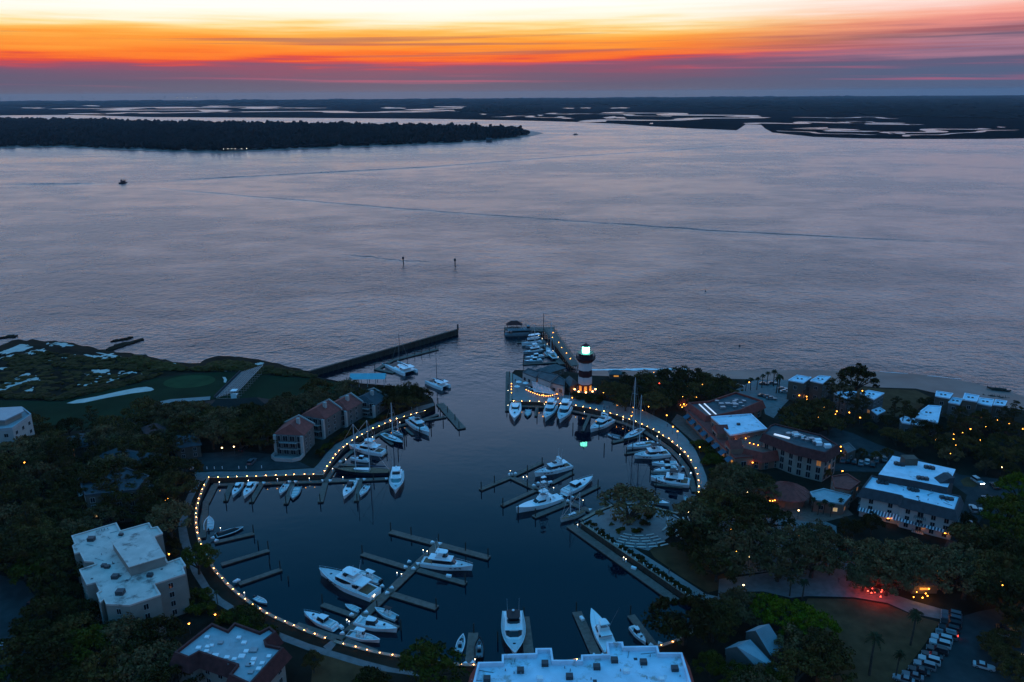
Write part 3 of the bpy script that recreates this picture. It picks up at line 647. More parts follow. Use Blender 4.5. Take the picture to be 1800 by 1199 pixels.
q = L1; mb = MB(); mb.tube((q.x, q.y, -1), (q.x, q.y, PZ + 10), .25, .15, 6); mb.build('flagpole', M_dkmetal, pr, pc)
M_shingle = mat('grey_shingle_roof', (.10, .095, .095), .85, .2, .8)
M_tile = mat('red_tile_roof', (.24, .046, .034), .8, .25, .8, bump=.4, bscale=3)
M_tiled = mat('dark_red_tile_roof', (.085, .024, .022), .85, .3, .8, bump=.4, bscale=3)
g0 = P(904, 577, PZ)
gz = thing('gazebo', 'open sided shelter with grey hipped roof on the pier head', 'gazebo', g0); gz.scale = (.8, .75, .8)
MB().prism([(-6, -3.2), (6, -3.2), (6, 3.2), (-6, 3.2)], 3.0, 5.6, [(-2.5, -.1), (2.5, -.1), (2.5, .1), (-2.5, .1)]).build('roof', M_tiled, gz)
for x in (-5, -1.7, 1.7, 5):
    for y in (-2.6, 2.6): mb = MB(); mb.tube((x, y, 0), (x, y, 3.05), .14, .14, 6); mb.build('post', M_timber, gz)
MB().box(-4, 4, -.6, .6, 0, 1).build('counter', M_deck, gz)
# ================================================================== boats
M_gel = mat('white_gelcoat', (.78, .78, .78), .3, .05, .8, spec=.5)
M_gel2 = mat('cream_gelcoat', (.62, .60, .56), .4, .06, .8, spec=.4)
M_deckg = mat('nonskid_deck', (.55, .55, .55), .6, .06, 1.0)
M_glass = mat('dark_glass', (.012, .014, .018), .12, .1, 1.0, spec=.4)
M_navy = mat('navy_hull', (.012, .016, .03), .3, .1, 1.0, spec=.5)
M_black = mat('black_paint', (.010, .010, .012), .5, .1, 1.0)
M_teak = mat('teak_wood', (.18, .10, .055), .7, .2, 2.0)
M_canvas = mat('blue_canvas', (.02, .035, .07), .9, .15, 1.0)
M_teal = mat('teal_canvas', (.10, .26, .28), .85, .15, 1.0)
M_steel = mat('rail_steel', (.45, .45, .46), .3, .05, 1.0, metal=.8)
M_mast = mat('mast_aluminium', (.55, .55, .56), .4, .05, 1.0)
M_grey = mat('grey_tube', (.20, .20, .21), .7, .1, 1.0)
M_engine = mat('outboard_black', (.02, .02, .022), .35, .1, 1.0)

def hull_mesh(L, B, fr, bow=1.35, full=.55, tr=.86, n=14, rake=.08):
    # stations from the transom to the stem: flared sides, raised bow, closed transom, flat deck just below the sheer
    vs = []; fs = []
    for i in range(n):
        t = i / (n - 1); x = -L / 2 + L * t
        w = B / 2 * (tr + (1 - tr) * min(1, t / .35)) if t < .4 else B / 2 * max(.015, (1 - ((t - .4) / .6) ** 2.3))
        sh = fr * (1 + (bow - 1) * t ** 2)
        xt = x + (L * rake * (t - .5) if t > .5 else 0)
        wl = w * (.9 if t < .5 else .9 - .55 * (t - .5) / .5)
        for (xx, y, z) in ((x, 0, -.6), (x, wl * .85, -.25), (x + (xt - x) * .4, wl, .12), (xt, w, sh)):
            vs.append((xx, y, z))
    m = 4; k = n * m
    vs += [(x, -y, z) for x, y, z in vs]
    for i in range(n - 1):
        for j in range(m - 1):
            a, b, c, d = i * m + j, (i + 1) * m + j, (i + 1) * m + j + 1, i * m + j + 1
            fs.append((a, b, c, d)); fs.append((k + a, k + d, k + c, k + b))
    fs.append((1, 2, 3, k + 3, k + 2, k + 1))
    mb = MB(); mb._add(vs, fs)
    edge = [(vs[i * m + 3][0], vs[i * m + 3][1], vs[i * m + 3][2]) for i in range(n)]
    return mb, edge
def deck_mesh(edge, drop, x0=-1e9, x1=1e9, inset=.06):
    e = [(x, max(.005, y - inset), z - drop) for x, y, z in edge if x0 <= x <= x1]
    mb = MB(); mb.strip([(x, y, z) for x, y, z in e], [(x, -y, z) for x, y, z in e]); mb.f = [tuple(reversed(f)) for f in mb.f]
    return mb
def plan(x0, x1, w0, w1, nose=.35, k=5):
    # plan of a cabin: square aft, rounded forward
    pts = [(x0, -w0 / 2)]; L = x1 - x0; xs = x1 - L * nose
    for i in range(k + 1):
        a = -math.pi / 2 + math.pi * i / k; c, s = math.cos(a), math.sin(a)
        pts.append((xs + (x1 - xs) * max(0, c) ** .75, w1 / 2 * (1 if s >= 0 else -1) * abs(s) ** .6))
    pts.append((x0, w0 / 2)); return pts
def lerp_poly(a, b, f, grow=0.0):
    out = []; cx = sum(p[0] for p in a) / len(a)
    for p, q in zip(a, b):
        x = p[0] + (q[0] - p[0]) * f; y = p[1] + (q[1] - p[1]) * f
        l = math.hypot(x - cx, y) or 1; out.append((x + (x - cx) / l * grow, y + y / l * grow))
    return out
def cabin(t, name, A, B, z0, z1, m, band=None, gm=None):
    o = MB().prism(A, z0, z1, B).build(name, m, t)
    if band:
        f0, f1 = band; MB().prism(lerp_poly(A, B, f0, .035), z0 + (z1 - z0) * f0, z0 + (z1 - z0) * f1, lerp_poly(A, B, f1, .035)).build('window_band', gm or M_glass, o)
    return o
def bow_rail(t, edge, x0, h=.75, r=.035):
    e = [p for p in edge if p[0] >= x0]; mb = MB()
    for s in (1, -1):
        pts = [Vector((x, s * max(0, y - .08), z)) for x, y, z in e]
        mb.path([p + Vector((0, 0, h)) for p in pts], r, 4)
        for p in pts[::2]: mb.tube(p, p + Vector((0, 0, h)), r, r, 4)
    mb.build('bow_rail', M_steel, t)
def posts(t, pts, z0, z1, r=.05, name='post', m=None, lean=0):
    mb = MB()
    for x, y in pts: mb.tube((x, y, z0), (x + lean, y * .9, z1), r, r, 5)
    mb.build(name, m or M_steel, t)
def boat(name, label, bow, stern, cat='boat', z=0.0, Lmax=None):
    b, s = P(*bow, z), P(*stern, z); d = b - s; L = d.length
    c = (b + s) / 2
    t = thing(name, label, cat, (c.x, c.y, 0), math.atan2(d.y, d.x), None)
    return t, L
def cockpit(t, L, B, fr, x0, x1, m=None):
    MB().box(x0, x1, -B * .36, B * .36, fr - .12, fr + .02).build('cockpit_sole', m or M_teak, t)
    mb = MB(); 
    for s in (1, -1): mb.box(x0, x1, s * B * .38 - .12, s * B * .38 + .12, fr - .1, fr + .28)
    mb.box(x0 - .1, x0 + .15, -B * .4, B * .4, fr - .1, fr + .28); mb.build('coaming', M_gel, t)
def motor_yacht(bow, stern, label, hullm=None, hard=True, tower=False, decks=2, B=None, dark_top=False, name='motor_yacht', arch=True, band_m=None):
    t, L = boat(name, label, bow, stern, 'yacht'); hm = hullm or M_gel
    B = B or L * .28; fr = .6 + L * .055
    h, e = hull_mesh(L, B, fr); h.build('hull', hm, t, smooth=False); deck_mesh(e, .1).build('deck', M_deckg, t)
    mb = MB(); e2 = [(x, y + .05, z) for x, y, z in e]
    for s in (1, -1): mb.path([Vector((x, s * y, z)) for x, y, z in e2], .07, 4)
    mb.build('rub_rail', M_gel, t)
    z0 = fr - .05; ch = 1.1 + L * .045
    A = plan(-L * .26, L * .24, B * .78, B * .76, .38); Bt = plan(-L * .25, L * .12, B * .72, B * .64, .34)
    cabin(t, 'cabin', A, Bt, z0, z0 + ch, M_gel, (.34, .88), band_m)
    MB().box(-L * .34, L * .13, -B * .37, B * .37, z0 + ch, z0 + ch + .1).build('cabin_roof', M_gel, t)
    cockpit(t, L, B, fr, -L * .46, -L * .27)
    MB().box(-L * .53, -L * .49, -B * .38, B * .38, .25, .38).build('swim_platform', M_teak, t)
    zf = z0 + ch + .1
    fb = cabin(t, 'flybridge', plan(-L * .2, L * .09, B * .64, B * .6, .4), plan(-L * .2, L * .045, B * .64, B * .56, .4), zf, zf + .75, M_gel)
    MB().prism(plan(-L * .17, L * .01, B * .5, B * .45, .4), zf + .76, zf + .79).build('seating', M_deckg, t)
    MB().prism(lerp_poly(plan(-L * .05, L * .045, B * .56, B * .56, .7), plan(-L * .05, L * .045, B * .56, B * .56, .7), 0), zf + .75, zf + 1.15, plan(-L * .05, L * .02, B * .5, B * .5, .7)).build('windscreen', M_glass, t)
    zt = zf + 2.1
    if hard:
        posts(t, [(-L * .17, B * .28), (-L * .17, -B * .28), (L * .01, B * .26), (L * .01, -B * .26)], zf + .5, zt)
        MB().prism(plan(-L * .2, L * .04, B * .6, B * .56, .3), zt, zt + .14, plan(-L * .19, L * .03, B * .55, B * .5, .3)).build('hardtop', M_black if dark_top else M_gel, t)
    elif arch:
        mb = MB()
        for s in (1, -1): mb.obox((-L * .19, s * B * .3), (-L * .13, s * B * .3), .14, zf + .3, zt)
        mb.box(-L * .19, -L * .13, -B * .3, B * .3, zt - .15, zt); mb.build('radar_arch', M_gel, t)
    mb = MB(); mb.ball((-L * .15, 0, zt + .45), .38, 8, 5, .6); mb.tube((-L * .15, 0, zt), (-L * .15, 0, zt + .4), .12); mb.build('radar_dome', M_gel, t)
    mb = MB()
    for s in (1, -1): mb.tube((-L * .17, s * B * .24, zt), (-L * .2, s * B * .26, zt + 3.5), .035, .02, 4)
    mb.build('antenna', M_gel, t)
    if decks == 3:
        MB().prism(plan(-L * .36, -L * .2, B * .72, B * .72, .1), zf - .02, zf + .1).build('boat_deck', M_gel, t)
    if tower:
        mb = MB(); zz = zt + .14; top = zz + 2.6
        for sx in (-L * .16, 0):
            for s in (1, -1): mb.tube((sx, s * B * .24, zz), (-L * .08 + (sx + L * .08) * .35, s * B * .1, top), .05, .05, 5)
        for f in (.35, .7):
            x0, x1, y = -L * .16 + f * (L * .053), 0 - f * L * .053, B * (.24 - .14 * f); zq = zz + 2.6 * f
            mb.path([Vector((x0, y, zq)), Vector((x1, y, zq)), Vector((x1, -y, zq)), Vector((x0, -y, zq)), Vector((x0, y, zq))], .04, 4)
        mb.build('tuna_tower', M_steel, t)
        MB().box(-L * .12, -L * .035, -B * .14, B * .14, top, top + .12).build('tower_platform', M_gel, t)
        MB().box(-L * .13, -L * .03, -B * .16, B * .16, top + 1.6, top + 1.7).build('tower_roof', M_gel, t)
        posts(t, [(-L * .12, B * .13), (-L * .12, -B * .13), (-L * .04, B * .13), (-L * .04, -B * .13)], top, top + 1.65, .035)
        mb = MB()
        for s in (1, -1): mb.tube((-L * .05, s * B * .42, z0 + ch), (-L * .3, s * B * .9, z0 + ch + 8), .05, .02, 4)
        mb.build('outrigger', M_steel, t)
    bow_rail(t, e, L * .1)
    MB().box(L * .3, L * .33, -.35, .35, fr * 1.12, fr * 1.12 + .1).build('hatch', M_glass, t)
    for k in range(3):
        for s in (1, -1):
            x = L * (.12 + .09 * k); w = np.interp(x, [p[0] for p in e], [p[1] for p in e])
            MB().box(x - .35, x + .35, s * w * .93 - .05, s * w * .93 + .05, fr * .62, fr * .62 + .22).build('porthole', M_glass, t)
    return t
def sportfish(bow, stern, label, tower=False, hullm=None, name='sportfishing_boat'):
    # long clean foredeck, low raked deckhouse with a wrap-round dark screen, flybridge with hardtop, open cockpit aft
    t, L = boat(name, label, bow, stern, 'yacht'); B = L * .29; fr = .55 + L * .05
    h, e = hull_mesh(L, B, fr, bow=1.75); h.build('hull', hullm or M_gel, t); deck_mesh(e, .05).build('deck', M_gel, t)
    z0 = fr * 1.02; ch = .8 + L * .055
    A = plan(-L * .2, L * .20, B * .8, B * .74, .55); Bt = plan(-L * .2, L * .02, B * .68, B * .56, .5)
    c = cabin(t, 'deckhouse', A, Bt, z0 - .1, z0 + ch, M_gel, (.42, .78))
    MB().prism(plan(-L * .27, L * .03, B * .68, B * .58, .4), z0 + ch, z0 + ch + .1).build('bridge_deck', M_gel, t)
    zf = z0 + ch + .1
    cabin(t, 'flybridge', plan(-L * .16, L * .01, B * .58, B * .5, .5), plan(-L * .16, -L * .01, B * .56, B * .46, .5), zf, zf + .8, M_gel)
    MB().prism(plan(-L * .14, -L * .03, B * .44, B * .36, .5), zf + .8, zf + .84).build('helm_seating', M_grey, t)
    zt = zf + 2.1
    posts(t, [(-L * .15, B * .24), (-L * .15, -B * .24), (-L * .03, B * .2), (-L * .03, -B * .2)], zf + .5, zt)
    MB().prism(plan(-L * .18, L * .0, B * .56, B * .48, .4), zt, zt + .16, plan(-L * .17, -L * .015, B * .48, B * .4, .4)).build('hardtop', M_gel, t)
    cockpit(t, L, B, fr * .8, -L * .47, -L * .21, M_teak)
    MB().box(-L * .36, -L * .33, -.5, .5, fr * .8, fr * .8 + 1.0).build('fighting_chair', M_gel, t)
    if tower:
        mb = MB(); top = zt + 3.2
        for sx in (-L * .16, -L * .02):
            for s in (1, -1): mb.tube((sx, s * B * .26, zt), (-L * .09 + (sx + L * .09) * .4, s * B * .1, top), .06, .06, 5)
        for f in (.33, .66):
            y = B * (.26 - .16 * f); zq = zt + 3.2 * f; xa, xb = -L * .16 + f * L * .042, -L * .02 - f * L * .042
            mb.path([Vector((xa, y, zq)), Vector((xb, y, zq)), Vector((xb, -y, zq)), Vector((xa, -y, zq)), Vector((xa, y, zq))], .05, 4)
        mb.build('tuna_tower', M_steel, t)
        MB().prism(plan(-L * .14, -L * .04, B * .3, B * .26, .4), top, top + .25).build('tower_platform', M_gel, t)
        posts(t, [(-L * .13, B * .12), (-L * .13, -B * .12), (-L * .05, B * .1), (-L * .05, -B * .1)], top, top + 1.9, .04)
        MB().prism(plan(-L * .14, -L * .04, B * .28, B * .24, .4), top + 1.9, top + 2.02).build('tower_roof', M_gel, t)
    mb = MB()
    for s in (1, -1): mb.tube((-L * .06, s * B * .34, z0 + ch * .8), (-L * .2, s * B * .75, z0 + ch + L * .45), .05, .02, 4)
    mb.build('outrigger', M_steel, t)
    mb = MB(); mb.box(L * .3, L * .335, -.32, .32, fr * 1.18, fr * 1.30); mb.build('hatch', M_deckg, t)
    return t
def express(bow, stern, label, hullm=None, name='express_cruiser', hard=True, cover=None):
    t, L = boat(name, label, bow, stern, 'motorboat'); B = L * .3; fr = .5 + L * .055
    h, e = hull_mesh(L, B, fr, bow=1.35); h.build('hull', hullm or M_gel, t); deck_mesh(e, .05).build('deck', M_gel, t)
    A = plan(-L * .1, L * .28, B * .72, B * .62, .7); Bt = plan(-L * .1, L * .18, B * .55, B * .42, .7)
    MB().prism(A, fr, fr + .45 + L * .02, Bt).build('trunk_cabin', M_gel, t)
    z1 = fr + .45 + L * .02
    A2 = plan(-L * .2, L * .1, B * .7, B * .64, .6); B2 = plan(-L * .18, L * .0, B * .6, B * .5, .6)
    MB().prism(A2, fr + .2, z1 + .75, B2).build('windscreen', M_glass, t)
    if hard:
        MB().prism(plan(-L * .22, L * .02, B * .64, B * .54, .4), z1 + .75, z1 + .87, plan(-L * .21, L * .0, B * .54, B * .46, .4)).build('hardtop', cover or M_gel, t)
        posts(t, [(-L * .2, B * .28), (-L * .2, -B * .28)], fr, z1 + .8, .05)
    cockpit(t, L, B, fr, -L * .47, -L * .2, M_deckg)
    MB().box(-L * .42, -L * .36, -B * .3, B * .3, fr, fr + .4).build('aft_seat', M_gel2, t)
    MB().box(-L * .54, -L * .49, -B * .36, B * .36, .2, .33).build('swim_platform', M_gel, t)
    bow_rail(t, e, L * .05, .55, .03)
    MB().box(L * .2, L * .24, -.3, .3, z1 - .25, z1 + .03).build('hatch', M_glass, t)
    return t
def console(bow, stern, label, top=True, engines=1, hullm=None, name='centre_console_boat', topm=None, tube=False, seatm=None):
    t, L = boat(name, label, bow, stern, 'motorboat'); B = L * (.34 if L < 9 else .3); fr = .5 + L * .035
    h, e = hull_mesh(L, B, fr, bow=1.4); h.build('hull', hullm or M_gel, t); deck_mesh(e, .28, inset=.22).build('sole', M_grey if hullm is M_black else M_deckg, t)
    mb = MB()
    for s in (1, -1): mb.path([Vector((x, s * (y - .08), z + .01)) for x, y, z in e], .3 if tube else .12, 6)
    mb.build('gunwale', M_grey if tube else (hullm or M_gel), t)
    z = fr - .28
    MB().box(-L * .08, L * .06, -B * .16, B * .16, z, z + 1.1).build('console', M_gel, t)
    MB().prism([(L * .0, -B * .15), (L * .06, -B * .13), (L * .06, B * .13), (L * .0, B * .15)], z + 1.1, z + 1.55, [(-L * .03, -B * .13), (L * .02, -B * .11), (L * .02, B * .11), (-L * .03, B * .13)]).build('windscreen', M_glass, t)
    MB().box(-L * .22, -L * .14, -B * .2, B * .2, z, z + .8).build('leaning_post', seatm or M_gel2, t)
    MB().prism(plan(L * .12, L * .32, B * .5, B * .38, .8), z, z + .45).build('bow_seat', seatm or M_gel2, t)
    if top:
        posts(t, [(-L * .18, B * .2), (-L * .18, -B * .2), (L * .03, B * .18), (L * .03, -B * .18)], z, z + 2.2, .05)
        MB().prism(plan(-L * .24, L * .07, B * .56, B * .5, .3), z + 2.2, z + 2.32).build('t_top', topm or M_gel, t)
    for k in range(engines):
        y = (k - (engines - 1) / 2) * .75
        mb = MB(); mb.box(-L * .5 - .75, -L * .5 - .05, y - .28, y + .28, fr * .8, fr * .8 + .75); mb.box(-L * .5 - .5, -L * .5 - .25, y - .12, y + .12, -.3, fr * .8); mb.build('outboard_motor', M_engine, t)
    return t
def skiff(bow, stern, label, hullm=None, name='skiff', cover=None, motor=True, tube=False):
    t, L = boat(name, label, bow, stern, 'small boat'); B = max(1.7, L * .38); fr = .55
    h, e = hull_mesh(L, B, fr, bow=1.25, tr=.9); h.build('hull', hullm or M_gel, t); deck_mesh(e, .25, inset=.2).build('sole', M_deckg, t)
    mb = MB()
    for s in (1, -1): mb.path([Vector((x, s * (y - .06), z)) for x, y, z in e], .24 if tube else .1, 6)
    mb.build('gunwale', M_grey if tube else M_gel, t)
    for x in (-L * .25, 0.0, L * .2): MB().box(x - .2, x + .2, -B * .4, B * .4, fr - .2, fr - .02).build('bench', M_gel2, t)
    if cover:
        MB().prism(plan(-L * .46, L * .4, B * .9, B * .75, .6), fr + .02, fr + .7, plan(-L * .4, L * .25, B * .3, B * .2, .6)).build('cover', cover, t)
    if motor:
        mb = MB(); mb.box(-L * .5 - .6, -L * .5 - .05, -.22, .22, fr * .8, fr * .8 + .6); mb.box(-L * .5 - .45, -L * .5 - .2, -.1, .1, -.3, fr * .8); mb.build('outboard_motor', M_engine, t)
    return t
def sailboat(bow, stern, label, hullm=None, masts=((.06, 1.25),), name='sailboat', cover=None, deckm=None, B=None, sprit=0, bimini=None):
    t, L = boat(name, label, bow, stern, 'sailboat'); B = B or L * .27; fr = .6 + L * .04
    h, e = hull_mesh(L, B, fr, bow=1.35, tr=.6, rake=.12); h.build('hull', hullm or M_gel, t); deck_mesh(e, .05).build('deck', deckm or M_deckg, t)
    cabin(t, 'coachroof', plan(-L * .12, L * .22, B * .55, B * .42, .5), plan(-L * .11, L * .18, B * .45, B * .32, .5), fr - .05, fr + .65, M_gel, (.35, .75))
    MB().box(-L * .4, -L * .14, -B * .22, B * .22, fr - .2, fr + .02).build('cockpit', M_teak, t)
    for fx, fh in masts:
        x = L * fx; H = L * fh
        mb = MB(); mb.tube((x, 0, fr), (x, 0, fr + H), .20, .13, 6)
        for f in (.45, .72): mb.tube((x, -B * .3, fr + H * f), (x, B * .3, fr + H * f), .05, .05, 4)
        mb.build('mast', M_mast, t)
        mb = MB(); mb.tube((x - .1, 0, fr + 1.6), (x - L * .3, 0, fr + 1.7), .1, .08, 6); mb.tube((x - .2, 0, fr + 1.85), (x - L * .29, 0, fr + 1.88), .22, .13, 6); mb.build('boom_with_furled_sail', cover or M_canvas, t)
        mb = MB(); top = (x, 0, fr + H)
        for q in ((L * .54 + sprit, 0, fr * 1.3), (-L * .5, 0, fr), (x - .3, B * .47, fr), (x - .3, -B * .47, fr)): mb.tube(top, q, .045, .045, 3)
        mb.build('rigging', M_steel, t)
    if sprit:
        mb = MB(); mb.tube((L * .48, 0, fr * 1.3), (L * .54 + sprit, 0, fr * 1.3 + .5), .16, .08, 6); mb.build('bowsprit', M_teak, t)
    if bimini: 
        MB().box(-L * .42, -L * .2, -B * .33, B * .33, fr + 1.9, fr + 2.0).build('bimini', bimini, t); posts(t, [(-L * .4, B * .3), (-L * .4, -B * .3), (-L * .22, B * .3), (-L * .22, -B * .3)], fr, fr + 1.92, .03)
    bow_rail(t, e, L * .2, .6, .025)
    return t
def catamaran(bow, stern, label, mast_h, name='sailing_catamaran'):
    t, L = boat(name, label, bow, stern, 'sailboat'); B = L * .5
    for s in (1, -1):
        h, e = hull_mesh(L, 1.7, 1.5, bow=1.1, tr=.7, rake=.03); h.v = [(x, y + s * (B / 2 - .85), z) for x, y, z in h.v]; h.build('hull', M_gel, t)
        mb = deck_mesh(e, .03); mb.v = [(x, y + s * (B / 2 - .85), z) for x, y, z in mb.v]; mb.build('deck', M_deckg, t)
    MB().box(-L * .42, L * .12, -B * .4, B * .4, 1.0, 1.5).build('bridge_deck', M_gel, t)
    cabin(t, 'saloon', plan(-L * .25, L * .14, B * .7, B * .6, .5), plan(-L * .25, L * .05, B * .62, B * .48, .5), 1.5, 3.0, M_gel, (.35, .8))
    MB().box(-L * .44, -L * .2, -B * .36, B * .36, 3.05, 3.2).build('cockpit_roof', M_gel, t)
    posts(t, [(-L * .43, B * .34), (-L * .43, -B * .34)], 1.4, 3.1, .05)
    mb = MB(); mb.tube((L * .02, 0, 1.5), (L * .02, 0, mast_h), .16, .1, 6); mb.tube((L * .02, -1.2, mast_h * .6), (L * .02, 1.2, mast_h * .6), .05); mb.build('mast', M_dkmetal, t)
    mb = MB(); mb.tube((L * .01, 0, 3.6), (-L * .38, 0, 3.7), .25, .2, 6); mb.build('boom_with_furled_sail', M_canvas, t)
    mb = MB()
    for q in ((L * .48, 0, 1.6), (-L * .2, B * .45, 1.5), (-L * .2, -B * .45, 1.5)): mb.tube((L * .02, 0, mast_h * .97), q, .03, .03, 3)
    mb.build('rigging', M_steel, t)
    MB().strip([(L * .12, -B * .38, 1.4), (L * .42, -B * .34, 1.4)], [(L * .12, B * .38, 1.4), (L * .42, B * .34, 1.4)]).build('trampoline', M_black, t)
    return t
def tour_boat(bow, stern, label, name='tour_boat', roof=None, decks=1, hm=None):
    t, L = boat(name, label, bow, stern, 'tour boat'); B = L * .26; fr = 1.4; M_gel = hm or MATS['white_gelcoat']; M_deckg = hm or MATS['nonskid_deck']
    h, e = hull_mesh(L, B, fr, bow=1.4); h.build('hull', M_gel, t); deck_mesh(e, .05).build('deck', M_deckg, t)
    cabin(t, 'cabin', plan(-L * .3, L * .25, B * .8, B * .7, .3), plan(-L * .3, L * .22, B * .78, B * .66, .3), fr, fr + 2.1, M_gel, (.4, .8))
    MB().box(-L * .42, L * .2, -B * .44, B * .44, fr + 2.1, fr + 2.22).build('upper_deck', M_deckg, t)
    for k in range(8):
        x = -L * .36 + k * L * .06; MB().box(x, x + .4, -B * .36, B * .36, fr + 2.22, fr + 2.7).build('bench', M_gel, t)
    cabin(t, 'wheelhouse', plan(L * .1, L * .2, B * .5, B * .46, .4), plan(L * .1, L * .18, B * .46, B * .4, .4), fr + 2.22, fr + 4.2, M_gel, (.45, .85))
    if roof:
        posts(t, [(-L * .4, B * .4), (-L * .4, -B * .4), (-L * .1, B * .4), (-L * .1, -B * .4), (L * .08, B * .4), (L * .08, -B * .4)], fr + 2.2, fr + 4.2, .05)
        MB().box(-L * .42, L * .1, -B * .44, B * .44, fr + 4.2, fr + 4.32).build('awning', roof, t)
    mb = MB(); mb.tube((L * .08, 0, fr + 4), (L * .06, 0, fr + 9), .08, .05, 5); mb.build('mast', M_dkmetal, t)
    bow_rail(t, e, L * .1, .9)
    return t

# ---- front dock
motor_yacht((566, 1012), (660, 1052), 'largest white flybridge yacht at the long front dock, bow pulpit out', hard=True, decks=3)
console((628, 1008), (668, 1026), 'white hardtop open boat tucked behind the largest flybridge yacht', engines=2)
motor_yacht((828, 1003), (742, 992), 'white convertible yacht with blue hardtop and teak cockpit, bow to open water', tower=False, name='motor_yacht')
express((537, 1083), (590, 1107), 'white hardtop fishing boat with pulpit against the lamp lit wall')
express((696, 1112), (626, 1096), 'white express cruiser with grey hardtop beside the front dock')
console((666, 1130), (612, 1117), 'white open boat with twin bow seats and T-top nearest the wall lamps', engines=1)
console((661, 1074), (697, 1090), 'small white runabout with a dark bimini top', topm=M_black)
skiff((608, 1066), (632, 1076), 'tiny white dinghy lying on the side of the front dock finger')
# ---- bottom edge
motor_yacht((905, 1156), (901, 1082), 'large white yacht with dark glass moored bow to the flat white roof', hard=True, dark_top=True, B=6.2)
sportfish((1040, 1084), (1075, 1152), 'white sportfishing boat with long bare foredeck by the flat white roof')
express((1134, 1134), (1110, 1106), 'small white hardtop boat by the finger under the dark oak', name='motorboat')
console((814, 1121), (806, 1150), 'white speedboat with dark cockpit on the short finger', top=False, seatm=M_black)
console((843, 1126), (842, 1160), 'black open boat with twin white engines on the short finger', top=False, hullm=M_black, seatm=M_black, engines=2)
# ---- middle dock
motor_yacht((942, 838), (1003, 822), 'tall white flybridge yacht on the angled middle dock', hard=False, decks=3, name='motor_yacht')
sportfish((910, 902), (985, 878), 'big white sportfishing boat with tall tuna tower on the middle dock', tower=True)
express((1040, 845), (992, 870), 'white express cruiser with black windscreen on the middle dock')
sailboat((987, 918), (1026, 902), 'small ketch with cluttered wooden deck at the oak point', masts=((.1, 1.05), (-.3, .75)), deckm=M_teak, hullm=M_gel2)
# ---- left small boats
express((410, 875), (424, 853), 'white cuddy boat under the straight wall, left of a pair', name='motorboat', hard=True)
express((430, 877), (446, 852), 'larger white cuddy boat of the pair under the straight wall', name='motorboat', hard=True)
console((493, 871), (504, 854), 'small white open boat beside a short finger with a tan dinghy across', top=False)
skiff((515, 879), (523, 858), 'tan open dinghy with grey tubes beside a short finger', hullm=M_gel2, tube=True)
express((605, 878), (622, 850), 'white sport boat with dark cockpit under the straight wall', cover=M_black, name='motorboat')
console((634, 874), (646, 857), 'small cream open boat beside the schooner berth', top=False)
motor_yacht((695, 868), (699, 834), 'trawler yacht with teal canopy moored bow out', band_m=M_teal, name='trawler_yacht', B=5.2)
skiff((368, 911), (367, 933), 'small white runabout on the left curve of the wall')
skiff((426, 930), (380, 944), 'dark motorboat under a black cover along a finger', hullm=M_navy, cover=M_black, name='covered_motorboat')
skiff((469, 1063), (449, 1053), 'white skiff moored alone by the lamp lit curve')
# ---- left arc
sailboat((593, 831), (686, 834), 'long dark wooden schooner with bowsprit and two masts', hullm=M_navy, masts=((.14, .92), (-.12, 1.0)), deckm=M_teak, sprit=2.5, B=4.6)
motor_yacht((616, 789), (676, 800), 'white trawler yacht with blue bridge covers by the townhouses', hard=True, name='trawler_yacht', B=5)
express((617, 809), (648, 812), 'small white boat with hardtop behind the schooner', name='motorboat')
motor_yacht((753, 766), (720, 742), 'white motor yacht with dark windows at the end of the lamp lit curve', hard=True, dark_top=True)
sailboat((707, 783), (672, 766), 'dark hulled sailboat with tall mast beside the curved dock', hullm=M_navy, masts=((.05, 1.15),), B=4)
sailboat((708, 769), (690, 760), 'small pale sailboat moored behind the dark hulled one', masts=((.05, .8),))
catamaran((688, 642), (722, 658), 'sailing catamaran with cabin at the dock inside the breakwater', 19)
catamaran((754, 672), (784, 684), 'small sailing catamaran moored off the wooded corner', 14)
skiff((672, 641), (684, 643), 'dark dinghy behind the breakwater catamaran', hullm=M_navy, cover=M_black)
# ---- lighthouse quay
express((904, 741), (907, 713), 'white hardtop cruiser at the corner of the lighthouse quay')
skiff((927, 734), (929, 722), 'small white dinghy with grey tubes at the lighthouse quay', tube=True)
motor_yacht((959, 741), (974, 713), 'white flybridge yacht moored left of its twin by the lighthouse quay', hard=True)
motor_yacht((984, 744), (1000, 714), 'white flybridge yacht with lifted hardtop right of its twin by the lighthouse quay', hard=True)
motor_yacht((1039, 760), (1074, 741), 'white downeast cruiser on the right of the lighthouse reflection', hard=False, name='trawler_yacht', B=5)
sailboat((1098, 776), (1130, 757), 'dark hulled sailboat with tall bare mast under the lamps', hullm=M_navy, masts=((.05, 1.75),), B=4.2)
sailboat((1104, 790), (1150, 781), 'white racing sailboat with tall mast below the lamps', masts=((.08, 1.75),), B=4.2)
motor_yacht((1117, 806), (1175, 800), 'white sport yacht with black hardtop near the shops', dark_top=True, B=5.4)
express((1147, 818), (1190, 818), 'low white express cruiser between the two sport yachts', hard=False)
express((1150, 832), (1188, 825), 'white cuddy cruiser with beige cover between the two sport yachts', cover=M_gel2)
motor_yacht((1146, 845), (1212, 853), 'large white sport yacht with black sunshade at the end of the right curve', dark_top=True, B=6)
express((1175, 890), (1128, 879), 'white cruiser half hidden behind the oak on the point')
skiff((1204, 873), (1207, 884), 'small dark inflatable at the corner of the right curve', hullm=M_black, tube=True)
skiff((1069, 766), (1090, 771), 'small grey covered boat beside the dark hulled sailboat', cover=M_grey)
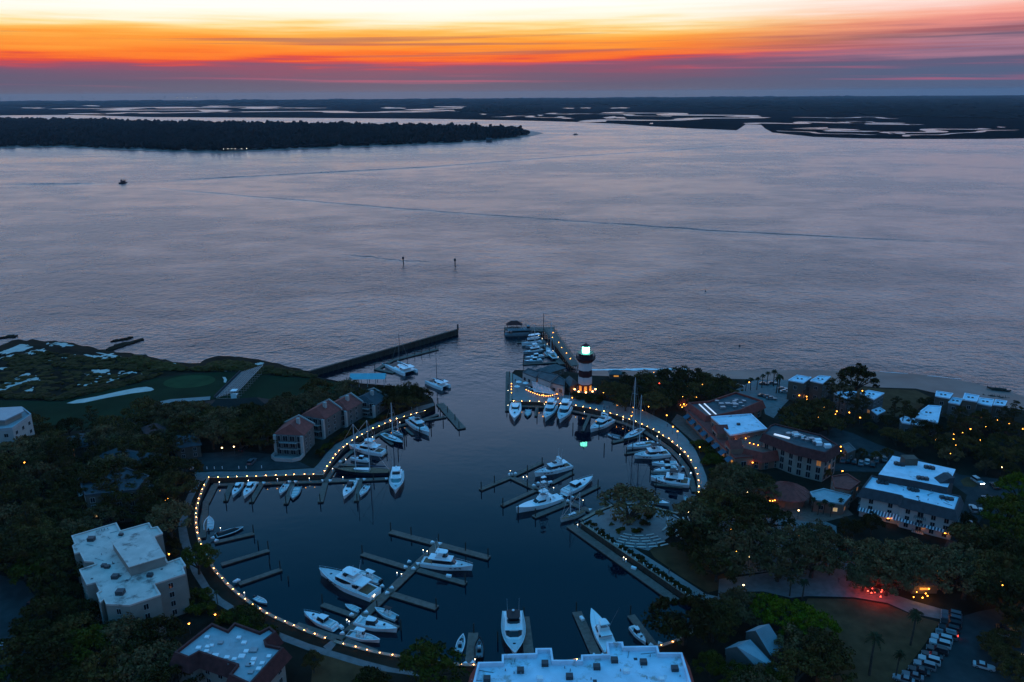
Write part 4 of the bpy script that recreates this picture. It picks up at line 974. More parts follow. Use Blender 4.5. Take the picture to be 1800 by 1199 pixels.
# ---- pier boats
M_dull = mat('dull_grey_hull', (.30, .31, .33), .5, .1, 1)
tour_boat((952, 588), (887, 590), 'large dark tour boat with rows of seats moored along the pier head', hm=mat('dull_blue_paint', (.16, .20, .22), .6, .1, 1))
tour_boat((918, 608), (951, 603), 'white tour boat with awning moored inside the pier head', roof=M_gel)
motor_yacht((921, 623), (953, 617), 'white fishing yacht on the second finger inside the pier', hard=True, hullm=M_dull)
sailboat((925, 612), (958, 609), 'white sloop on the first finger inside the pier', hullm=M_dull, masts=((.05, 1.1),))
express((923, 632), (955, 628), 'white cruiser on the third finger inside the pier', hullm=M_dull)
express((922, 638), (952, 635), 'white cuddy boat on the last finger inside the pier', hullm=M_dull)
console((958, 622), (968, 628), 'small open boat tied along the pier dock', top=True)
sailboat((962, 616), (976, 634), 'small sailboat tied along the pier dock', masts=((.05, 1.0),), hullm=M_navy)
skiff((915, 655), (916, 663), 'small white launch by the lighthouse quay steps')
# ---- out on the water
tour_boat((209, 323), (222, 321), 'dark ferry boat far out on the sound trailing a long wake', roof=M_black, hm=M_navy)
tour_boat((1016, 237), (1007, 237), 'tiny dark boat far off near the marsh channel', hm=M_navy)
# ================================================================== buildings
M_cream = mat('cream_stucco', (.24, .21, .18), .85, .1, .4, stain=((.17, .15, .13), .3, .64))
M_wstucco = mat('white_stucco', (.34, .32, .30), .85, .08, .4, stain=((.25, .24, .22), .25, .66))
M_salmon = mat('salmon_stucco', (.25, .125, .09), .85, .12, .4)
M_gwall = mat('grey_siding', (.10, .095, .09), .85, .15, .5)
M_brownw = mat('brown_siding', (.09, .07, .055), .85, .2, .5)
M_roofw = mat('white_membrane_roof', (.62, .68, .75), .75, .12, .35, stain=((.34, .29, .25), .28, .575))
M_roofp = mat('aged_membrane_roof', (.60, .46, .40), .8, .14, .3, stain=((.22, .16, .14), .24, .545))
M_roofg = mat('grey_gravel_roof', (.34, .35, .36), .85, .12, .5, stain=((.22, .22, .22), .2, .6))
M_roofd = mat('dark_membrane_roof', (.07, .07, .075), .8, .3, .4, stain=((.14, .14, .15), .3, .62))
M_slate = mat('slate_blue_roof', (.050, .054, .060), .85, .2, .8)
M_metalroof = mat('seamed_metal_roof', (.26, .30, .32), .45, .08, .5, metal=.2)
M_tealroof = mat('teal_metal_roof', (.20, .42, .46), .5, .08, .5)
M_frame = mat('window_frame', (.30, .29, .28), .7, .05, 1.0)
M_awning = mat('blue_awning', (.03, .09, .13), .85, .15, 1.0)
M_warm = emat('warm_lit_window', (1.0, .40, .07), .55)
M_warm2 = emat('dim_lit_window', (1.0, .36, .08), .16)
M_warm3 = emat('pale_lit_window', (1.0, .62, .26), .4)
M_red = emat('red_neon', (1.0, .06, .03), 14.0)
M_bulb = emat('warm_bulb', (1.0, .40, .09), 50.0)
M_bulbw = emat('white_bulb', (1.0, .62, .26), 14.0)
M_amber = emat('amber_bulb', (1.0, .33, .035), 14.0)
RW = random.Random(21)
WIN = {}
FOOT = []
def win_meshes(w, h, lit):
    k = (round(w, 2), round(h, 2), lit)
    if k in WIN: return WIN[k]
    f = MB()
    f.box(-w / 2 - .1, w / 2 + .1, -.02, .09, -.1, .0); f.box(-w / 2 - .1, w / 2 + .1, -.02, .07, h, h + .1)
    f.box(-w / 2 - .1, -w / 2, -.02, .07, 0, h); f.box(w / 2, w / 2 + .1, -.02, .07, 0, h); f.box(-.04, .04, -.02, .05, 0, h)
    g = MB(); g._add([(-w / 2, .025, 0), (w / 2, .025, 0), (w / 2, .025, h), (-w / 2, .025, h)], [(0, 3, 2, 1)])
    out = []
    for mb, m, nm in ((f, M_frame, 'window'), (g, (M_glass, M_warm, M_warm2, M_warm3)[lit], 'pane')):
        me = bpy.data.meshes.new(nm); me.from_pydata(mb.v, [], mb.f); me.materials.append(m); out.append(me)
    WIN[k] = out; return out
def window(t, o, p, ang, w, h, lit=False):
    lit = RW.choice((1, 2, 2, 3)) if lit else 0
    f, g = win_meshes(w, h, lit)
    a = bpy.data.objects.new('window', f); b = bpy.data.objects.new('pane', g)
    COL.objects.link(a); COL.objects.link(b); a.parent = t; b.parent = a
    a.location = (p[0] - o[0], p[1] - o[1], p[2] - o[2]); a.rotation_euler = (0, 0, ang); return a
def ccw(poly):
    a = [Vector((p[0], p[1])) for p in poly]; n = len(a)
    s = sum(a[i].x * a[(i + 1) % n].y - a[(i + 1) % n].x * a[i].y for i in range(n))
    return a if s > 0 else a[::-1]
def offset(poly, d):
    a = ccw(poly); n = len(a); out = []
    for i in range(n):
        p, q, r = a[i - 1], a[i], a[(i + 1) % n]
        u = (q - p).normalized(); v = (r - q).normalized(); n1 = Vector((u.y, -u.x)); n2 = Vector((v.y, -v.x))
        k = n1 + n2; k = k / max(.35, k.dot(n1)) if k.length > 1e-4 else n1
        out.append(q + k * d)
    return out
def facade(t, o, a, b, z0, z1, floors, spacing, w, h, lit=0.0, balcony=False, bm=None):
    # a, b run counter-clockwise, so the outside lies on the right
    d = (b - a); L = d.length; d = d.normalized(); n = Vector((d.y, -d.x)); ang = math.atan2(-d.y, -d.x)
    cols = int((L - 1.0) / spacing)
    if cols < 1: return
    fh = (z1 - z0) / floors
    for f in range(floors):
        for c in range(cols):
            s = L * (c + .5) / cols; p = a + d * s; zz = z0 + fh * f + (fh - h) * .45
            bal = balcony and c % 3 == 1
            window(t, o, (p.x + n.x * .005, p.y + n.y * .005, zz if not bal else z0 + fh * f + .15), ang, w * (1.3 if bal else 1), h if not bal else h + .55, RW.random() < lit)
            if bal:
                mb = MB(); q = p + n * .75; mb.obox(p + n * .72 - d * 1.7, p + n * .72 + d * 1.7, 1.4, z0 + fh * f - .05, z0 + fh * f + .1)
                bo = mb.build('balcony', bm or M_wstucco, t, o)
                mb = MB(); e = p + n * 1.36
                rail(mb, (e - d * 1.6).to_3d(), (e + d * 1.6).to_3d(), z0 + fh * f + .1, .5, 1.0)
                mb.build('railing', M_dkmetal, bo)
                KO = KIDS[bo.name][-1]; KO.location = (-o[0], -o[1], -o[2])
def building(name, label, roof_px, h, wall, roofm, floors=3, parapet=.5, wins=(3.2, 1.2, 1.3), lit=.05, mansard=None, units=(), balcony=False, cat='building', z=LZ, world=None, eave=None):
    poly = ccw(world or PL(roof_px, z + h)); o = Vector((sum(p.x for p in poly) / len(poly), sum(p.y for p in poly) / len(poly), z))
    FOOT.append(poly); t = thing(name, label, cat, o)
    MB().prism(poly, z - .3, z + h).build('wall', wall, t, o)
    MB().sheet(offset(poly, -.02), z + h + .03).build('roof', roofm, t, o)
    if parapet:
        A = offset(poly, .06); B = offset(poly, -.3); n = len(A); mb = MB()
        for i in range(n):
            j = (i + 1) % n
            q = [A[i], A[j], B[j], B[i]]; mb.prism(q, z + h - .15, z + h + parapet)
        mb.build('parapet', mansard or roofm, t, o)
        mb = MB(); A = offset(poly, .12); B = offset(poly, -.36)
        for i in range(n):
            j = (i + 1) % n; mb.prism([A[i], A[j], B[j], B[i]], z + h + parapet, z + h + parapet + .07)
        mb.build('coping', roofm if mansard is None else mansard, t, o)
    if mansard:
        A = offset(poly, 1.3); B = offset(poly, .08); n = len(A); mb = MB()
        for i in range(n):
            j = (i + 1) % n
            mb._add([(A[i].x, A[i].y, z + h - 2.6), (A[j].x, A[j].y, z + h - 2.6), (B[j].x, B[j].y, z + h + parapet), (B[i].x, B[i].y, z + h + parapet), (B[i].x, B[i].y, z + h - 2.6), (B[j].x, B[j].y, z + h - 2.6)], [(0, 1, 2, 3), (0, 4, 5, 1)])
        mb.build('mansard_roof', mansard, t, o)
    if wins:
        for i in range(len(poly)):
            a, b = poly[i], poly[(i + 1) % len(poly)]; m = (a + b) / 2; d = (b - a).normalized(); n = Vector((d.y, -d.x))
            if n.dot(Vector((CAM.x - m.x, CAM.y - m.y)).normalized()) > -.25:
                facade(t, o, a, b, z + .2, z + h - (2.7 if mansard else .4), floors, wins[0], wins[1], wins[2], lit, balcony)
    for u in units:
        p = P(u[0], u[1], z + h + .03); s = u[2] if len(u) > 2 else 1.0
        mb = MB(); mb.box(p.x - s * .7, p.x + s * .7, p.y - s * .6, p.y + s * .6, z + h + .04, z + h + .04 + s * .8); ob = mb.build('roof_vent', M_dkmetal if (u[3] if len(u) > 3 else 0) == 0 else M_white, t, o)
    return t, o
def zz(bx_, by_, sc):
    return lambda pts: [(bx_ + x / sc, by_ + y / sc) for x, y in pts]
q1, q2, q3, q6, q7, q8 = zz(0, 840, 3.34), zz(320, 680, 5.0), zz(340, 880, 3.758), zz(800, 960, 4.0), zz(1150, 840, 3.34), zz(1450, 780, 2.863)
r3, r4, r5, r6, r7 = zz(0, 560, 3.996), zz(450, 560, 3.996), zz(850, 540, 5.993), zz(1050, 620, 4.44), zz(1400, 620, 4.44)

# white condominium on the left with a stepped roof and a roof-top storey
CA = q1([(422, 345), (683, 268), (708, 315), (875, 268), (893, 298), (925, 290), (955, 330), (905, 350), (985, 500), (1060, 473), (1090, 520), (1072, 528), (1087, 568), (905, 627), (943, 690), (760, 752), (625, 745), (612, 715), (590, 735), (570, 682), (588, 670), (563, 618), (510, 630), (467, 543), (560, 512), (552, 497), (497, 493), (470, 440), (440, 448), (427, 402), (442, 393)])
tA, oA = building('condominium', 'pale condominium with stained stepped white roof and a raised roof storey', CA, 11.5, M_cream, M_roofp, 4, .25, (3.6, 1.1, 1.5), .0,
                  units=[(161, 950, 1.3), (183, 996, .9), (189, 998, .9), (264, 1013, 1.0), (203, 1016, 1.2), (212, 1044, 1.4), (265, 999, .9), (213, 941, .8)])
pen = ccw(PL(q1([(660, 380), (860, 316), (968, 468), (762, 530)]), LZ + 14))
MB().prism(pen, LZ + 11.6, LZ + 14.3).build('roof_storey', M_cream, tA, oA)
MB().prism(offset(pen, .25), LZ + 14.3, LZ + 14.5).build('roof_storey_roof', M_roofp, tA, oA)
# red mansard building at the bottom left
tB, oB = building('apartment_house', 'apartment house with red tile mansard round a pale blue flat roof full of skylights', [(308, 1151), (373, 1100), (401, 1112), (413, 1099), (457, 1115), (474, 1106), (485, 1115), (466, 1130), (468, 1137), (498, 1143), (440, 1207), (404, 1190), (418, 1173), (350, 1150), (332, 1160)],
                  11, M_cream, M_roofg, 3, .7, (3.2, 1.2, 1.4), .0, mansard=M_tiled)
for k, (x, y, s) in enumerate([(388, 1131, 1), (429, 1131, 1), (365, 1138, .9), (363, 1146, .9), (368, 1151, 1.1), (378, 1154, 1.3), (399, 1157, 1), (433, 1146, 1), (446, 1144, 1.5), (425, 1155, 1.3), (412, 1160, .9), (446, 1160, 1), (437, 1170, 1), (443, 1168, 1), (461, 1167, .9), (473, 1155, .9), (441, 1183, 1), (455, 1177, 1), (349, 1140, 1), (364, 1121, .9), (405, 1167, .9), (372, 1136, .8), (420, 1122, .9)]):
    p = P(x, y, LZ + 11); MB().box(p.x - s * .55, p.x + s * .55, p.y - s * .5, p.y + s * .5, LZ + 11.04, LZ + 11.4).build('skylight', M_white if k % 4 else M_metal, tB, oB)
# flat white roof at the bottom edge
RC = [(841, 1172), (883, 1171), (883, 1158), (942, 1156), (942, 1147.5), (969, 1147), (972, 1168), (1022, 1168), (1022, 1159), (1069, 1157.5), (1066, 1136), (1094, 1136), (1095.5, 1144), (1155, 1143), (1158, 1155), (1198, 1155), (1216, 1215), (1228, 1260), (820, 1260)]
tC, oC = building('hotel_block', 'wide building with flat white stained roof and red tile edge over the basin', RC, 11, M_cream, M_roofw, 3, 1.1, (3.2, 1.2, 1.4), .0, mansard=None,
                  units=[(958, 1169, 1.1), (915, 1181, 1.1), (1049, 1175, 1.1), (1080, 1163, 1.1), (1131, 1166.5, 1.1), (1186, 1178, 1.1), (856, 1196, 1.1), (1001, 1192, 1.1), (1101, 1182, .9, 1), (949, 1195, .9, 1), (1163, 1196, .8, 1)])
for a, b in (((1198, 1155), (1228, 1260)), ((820, 1260), (841, 1172))):
    A = Vector(P2(*a, LZ + 11)); B = Vector(P2(*b, LZ + 11)); d = (B - A).normalized(); n = Vector((d.y, -d.x)) * (1 if a[0] > 1000 else 1)
    c = Vector((oC.x, oC.y)); n = n if (A + n - c).length > (A - c).length else -n
    MB()._add([(A.x + n.x * 2.0, A.y + n.y * 2.0, LZ + 8.3), (B.x + n.x * 2.0, B.y + n.y * 2.0, LZ + 8.3), (B.x + n.x * .1, B.y + n.y * .1, LZ + 12.2), (A.x + n.x * .1, A.y + n.y * .1, LZ + 12.2)], [(0, 1, 2, 3)]).build('tile_skirt', M_tile, tC, oC)
# big pale block on the right: two flat roofs over a slate skirt
tD, oD = building('apartment_block', 'large pale apartment block with slate skirted white roofs and balconies', [(1532, 838), (1586, 850), (1612, 856), (1688, 874), (1679, 899), (1588, 877), (1584, 873), (1552, 866), (1516, 859)], 10, mat('pale_stucco', (.42, .40, .38), .85, .08, .4, stain=((.32, .30, .28), .25, .62)), M_roofw, 3, .35, (3.0, 1.2, 1.5), .0, mansard=M_slate, balcony=True,
                  units=[(1545, 849, 1.0), (1551, 850, 1.0), (1557, 851, 1.0), (1599, 861, 1.0), (1605, 863, 1.0), (1611, 864, 1.0), (1656, 876, 1.0), (1664, 878, 1.0), (1671, 879, 1.0)])
bk = ccw(PL([(1569, 801), (1680, 825), (1666, 857), (1612, 846), (1544, 834)], LZ + 12.5))
MB().prism(bk, LZ, LZ + 12.5).build('rear_wing', M_slate, tD, oD)
MB().sheet(offset(bk, -.02), LZ + 12.53).build('rear_roof', M_roofw, tD, oD)
for x, y in ((1575, 817), (1580, 818), (1586, 819), (1628, 823), (1634, 824), (1639, 825), (1615, 842), (1621, 843), (1628, 844)):
    p = P(x, y, LZ + 12.5); mb = MB(); mb.box(p.x - .6, p.x + .6, p.y - .6, p.y + .6, LZ + 12.5, LZ + 13.5); mb.build('air_conditioner', M_dkmetal, tD, oD)
p = P(1597, 815, LZ + 12.5); MB().box(p.x - 2.2, p.x + 2.2, p.y - 1.6, p.y + 1.6, LZ + 12.5, LZ + 15).build('stair_head', M_brownw, tD, oD)
p = P(1660, 845, LZ + 12.5); MB().prism([(p.x - 2.5, p.y - 2), (p.x + 2, p.y - 2), (p.x + 2, p.y + 2), (p.x - 2.5, p.y + 2)], LZ + 12.5, LZ + 14.5, [(p.x + .5, p.y - 2), (p.x + 2, p.y - 2), (p.x + 2, p.y + 2), (p.x + .5, p.y + 2)]).build('stair_head', M_slate, tD, oD)
a, b = Vector(P2(1510, 888, LZ + 3.4)), Vector(P2(1672, 929, LZ + 3.4)); d = (b - a).normalized(); n = Vector((d.y, -d.x))
for k in range(60):
    # striped awning along the ground floor: alternate pale and dark slats
    p = a + d * ((b - a).length * (k + .05) / 60); q = a + d * ((b - a).length * (k + .95) / 60)
    MB()._add([(p.x, p.y, LZ + 3.6), (q.x, q.y, LZ + 3.6), (q.x + n.x * 2.6, q.y + n.y * 2.6, LZ + 2.7), (p.x + n.x * 2.6, p.y + n.y * 2.6, LZ + 2.7)], [(0, 1, 2, 3)]).build('awning_stripe', M_white if k % 2 else M_awning, tD, oD)
for f in (.36, .72, .97):
    p = a.lerp(b, f) + n * 1.6; MB().box(p.x - .8, p.x + .8, p.y - .1, p.y + .1, LZ + 2.25, LZ + 2.5).build('awning_light', M_amber, tD, oD)

# shops and restaurants along the right promenade
tE1, oE1 = building('restaurant_hall', 'low hall with dark flat roof and bright strip skylights beside the beach trees', [(1210, 711), (1246, 708), (1293, 692), (1340, 707), (1300, 724), (1264, 732), (1241, 734)], 6.5, M_salmon, M_roofd, 2, .8, (3.4, 1.4, 1.5), .06, mansard=M_tile)
for k in range(2):
    A, B = P(1229 + 9 * k, 711 - k, LZ + 7.0), P(1250 + 10 * k, 731 - k, LZ + 7.0)
    MB().obox(A, B, .5, LZ + 7.0, LZ + 7.25).build('skylight_strip', emat('cool_strip', (.8, .9, 1.0), .55), tE1, oE1)
for k in range(14):
    p = P(1268 + RW.uniform(-10, 45), 712 + RW.uniform(-8, 8), LZ + 6.6); s = RW.uniform(.5, 1.3); MB().box(p.x - s, p.x + s, p.y - s * .7, p.y + s * .7, LZ + 6.55, LZ + 6.6 + s).build('roof_plant', M_metal, tE1, oE1)
tE2, oE2 = building('shop_building', 'two storey salmon shop building with bright white roof and gabled fronts', [(1250, 734), (1320, 729), (1348, 755), (1284, 766), (1266, 748)], 8, M_salmon, M_roofw, 2, .4, (3.0, 1.3, 1.6), .08, units=[(1298, 747, .9)])
for (x, y) in ((1256, 757), (1279, 784)):
    p = P(x, y, LZ + 7); ax = Vector((P2(1279, 784)[0] - P2(1256, 757)[0], P2(1279, 784)[1] - P2(1256, 757)[1])).normalized(); nn = Vector((ax.y, -ax.x)); nn = nn if nn.x < 0 else -nn
    c = Vector((p.x, p.y)); w, dp = 3.0, 5.0
    base = [c - ax * w, c + ax * w, c + ax * w - nn * dp, c - ax * w - nn * dp]
    MB().prism(base, LZ, LZ + 7).build('gable_bay', M_salmon, tE2, oE2)
    A, B, C_, D_ = base; r0, r1 = (A + B) / 2, (C_ + D_) / 2
    MB()._add([(A.x, A.y, LZ + 7), (B.x, B.y, LZ + 7), (C_.x, C_.y, LZ + 7), (D_.x, D_.y, LZ + 7), (r0.x, r0.y, LZ + 9.4), (r1.x, r1.y, LZ + 9.4)], [(0, 1, 4), (1, 2, 5, 4), (2, 3, 5), (3, 0, 4, 5)]).build('gable_roof', M_tile, tE2, oE2)
    for zf in (.8, 4.0): window(tE2, oE2, (*(c + nn * .01), LZ + zf), math.atan2(-ax.y, -ax.x) + (math.pi if (Vector((math.cos(math.atan2(-ax.y, -ax.x) + math.pi / 2), math.sin(math.atan2(-ax.y, -ax.x) + math.pi / 2))).dot(nn) < 0) else 0), 3.4, 2.3)
# low tiled arcade with awnings facing the promenade
A, B = Vector(P2(1207, 722, LZ + 5)), Vector(P2(1292, 806, LZ + 5)); d = (B - A).normalized(); n = Vector((d.y, -d.x)); n = n if n.x < 0 else -n
arc = [A, B, B - n * 7, A - n * 7]
tE4, oE4 = building('shop_arcade', 'row of salmon shop fronts with blue awnings facing the promenade', None, 5.0, M_salmon, M_tile, 1, .3, (3.6, 1.9, 2.3), .1, world=arc)
for k in range(8):
    p = A.lerp(B, (k + .25) / 8); q = A.lerp(B, (k + .8) / 8)
    MB()._add([(p.x, p.y, LZ + 4.3), (q.x, q.y, LZ + 4.3), (q.x + n.x * 2.2, q.y + n.y * 2.2, LZ + 3.1), (p.x + n.x * 2.2, p.y + n.y * 2.2, LZ + 3.1)], [(0, 1, 2, 3)]).build('awning', M_awning, tE4, oE4)
# long three storey building
tE3, oE3 = building('office_building', 'three storey building with red tile mansard and crowded roof plant', [(1342, 764), (1354, 750), (1362, 747), (1443, 767), (1472, 784), (1450, 798), (1400, 786)], 11, M_cream, M_roofd, 3, .5, (2.6, 1.5, 2.1), .06, mansard=M_tiled)
for k in range(26):
    f = RW.random(); p = P(1385 + 70 * f, 763 + 21 * f + RW.uniform(-3, 3), LZ + 11.1); s = RW.uniform(.4, 1.1); MB().box(p.x - s, p.x + s, p.y - s * .8, p.y + s * .8, LZ + 11.05, LZ + 11.2 + s).build('roof_plant', M_white if k % 3 == 0 else M_metal, tE3, oE3)
MB().obox(P(1361, 762, LZ + 11.6), P(1388, 769, LZ + 11.6), .9, LZ + 11.1, LZ + 11.5).build('skylight_strip', emat('cool_strip', (.8, .9, 1.0), .55), tE3, oE3)
# roof terrace lanterns between shop building and office
tE6, oE6 = building('terrace_restaurant', 'roof terrace restaurant with planting and lanterns between the shops and offices', [(1284, 768), (1348, 757), (1360, 778), (1392, 792), (1340, 800), (1305, 792)], 6, M_salmon, M_brick, 2, .9, (3, 1.3, 1.6), .12, mansard=M_tile)
# round red roof
c0 = P(1384, 862, LZ + 4)
rp = thing('round_pavilion', 'round pavilion with wide red conical roof beside the offices', 'pavilion', (c0.x, c0.y, LZ))
MB().lathe([(7.6, 3.4), (7.5, 3.6), (3.4, 5.6), (.2, 7.0)], 16).build('roof', M_tile, rp)
MB().lathe([(5.8, 0), (5.8, 3.42)], 16).build('wall', M_salmon, rp)
for k in range(16):
    an = 2 * math.pi * k / 16; mb = MB(); mb.tube((7.5 * math.cos(an), 7.5 * math.sin(an), 3.64), (.3 * math.cos(an), .3 * math.sin(an), 7.05), .09, .09, 4); mb.build('roof_rib', M_tile, rp)
building('shop_kiosk', 'low shop with pale blue grey roof beside the brick street', [(1424, 866), (1448, 860), (1496, 872), (1482, 887), (1432, 880)], 4, M_salmon, M_roofg, 1, .3, (3, 1.3, 1.4), .3)
building('annex', 'small pink annex with red tile roof behind the pale apartment block', [(1462, 838), (1490, 834), (1512, 848), (1494, 862), (1468, 858)], 5.5, M_salmon, M_tile, 2, .3, (3, 1.2, 1.3), .1)
building('guard_house', 'little house with grey roof beside the road and lamps', [(1480, 783), (1492, 779), (1504, 791), (1490, 797)], 4, M_brownw, M_shingle, 1, .2, (3, 1, 1.2), .3)

# beach villas
vil = [('two storey beach villa with white roof behind the palms', [(1386, 669), (1401, 660), (1426, 664), (1412, 674)], 9, M_brownw), ('beach villa with grey roof next to the palm car park', [(1424, 670), (1440, 661), (1460, 663), (1446, 675)], 9, M_brownw),
       ('beach villa with patchy white roof under the pines', [(1466, 692), (1486, 687), (1506, 690), (1488, 702)], 7.5, M_gwall), ('beach villa with bright snowy roof beside the dune grass', [(1512, 692), (1527, 687), (1554, 692), (1536, 703)], 8, M_gwall),
       ('low annex with white roof below the dune grass villa', [(1532, 722), (1546, 717), (1556, 723), (1542, 730)], 3.5, M_gwall),
       ('first white roofed unit of the beach terrace', [(1646, 688), (1675, 692.5), (1669, 701), (1644, 697)], 8.5, M_brownw), ('lower second unit of the beach terrace', [(1673, 699), (1692, 702), (1687, 712), (1667, 708)], 7, M_gwall), ('tallest unit of the beach terrace with brown front', [(1696, 692), (1721, 696.5), (1717, 707), (1692, 703)], 9.5, M_brownw),
       ('fourth unit of the beach terrace with wide white roof', [(1722, 700), (1747, 703), (1743, 714.5), (1718, 709.5)], 7.5, M_gwall), ('end unit of the beach terrace beside the driftwood', [(1750, 703), (1770, 706), (1766, 714.6), (1746, 712.5)], 7.5, M_brownw),
       ('long villa with white roof and pine in front', [(1632, 713.5), (1654.5, 715), (1648, 744), (1609, 735), (1618, 723.6)], 6.5, M_gwall), ('low villa wing with white roof beside the long villa', [(1582, 737), (1590, 733), (1627, 743), (1625, 749.5), (1586, 744)], 5, M_gwall)]
for lb, pts, h, wm in vil:
    building('beach_villa', lb, pts, h, wm, M_roofw, 2 if h > 6 else 1, .3, (3.0, 1.3, 1.5), .06, units=[(sum(p[0] for p in pts) / len(pts) + 3, sum(p[1] for p in pts) / len(pts), .5), (sum(p[0] for p in pts) / len(pts) - 4, sum(p[1] for p in pts) / len(pts) - 1, .5)])
# left side
tH, oH = building('tower_block', 'white tower block with terraced top at the golf course', [(-45, 732), (0, 722), (40, 719), (55, 731), (22, 755), (-30, 760)], 14, M_wstucco, M_roofg, 4, .8, (3.4, 1.3, 1.3), .05)
tw = ccw(PL([(-40, 718), (0, 716), (38, 714), (42, 722), (8, 738), (-40, 738)], LZ + 16.8))
MB().prism(tw, LZ + 16.2, LZ + 16.7).build('upper_roof', M_metalroof, tH, oH); MB().prism(offset(tw, -1.0), LZ + 14, LZ + 16.2).build('penthouse', M_cream, tH, oH)
def hip(name, label, base_px, h, hr, wall, roofm, floors=2, ins=.42, lit=.05, cat='house'):
    poly = ccw(PL(base_px, LZ + h)); o = Vector((sum(p.x for p in poly) / 4, sum(p.y for p in poly) / 4, LZ))
    FOOT.append(poly); t = thing(name, label, cat, o); MB().prism(poly, LZ - .3, LZ + h).build('wall', wall, t, o)
    ea = offset(poly, .6); a, b, c, d = ea
    if (b - a).length < (c - b).length: a, b, c, d = b, c, d, a
    r0 = (a + d) / 2; r1 = (b + c) / 2; k = (r1 - r0) * ins * .5; r0 = r0 + k; r1 = r1 - k
    MB()._add([(p.x, p.y, LZ + h) for p in (a, b, c, d)] + [(r0.x, r0.y, LZ + h + hr), (r1.x, r1.y, LZ + h + hr)], [(0, 1, 5, 4), (1, 2, 5), (2, 3, 4, 5), (3, 0, 4), (3, 2, 1, 0)]).build('roof', roofm, t, o)
    for i in range(4): facade(t, o, poly[i], poly[(i + 1) % 4], LZ + .2, LZ + h - .2, floors, 3.4, 1.1, 1.3, lit)
    return t, o
hip('club_house', 'long dark roofed building behind the grandstand', [(358, 708), (474, 703), (478, 722), (358, 730)], 5, 4, M_brownw, mat('brown_shingle', (.025, .015, .012), .9, .2, .8), 1)
hip('villa', 'villa with broad slate hipped roof among the pines', [(168, 803), (218, 789), (286, 799), (236, 822)], 7, 2.5, M_brownw, M_slate, 2)
building('condominium', 'dark balconied condominium half hidden in the woods', [(138, 842), (222, 824), (262, 838), (240, 862), (150, 872)], 11, M_brownw, M_slate, 4, .4, (3.2, 1.3, 1.6), .02, balcony=True)
hip('villa', 'dark roofed villa above the car park trees', [(250, 752), (290, 746), (300, 762), (262, 770)], 5, 2, M_brownw, M_tiled, 2)
hip('villa', 'dark brown villa beside the fairway edge', [(120, 770), (160, 764), (170, 780), (130, 788)], 5, 2, M_brownw, M_slate, 2)
hip('villa', 'villa with dark hipped roof near the parked cars', [(300, 770), (345, 764), (352, 782), (310, 788)], 5, 2, M_brownw, M_slate, 2)
# townhouses with red roofs
def townhouse(label, base, ang, w, dp, h, hr, roofm, chim=True, patio=False):
    p = P(*base, LZ); t = thing('townhouse', label, 'house', (p.x, p.y, LZ), ang)
    A = [(-w / 2, -dp / 2), (w / 2, -dp / 2), (w / 2, dp / 2), (-w / 2, dp / 2)]
    MB().prism(A, -.3, h).build('wall', M_gwall, t)
    # ridge runs along y; pale gable parapets stand above the tiles
    MB()._add([(-w / 2 - .5, -dp / 2 + .2, h), (w / 2 + .5, -dp / 2 + .2, h), (w / 2 + .5, dp / 2 - .2, h), (-w / 2 - .5, dp / 2 - .2, h), (0, -dp / 2 + .25 * dp, h + hr), (0, dp / 2 - .2, h + hr)], [(0, 1, 4), (1, 2, 5, 4), (2, 3, 5), (3, 0, 4, 5), (3, 2, 1, 0)]).build('roof', roofm, t)
    MB()._add([(-w / 2 - .6, dp / 2 - .2, h - .4), (w / 2 + .6, dp / 2 - .2, h - .4), (w / 2 + .6, dp / 2 - .2, h + .5), (0, dp / 2 - .2, h + hr + .6), (-w / 2 - .6, dp / 2 - .2, h + .5)] +
              [(-w / 2 - .6, dp / 2 + .25, h - .4), (w / 2 + .6, dp / 2 + .25, h - .4), (w / 2 + .6, dp / 2 + .25, h + .5), (0, dp / 2 + .25, h + hr + .6), (-w / 2 - .6, dp / 2 + .25, h + .5)],
              [(0, 1, 2, 3, 4), (9, 8, 7, 6, 5), (4, 3, 8, 9), (3, 2, 7, 8), (2, 1, 6, 7), (0, 4, 9, 5)]).build('gable_parapet', M_wstucco, t)
    MB().box(-w / 2 - .03, w / 2 + .03, -dp / 2 - 1.6, -dp / 2, -.3, .1).build('terrace', M_conc_dark, t)
    for f in range(3):
        z0 = .3 + f * h / 3.1
        for x in (-w * .38, -w * .12, w * .12, w * .38):
            window(t, (0, 0, 0), (x, -dp / 2 - .005, z0), math.pi, 1.9, 2.2)
        for y in (-dp * .25, dp * .1): window(t, (0, 0, 0), (w / 2 + .005, y, z0 + .3), math.pi * 1.5, 1.2, 1.4)
        if f:
            bo = MB().box(-w * .3, w * .3, -dp / 2 - 1.3, -dp / 2, z0 - .35, z0 - .2).build('balcony', M_wstucco, t)
            mb = MB(); rail(mb, Vector((-w * .3, -dp / 2 - 1.25, 0)), Vector((w * .3, -dp / 2 - 1.25, 0)), z0 - .2, .6, 1.0); mb.build('railing', M_dkmetal, bo)
    for s in (-1, 1): MB().box(s * w * .47 - .5, s * w * .47 + .5, -dp / 2 - .8, -dp / 2 + .2, 0, h).build('pilaster', M_wstucco, t)
    if chim: MB().box(w * .1, w * .1 + 1.2, 0, 1.2, h, h + hr + 1.2).build('chimney', M_wstucco, t)
    if patio:
        pts = [(-w * .5, -dp / 2 - .5), (-w * .5, -dp / 2 - 4), (-w * .3, -dp / 2 - 6), (w * .3, -dp / 2 - 6), (w * .5, -dp / 2 - 4), (w * .5, -dp / 2 - .5)]
        mb = wall_strip('', pts, .25, -.2, 1.5, None, '', ''); mb.build('patio_wall', M_wstucco, t)
        MB().sheet(pts, .06).build('patio', M_concrete, t)
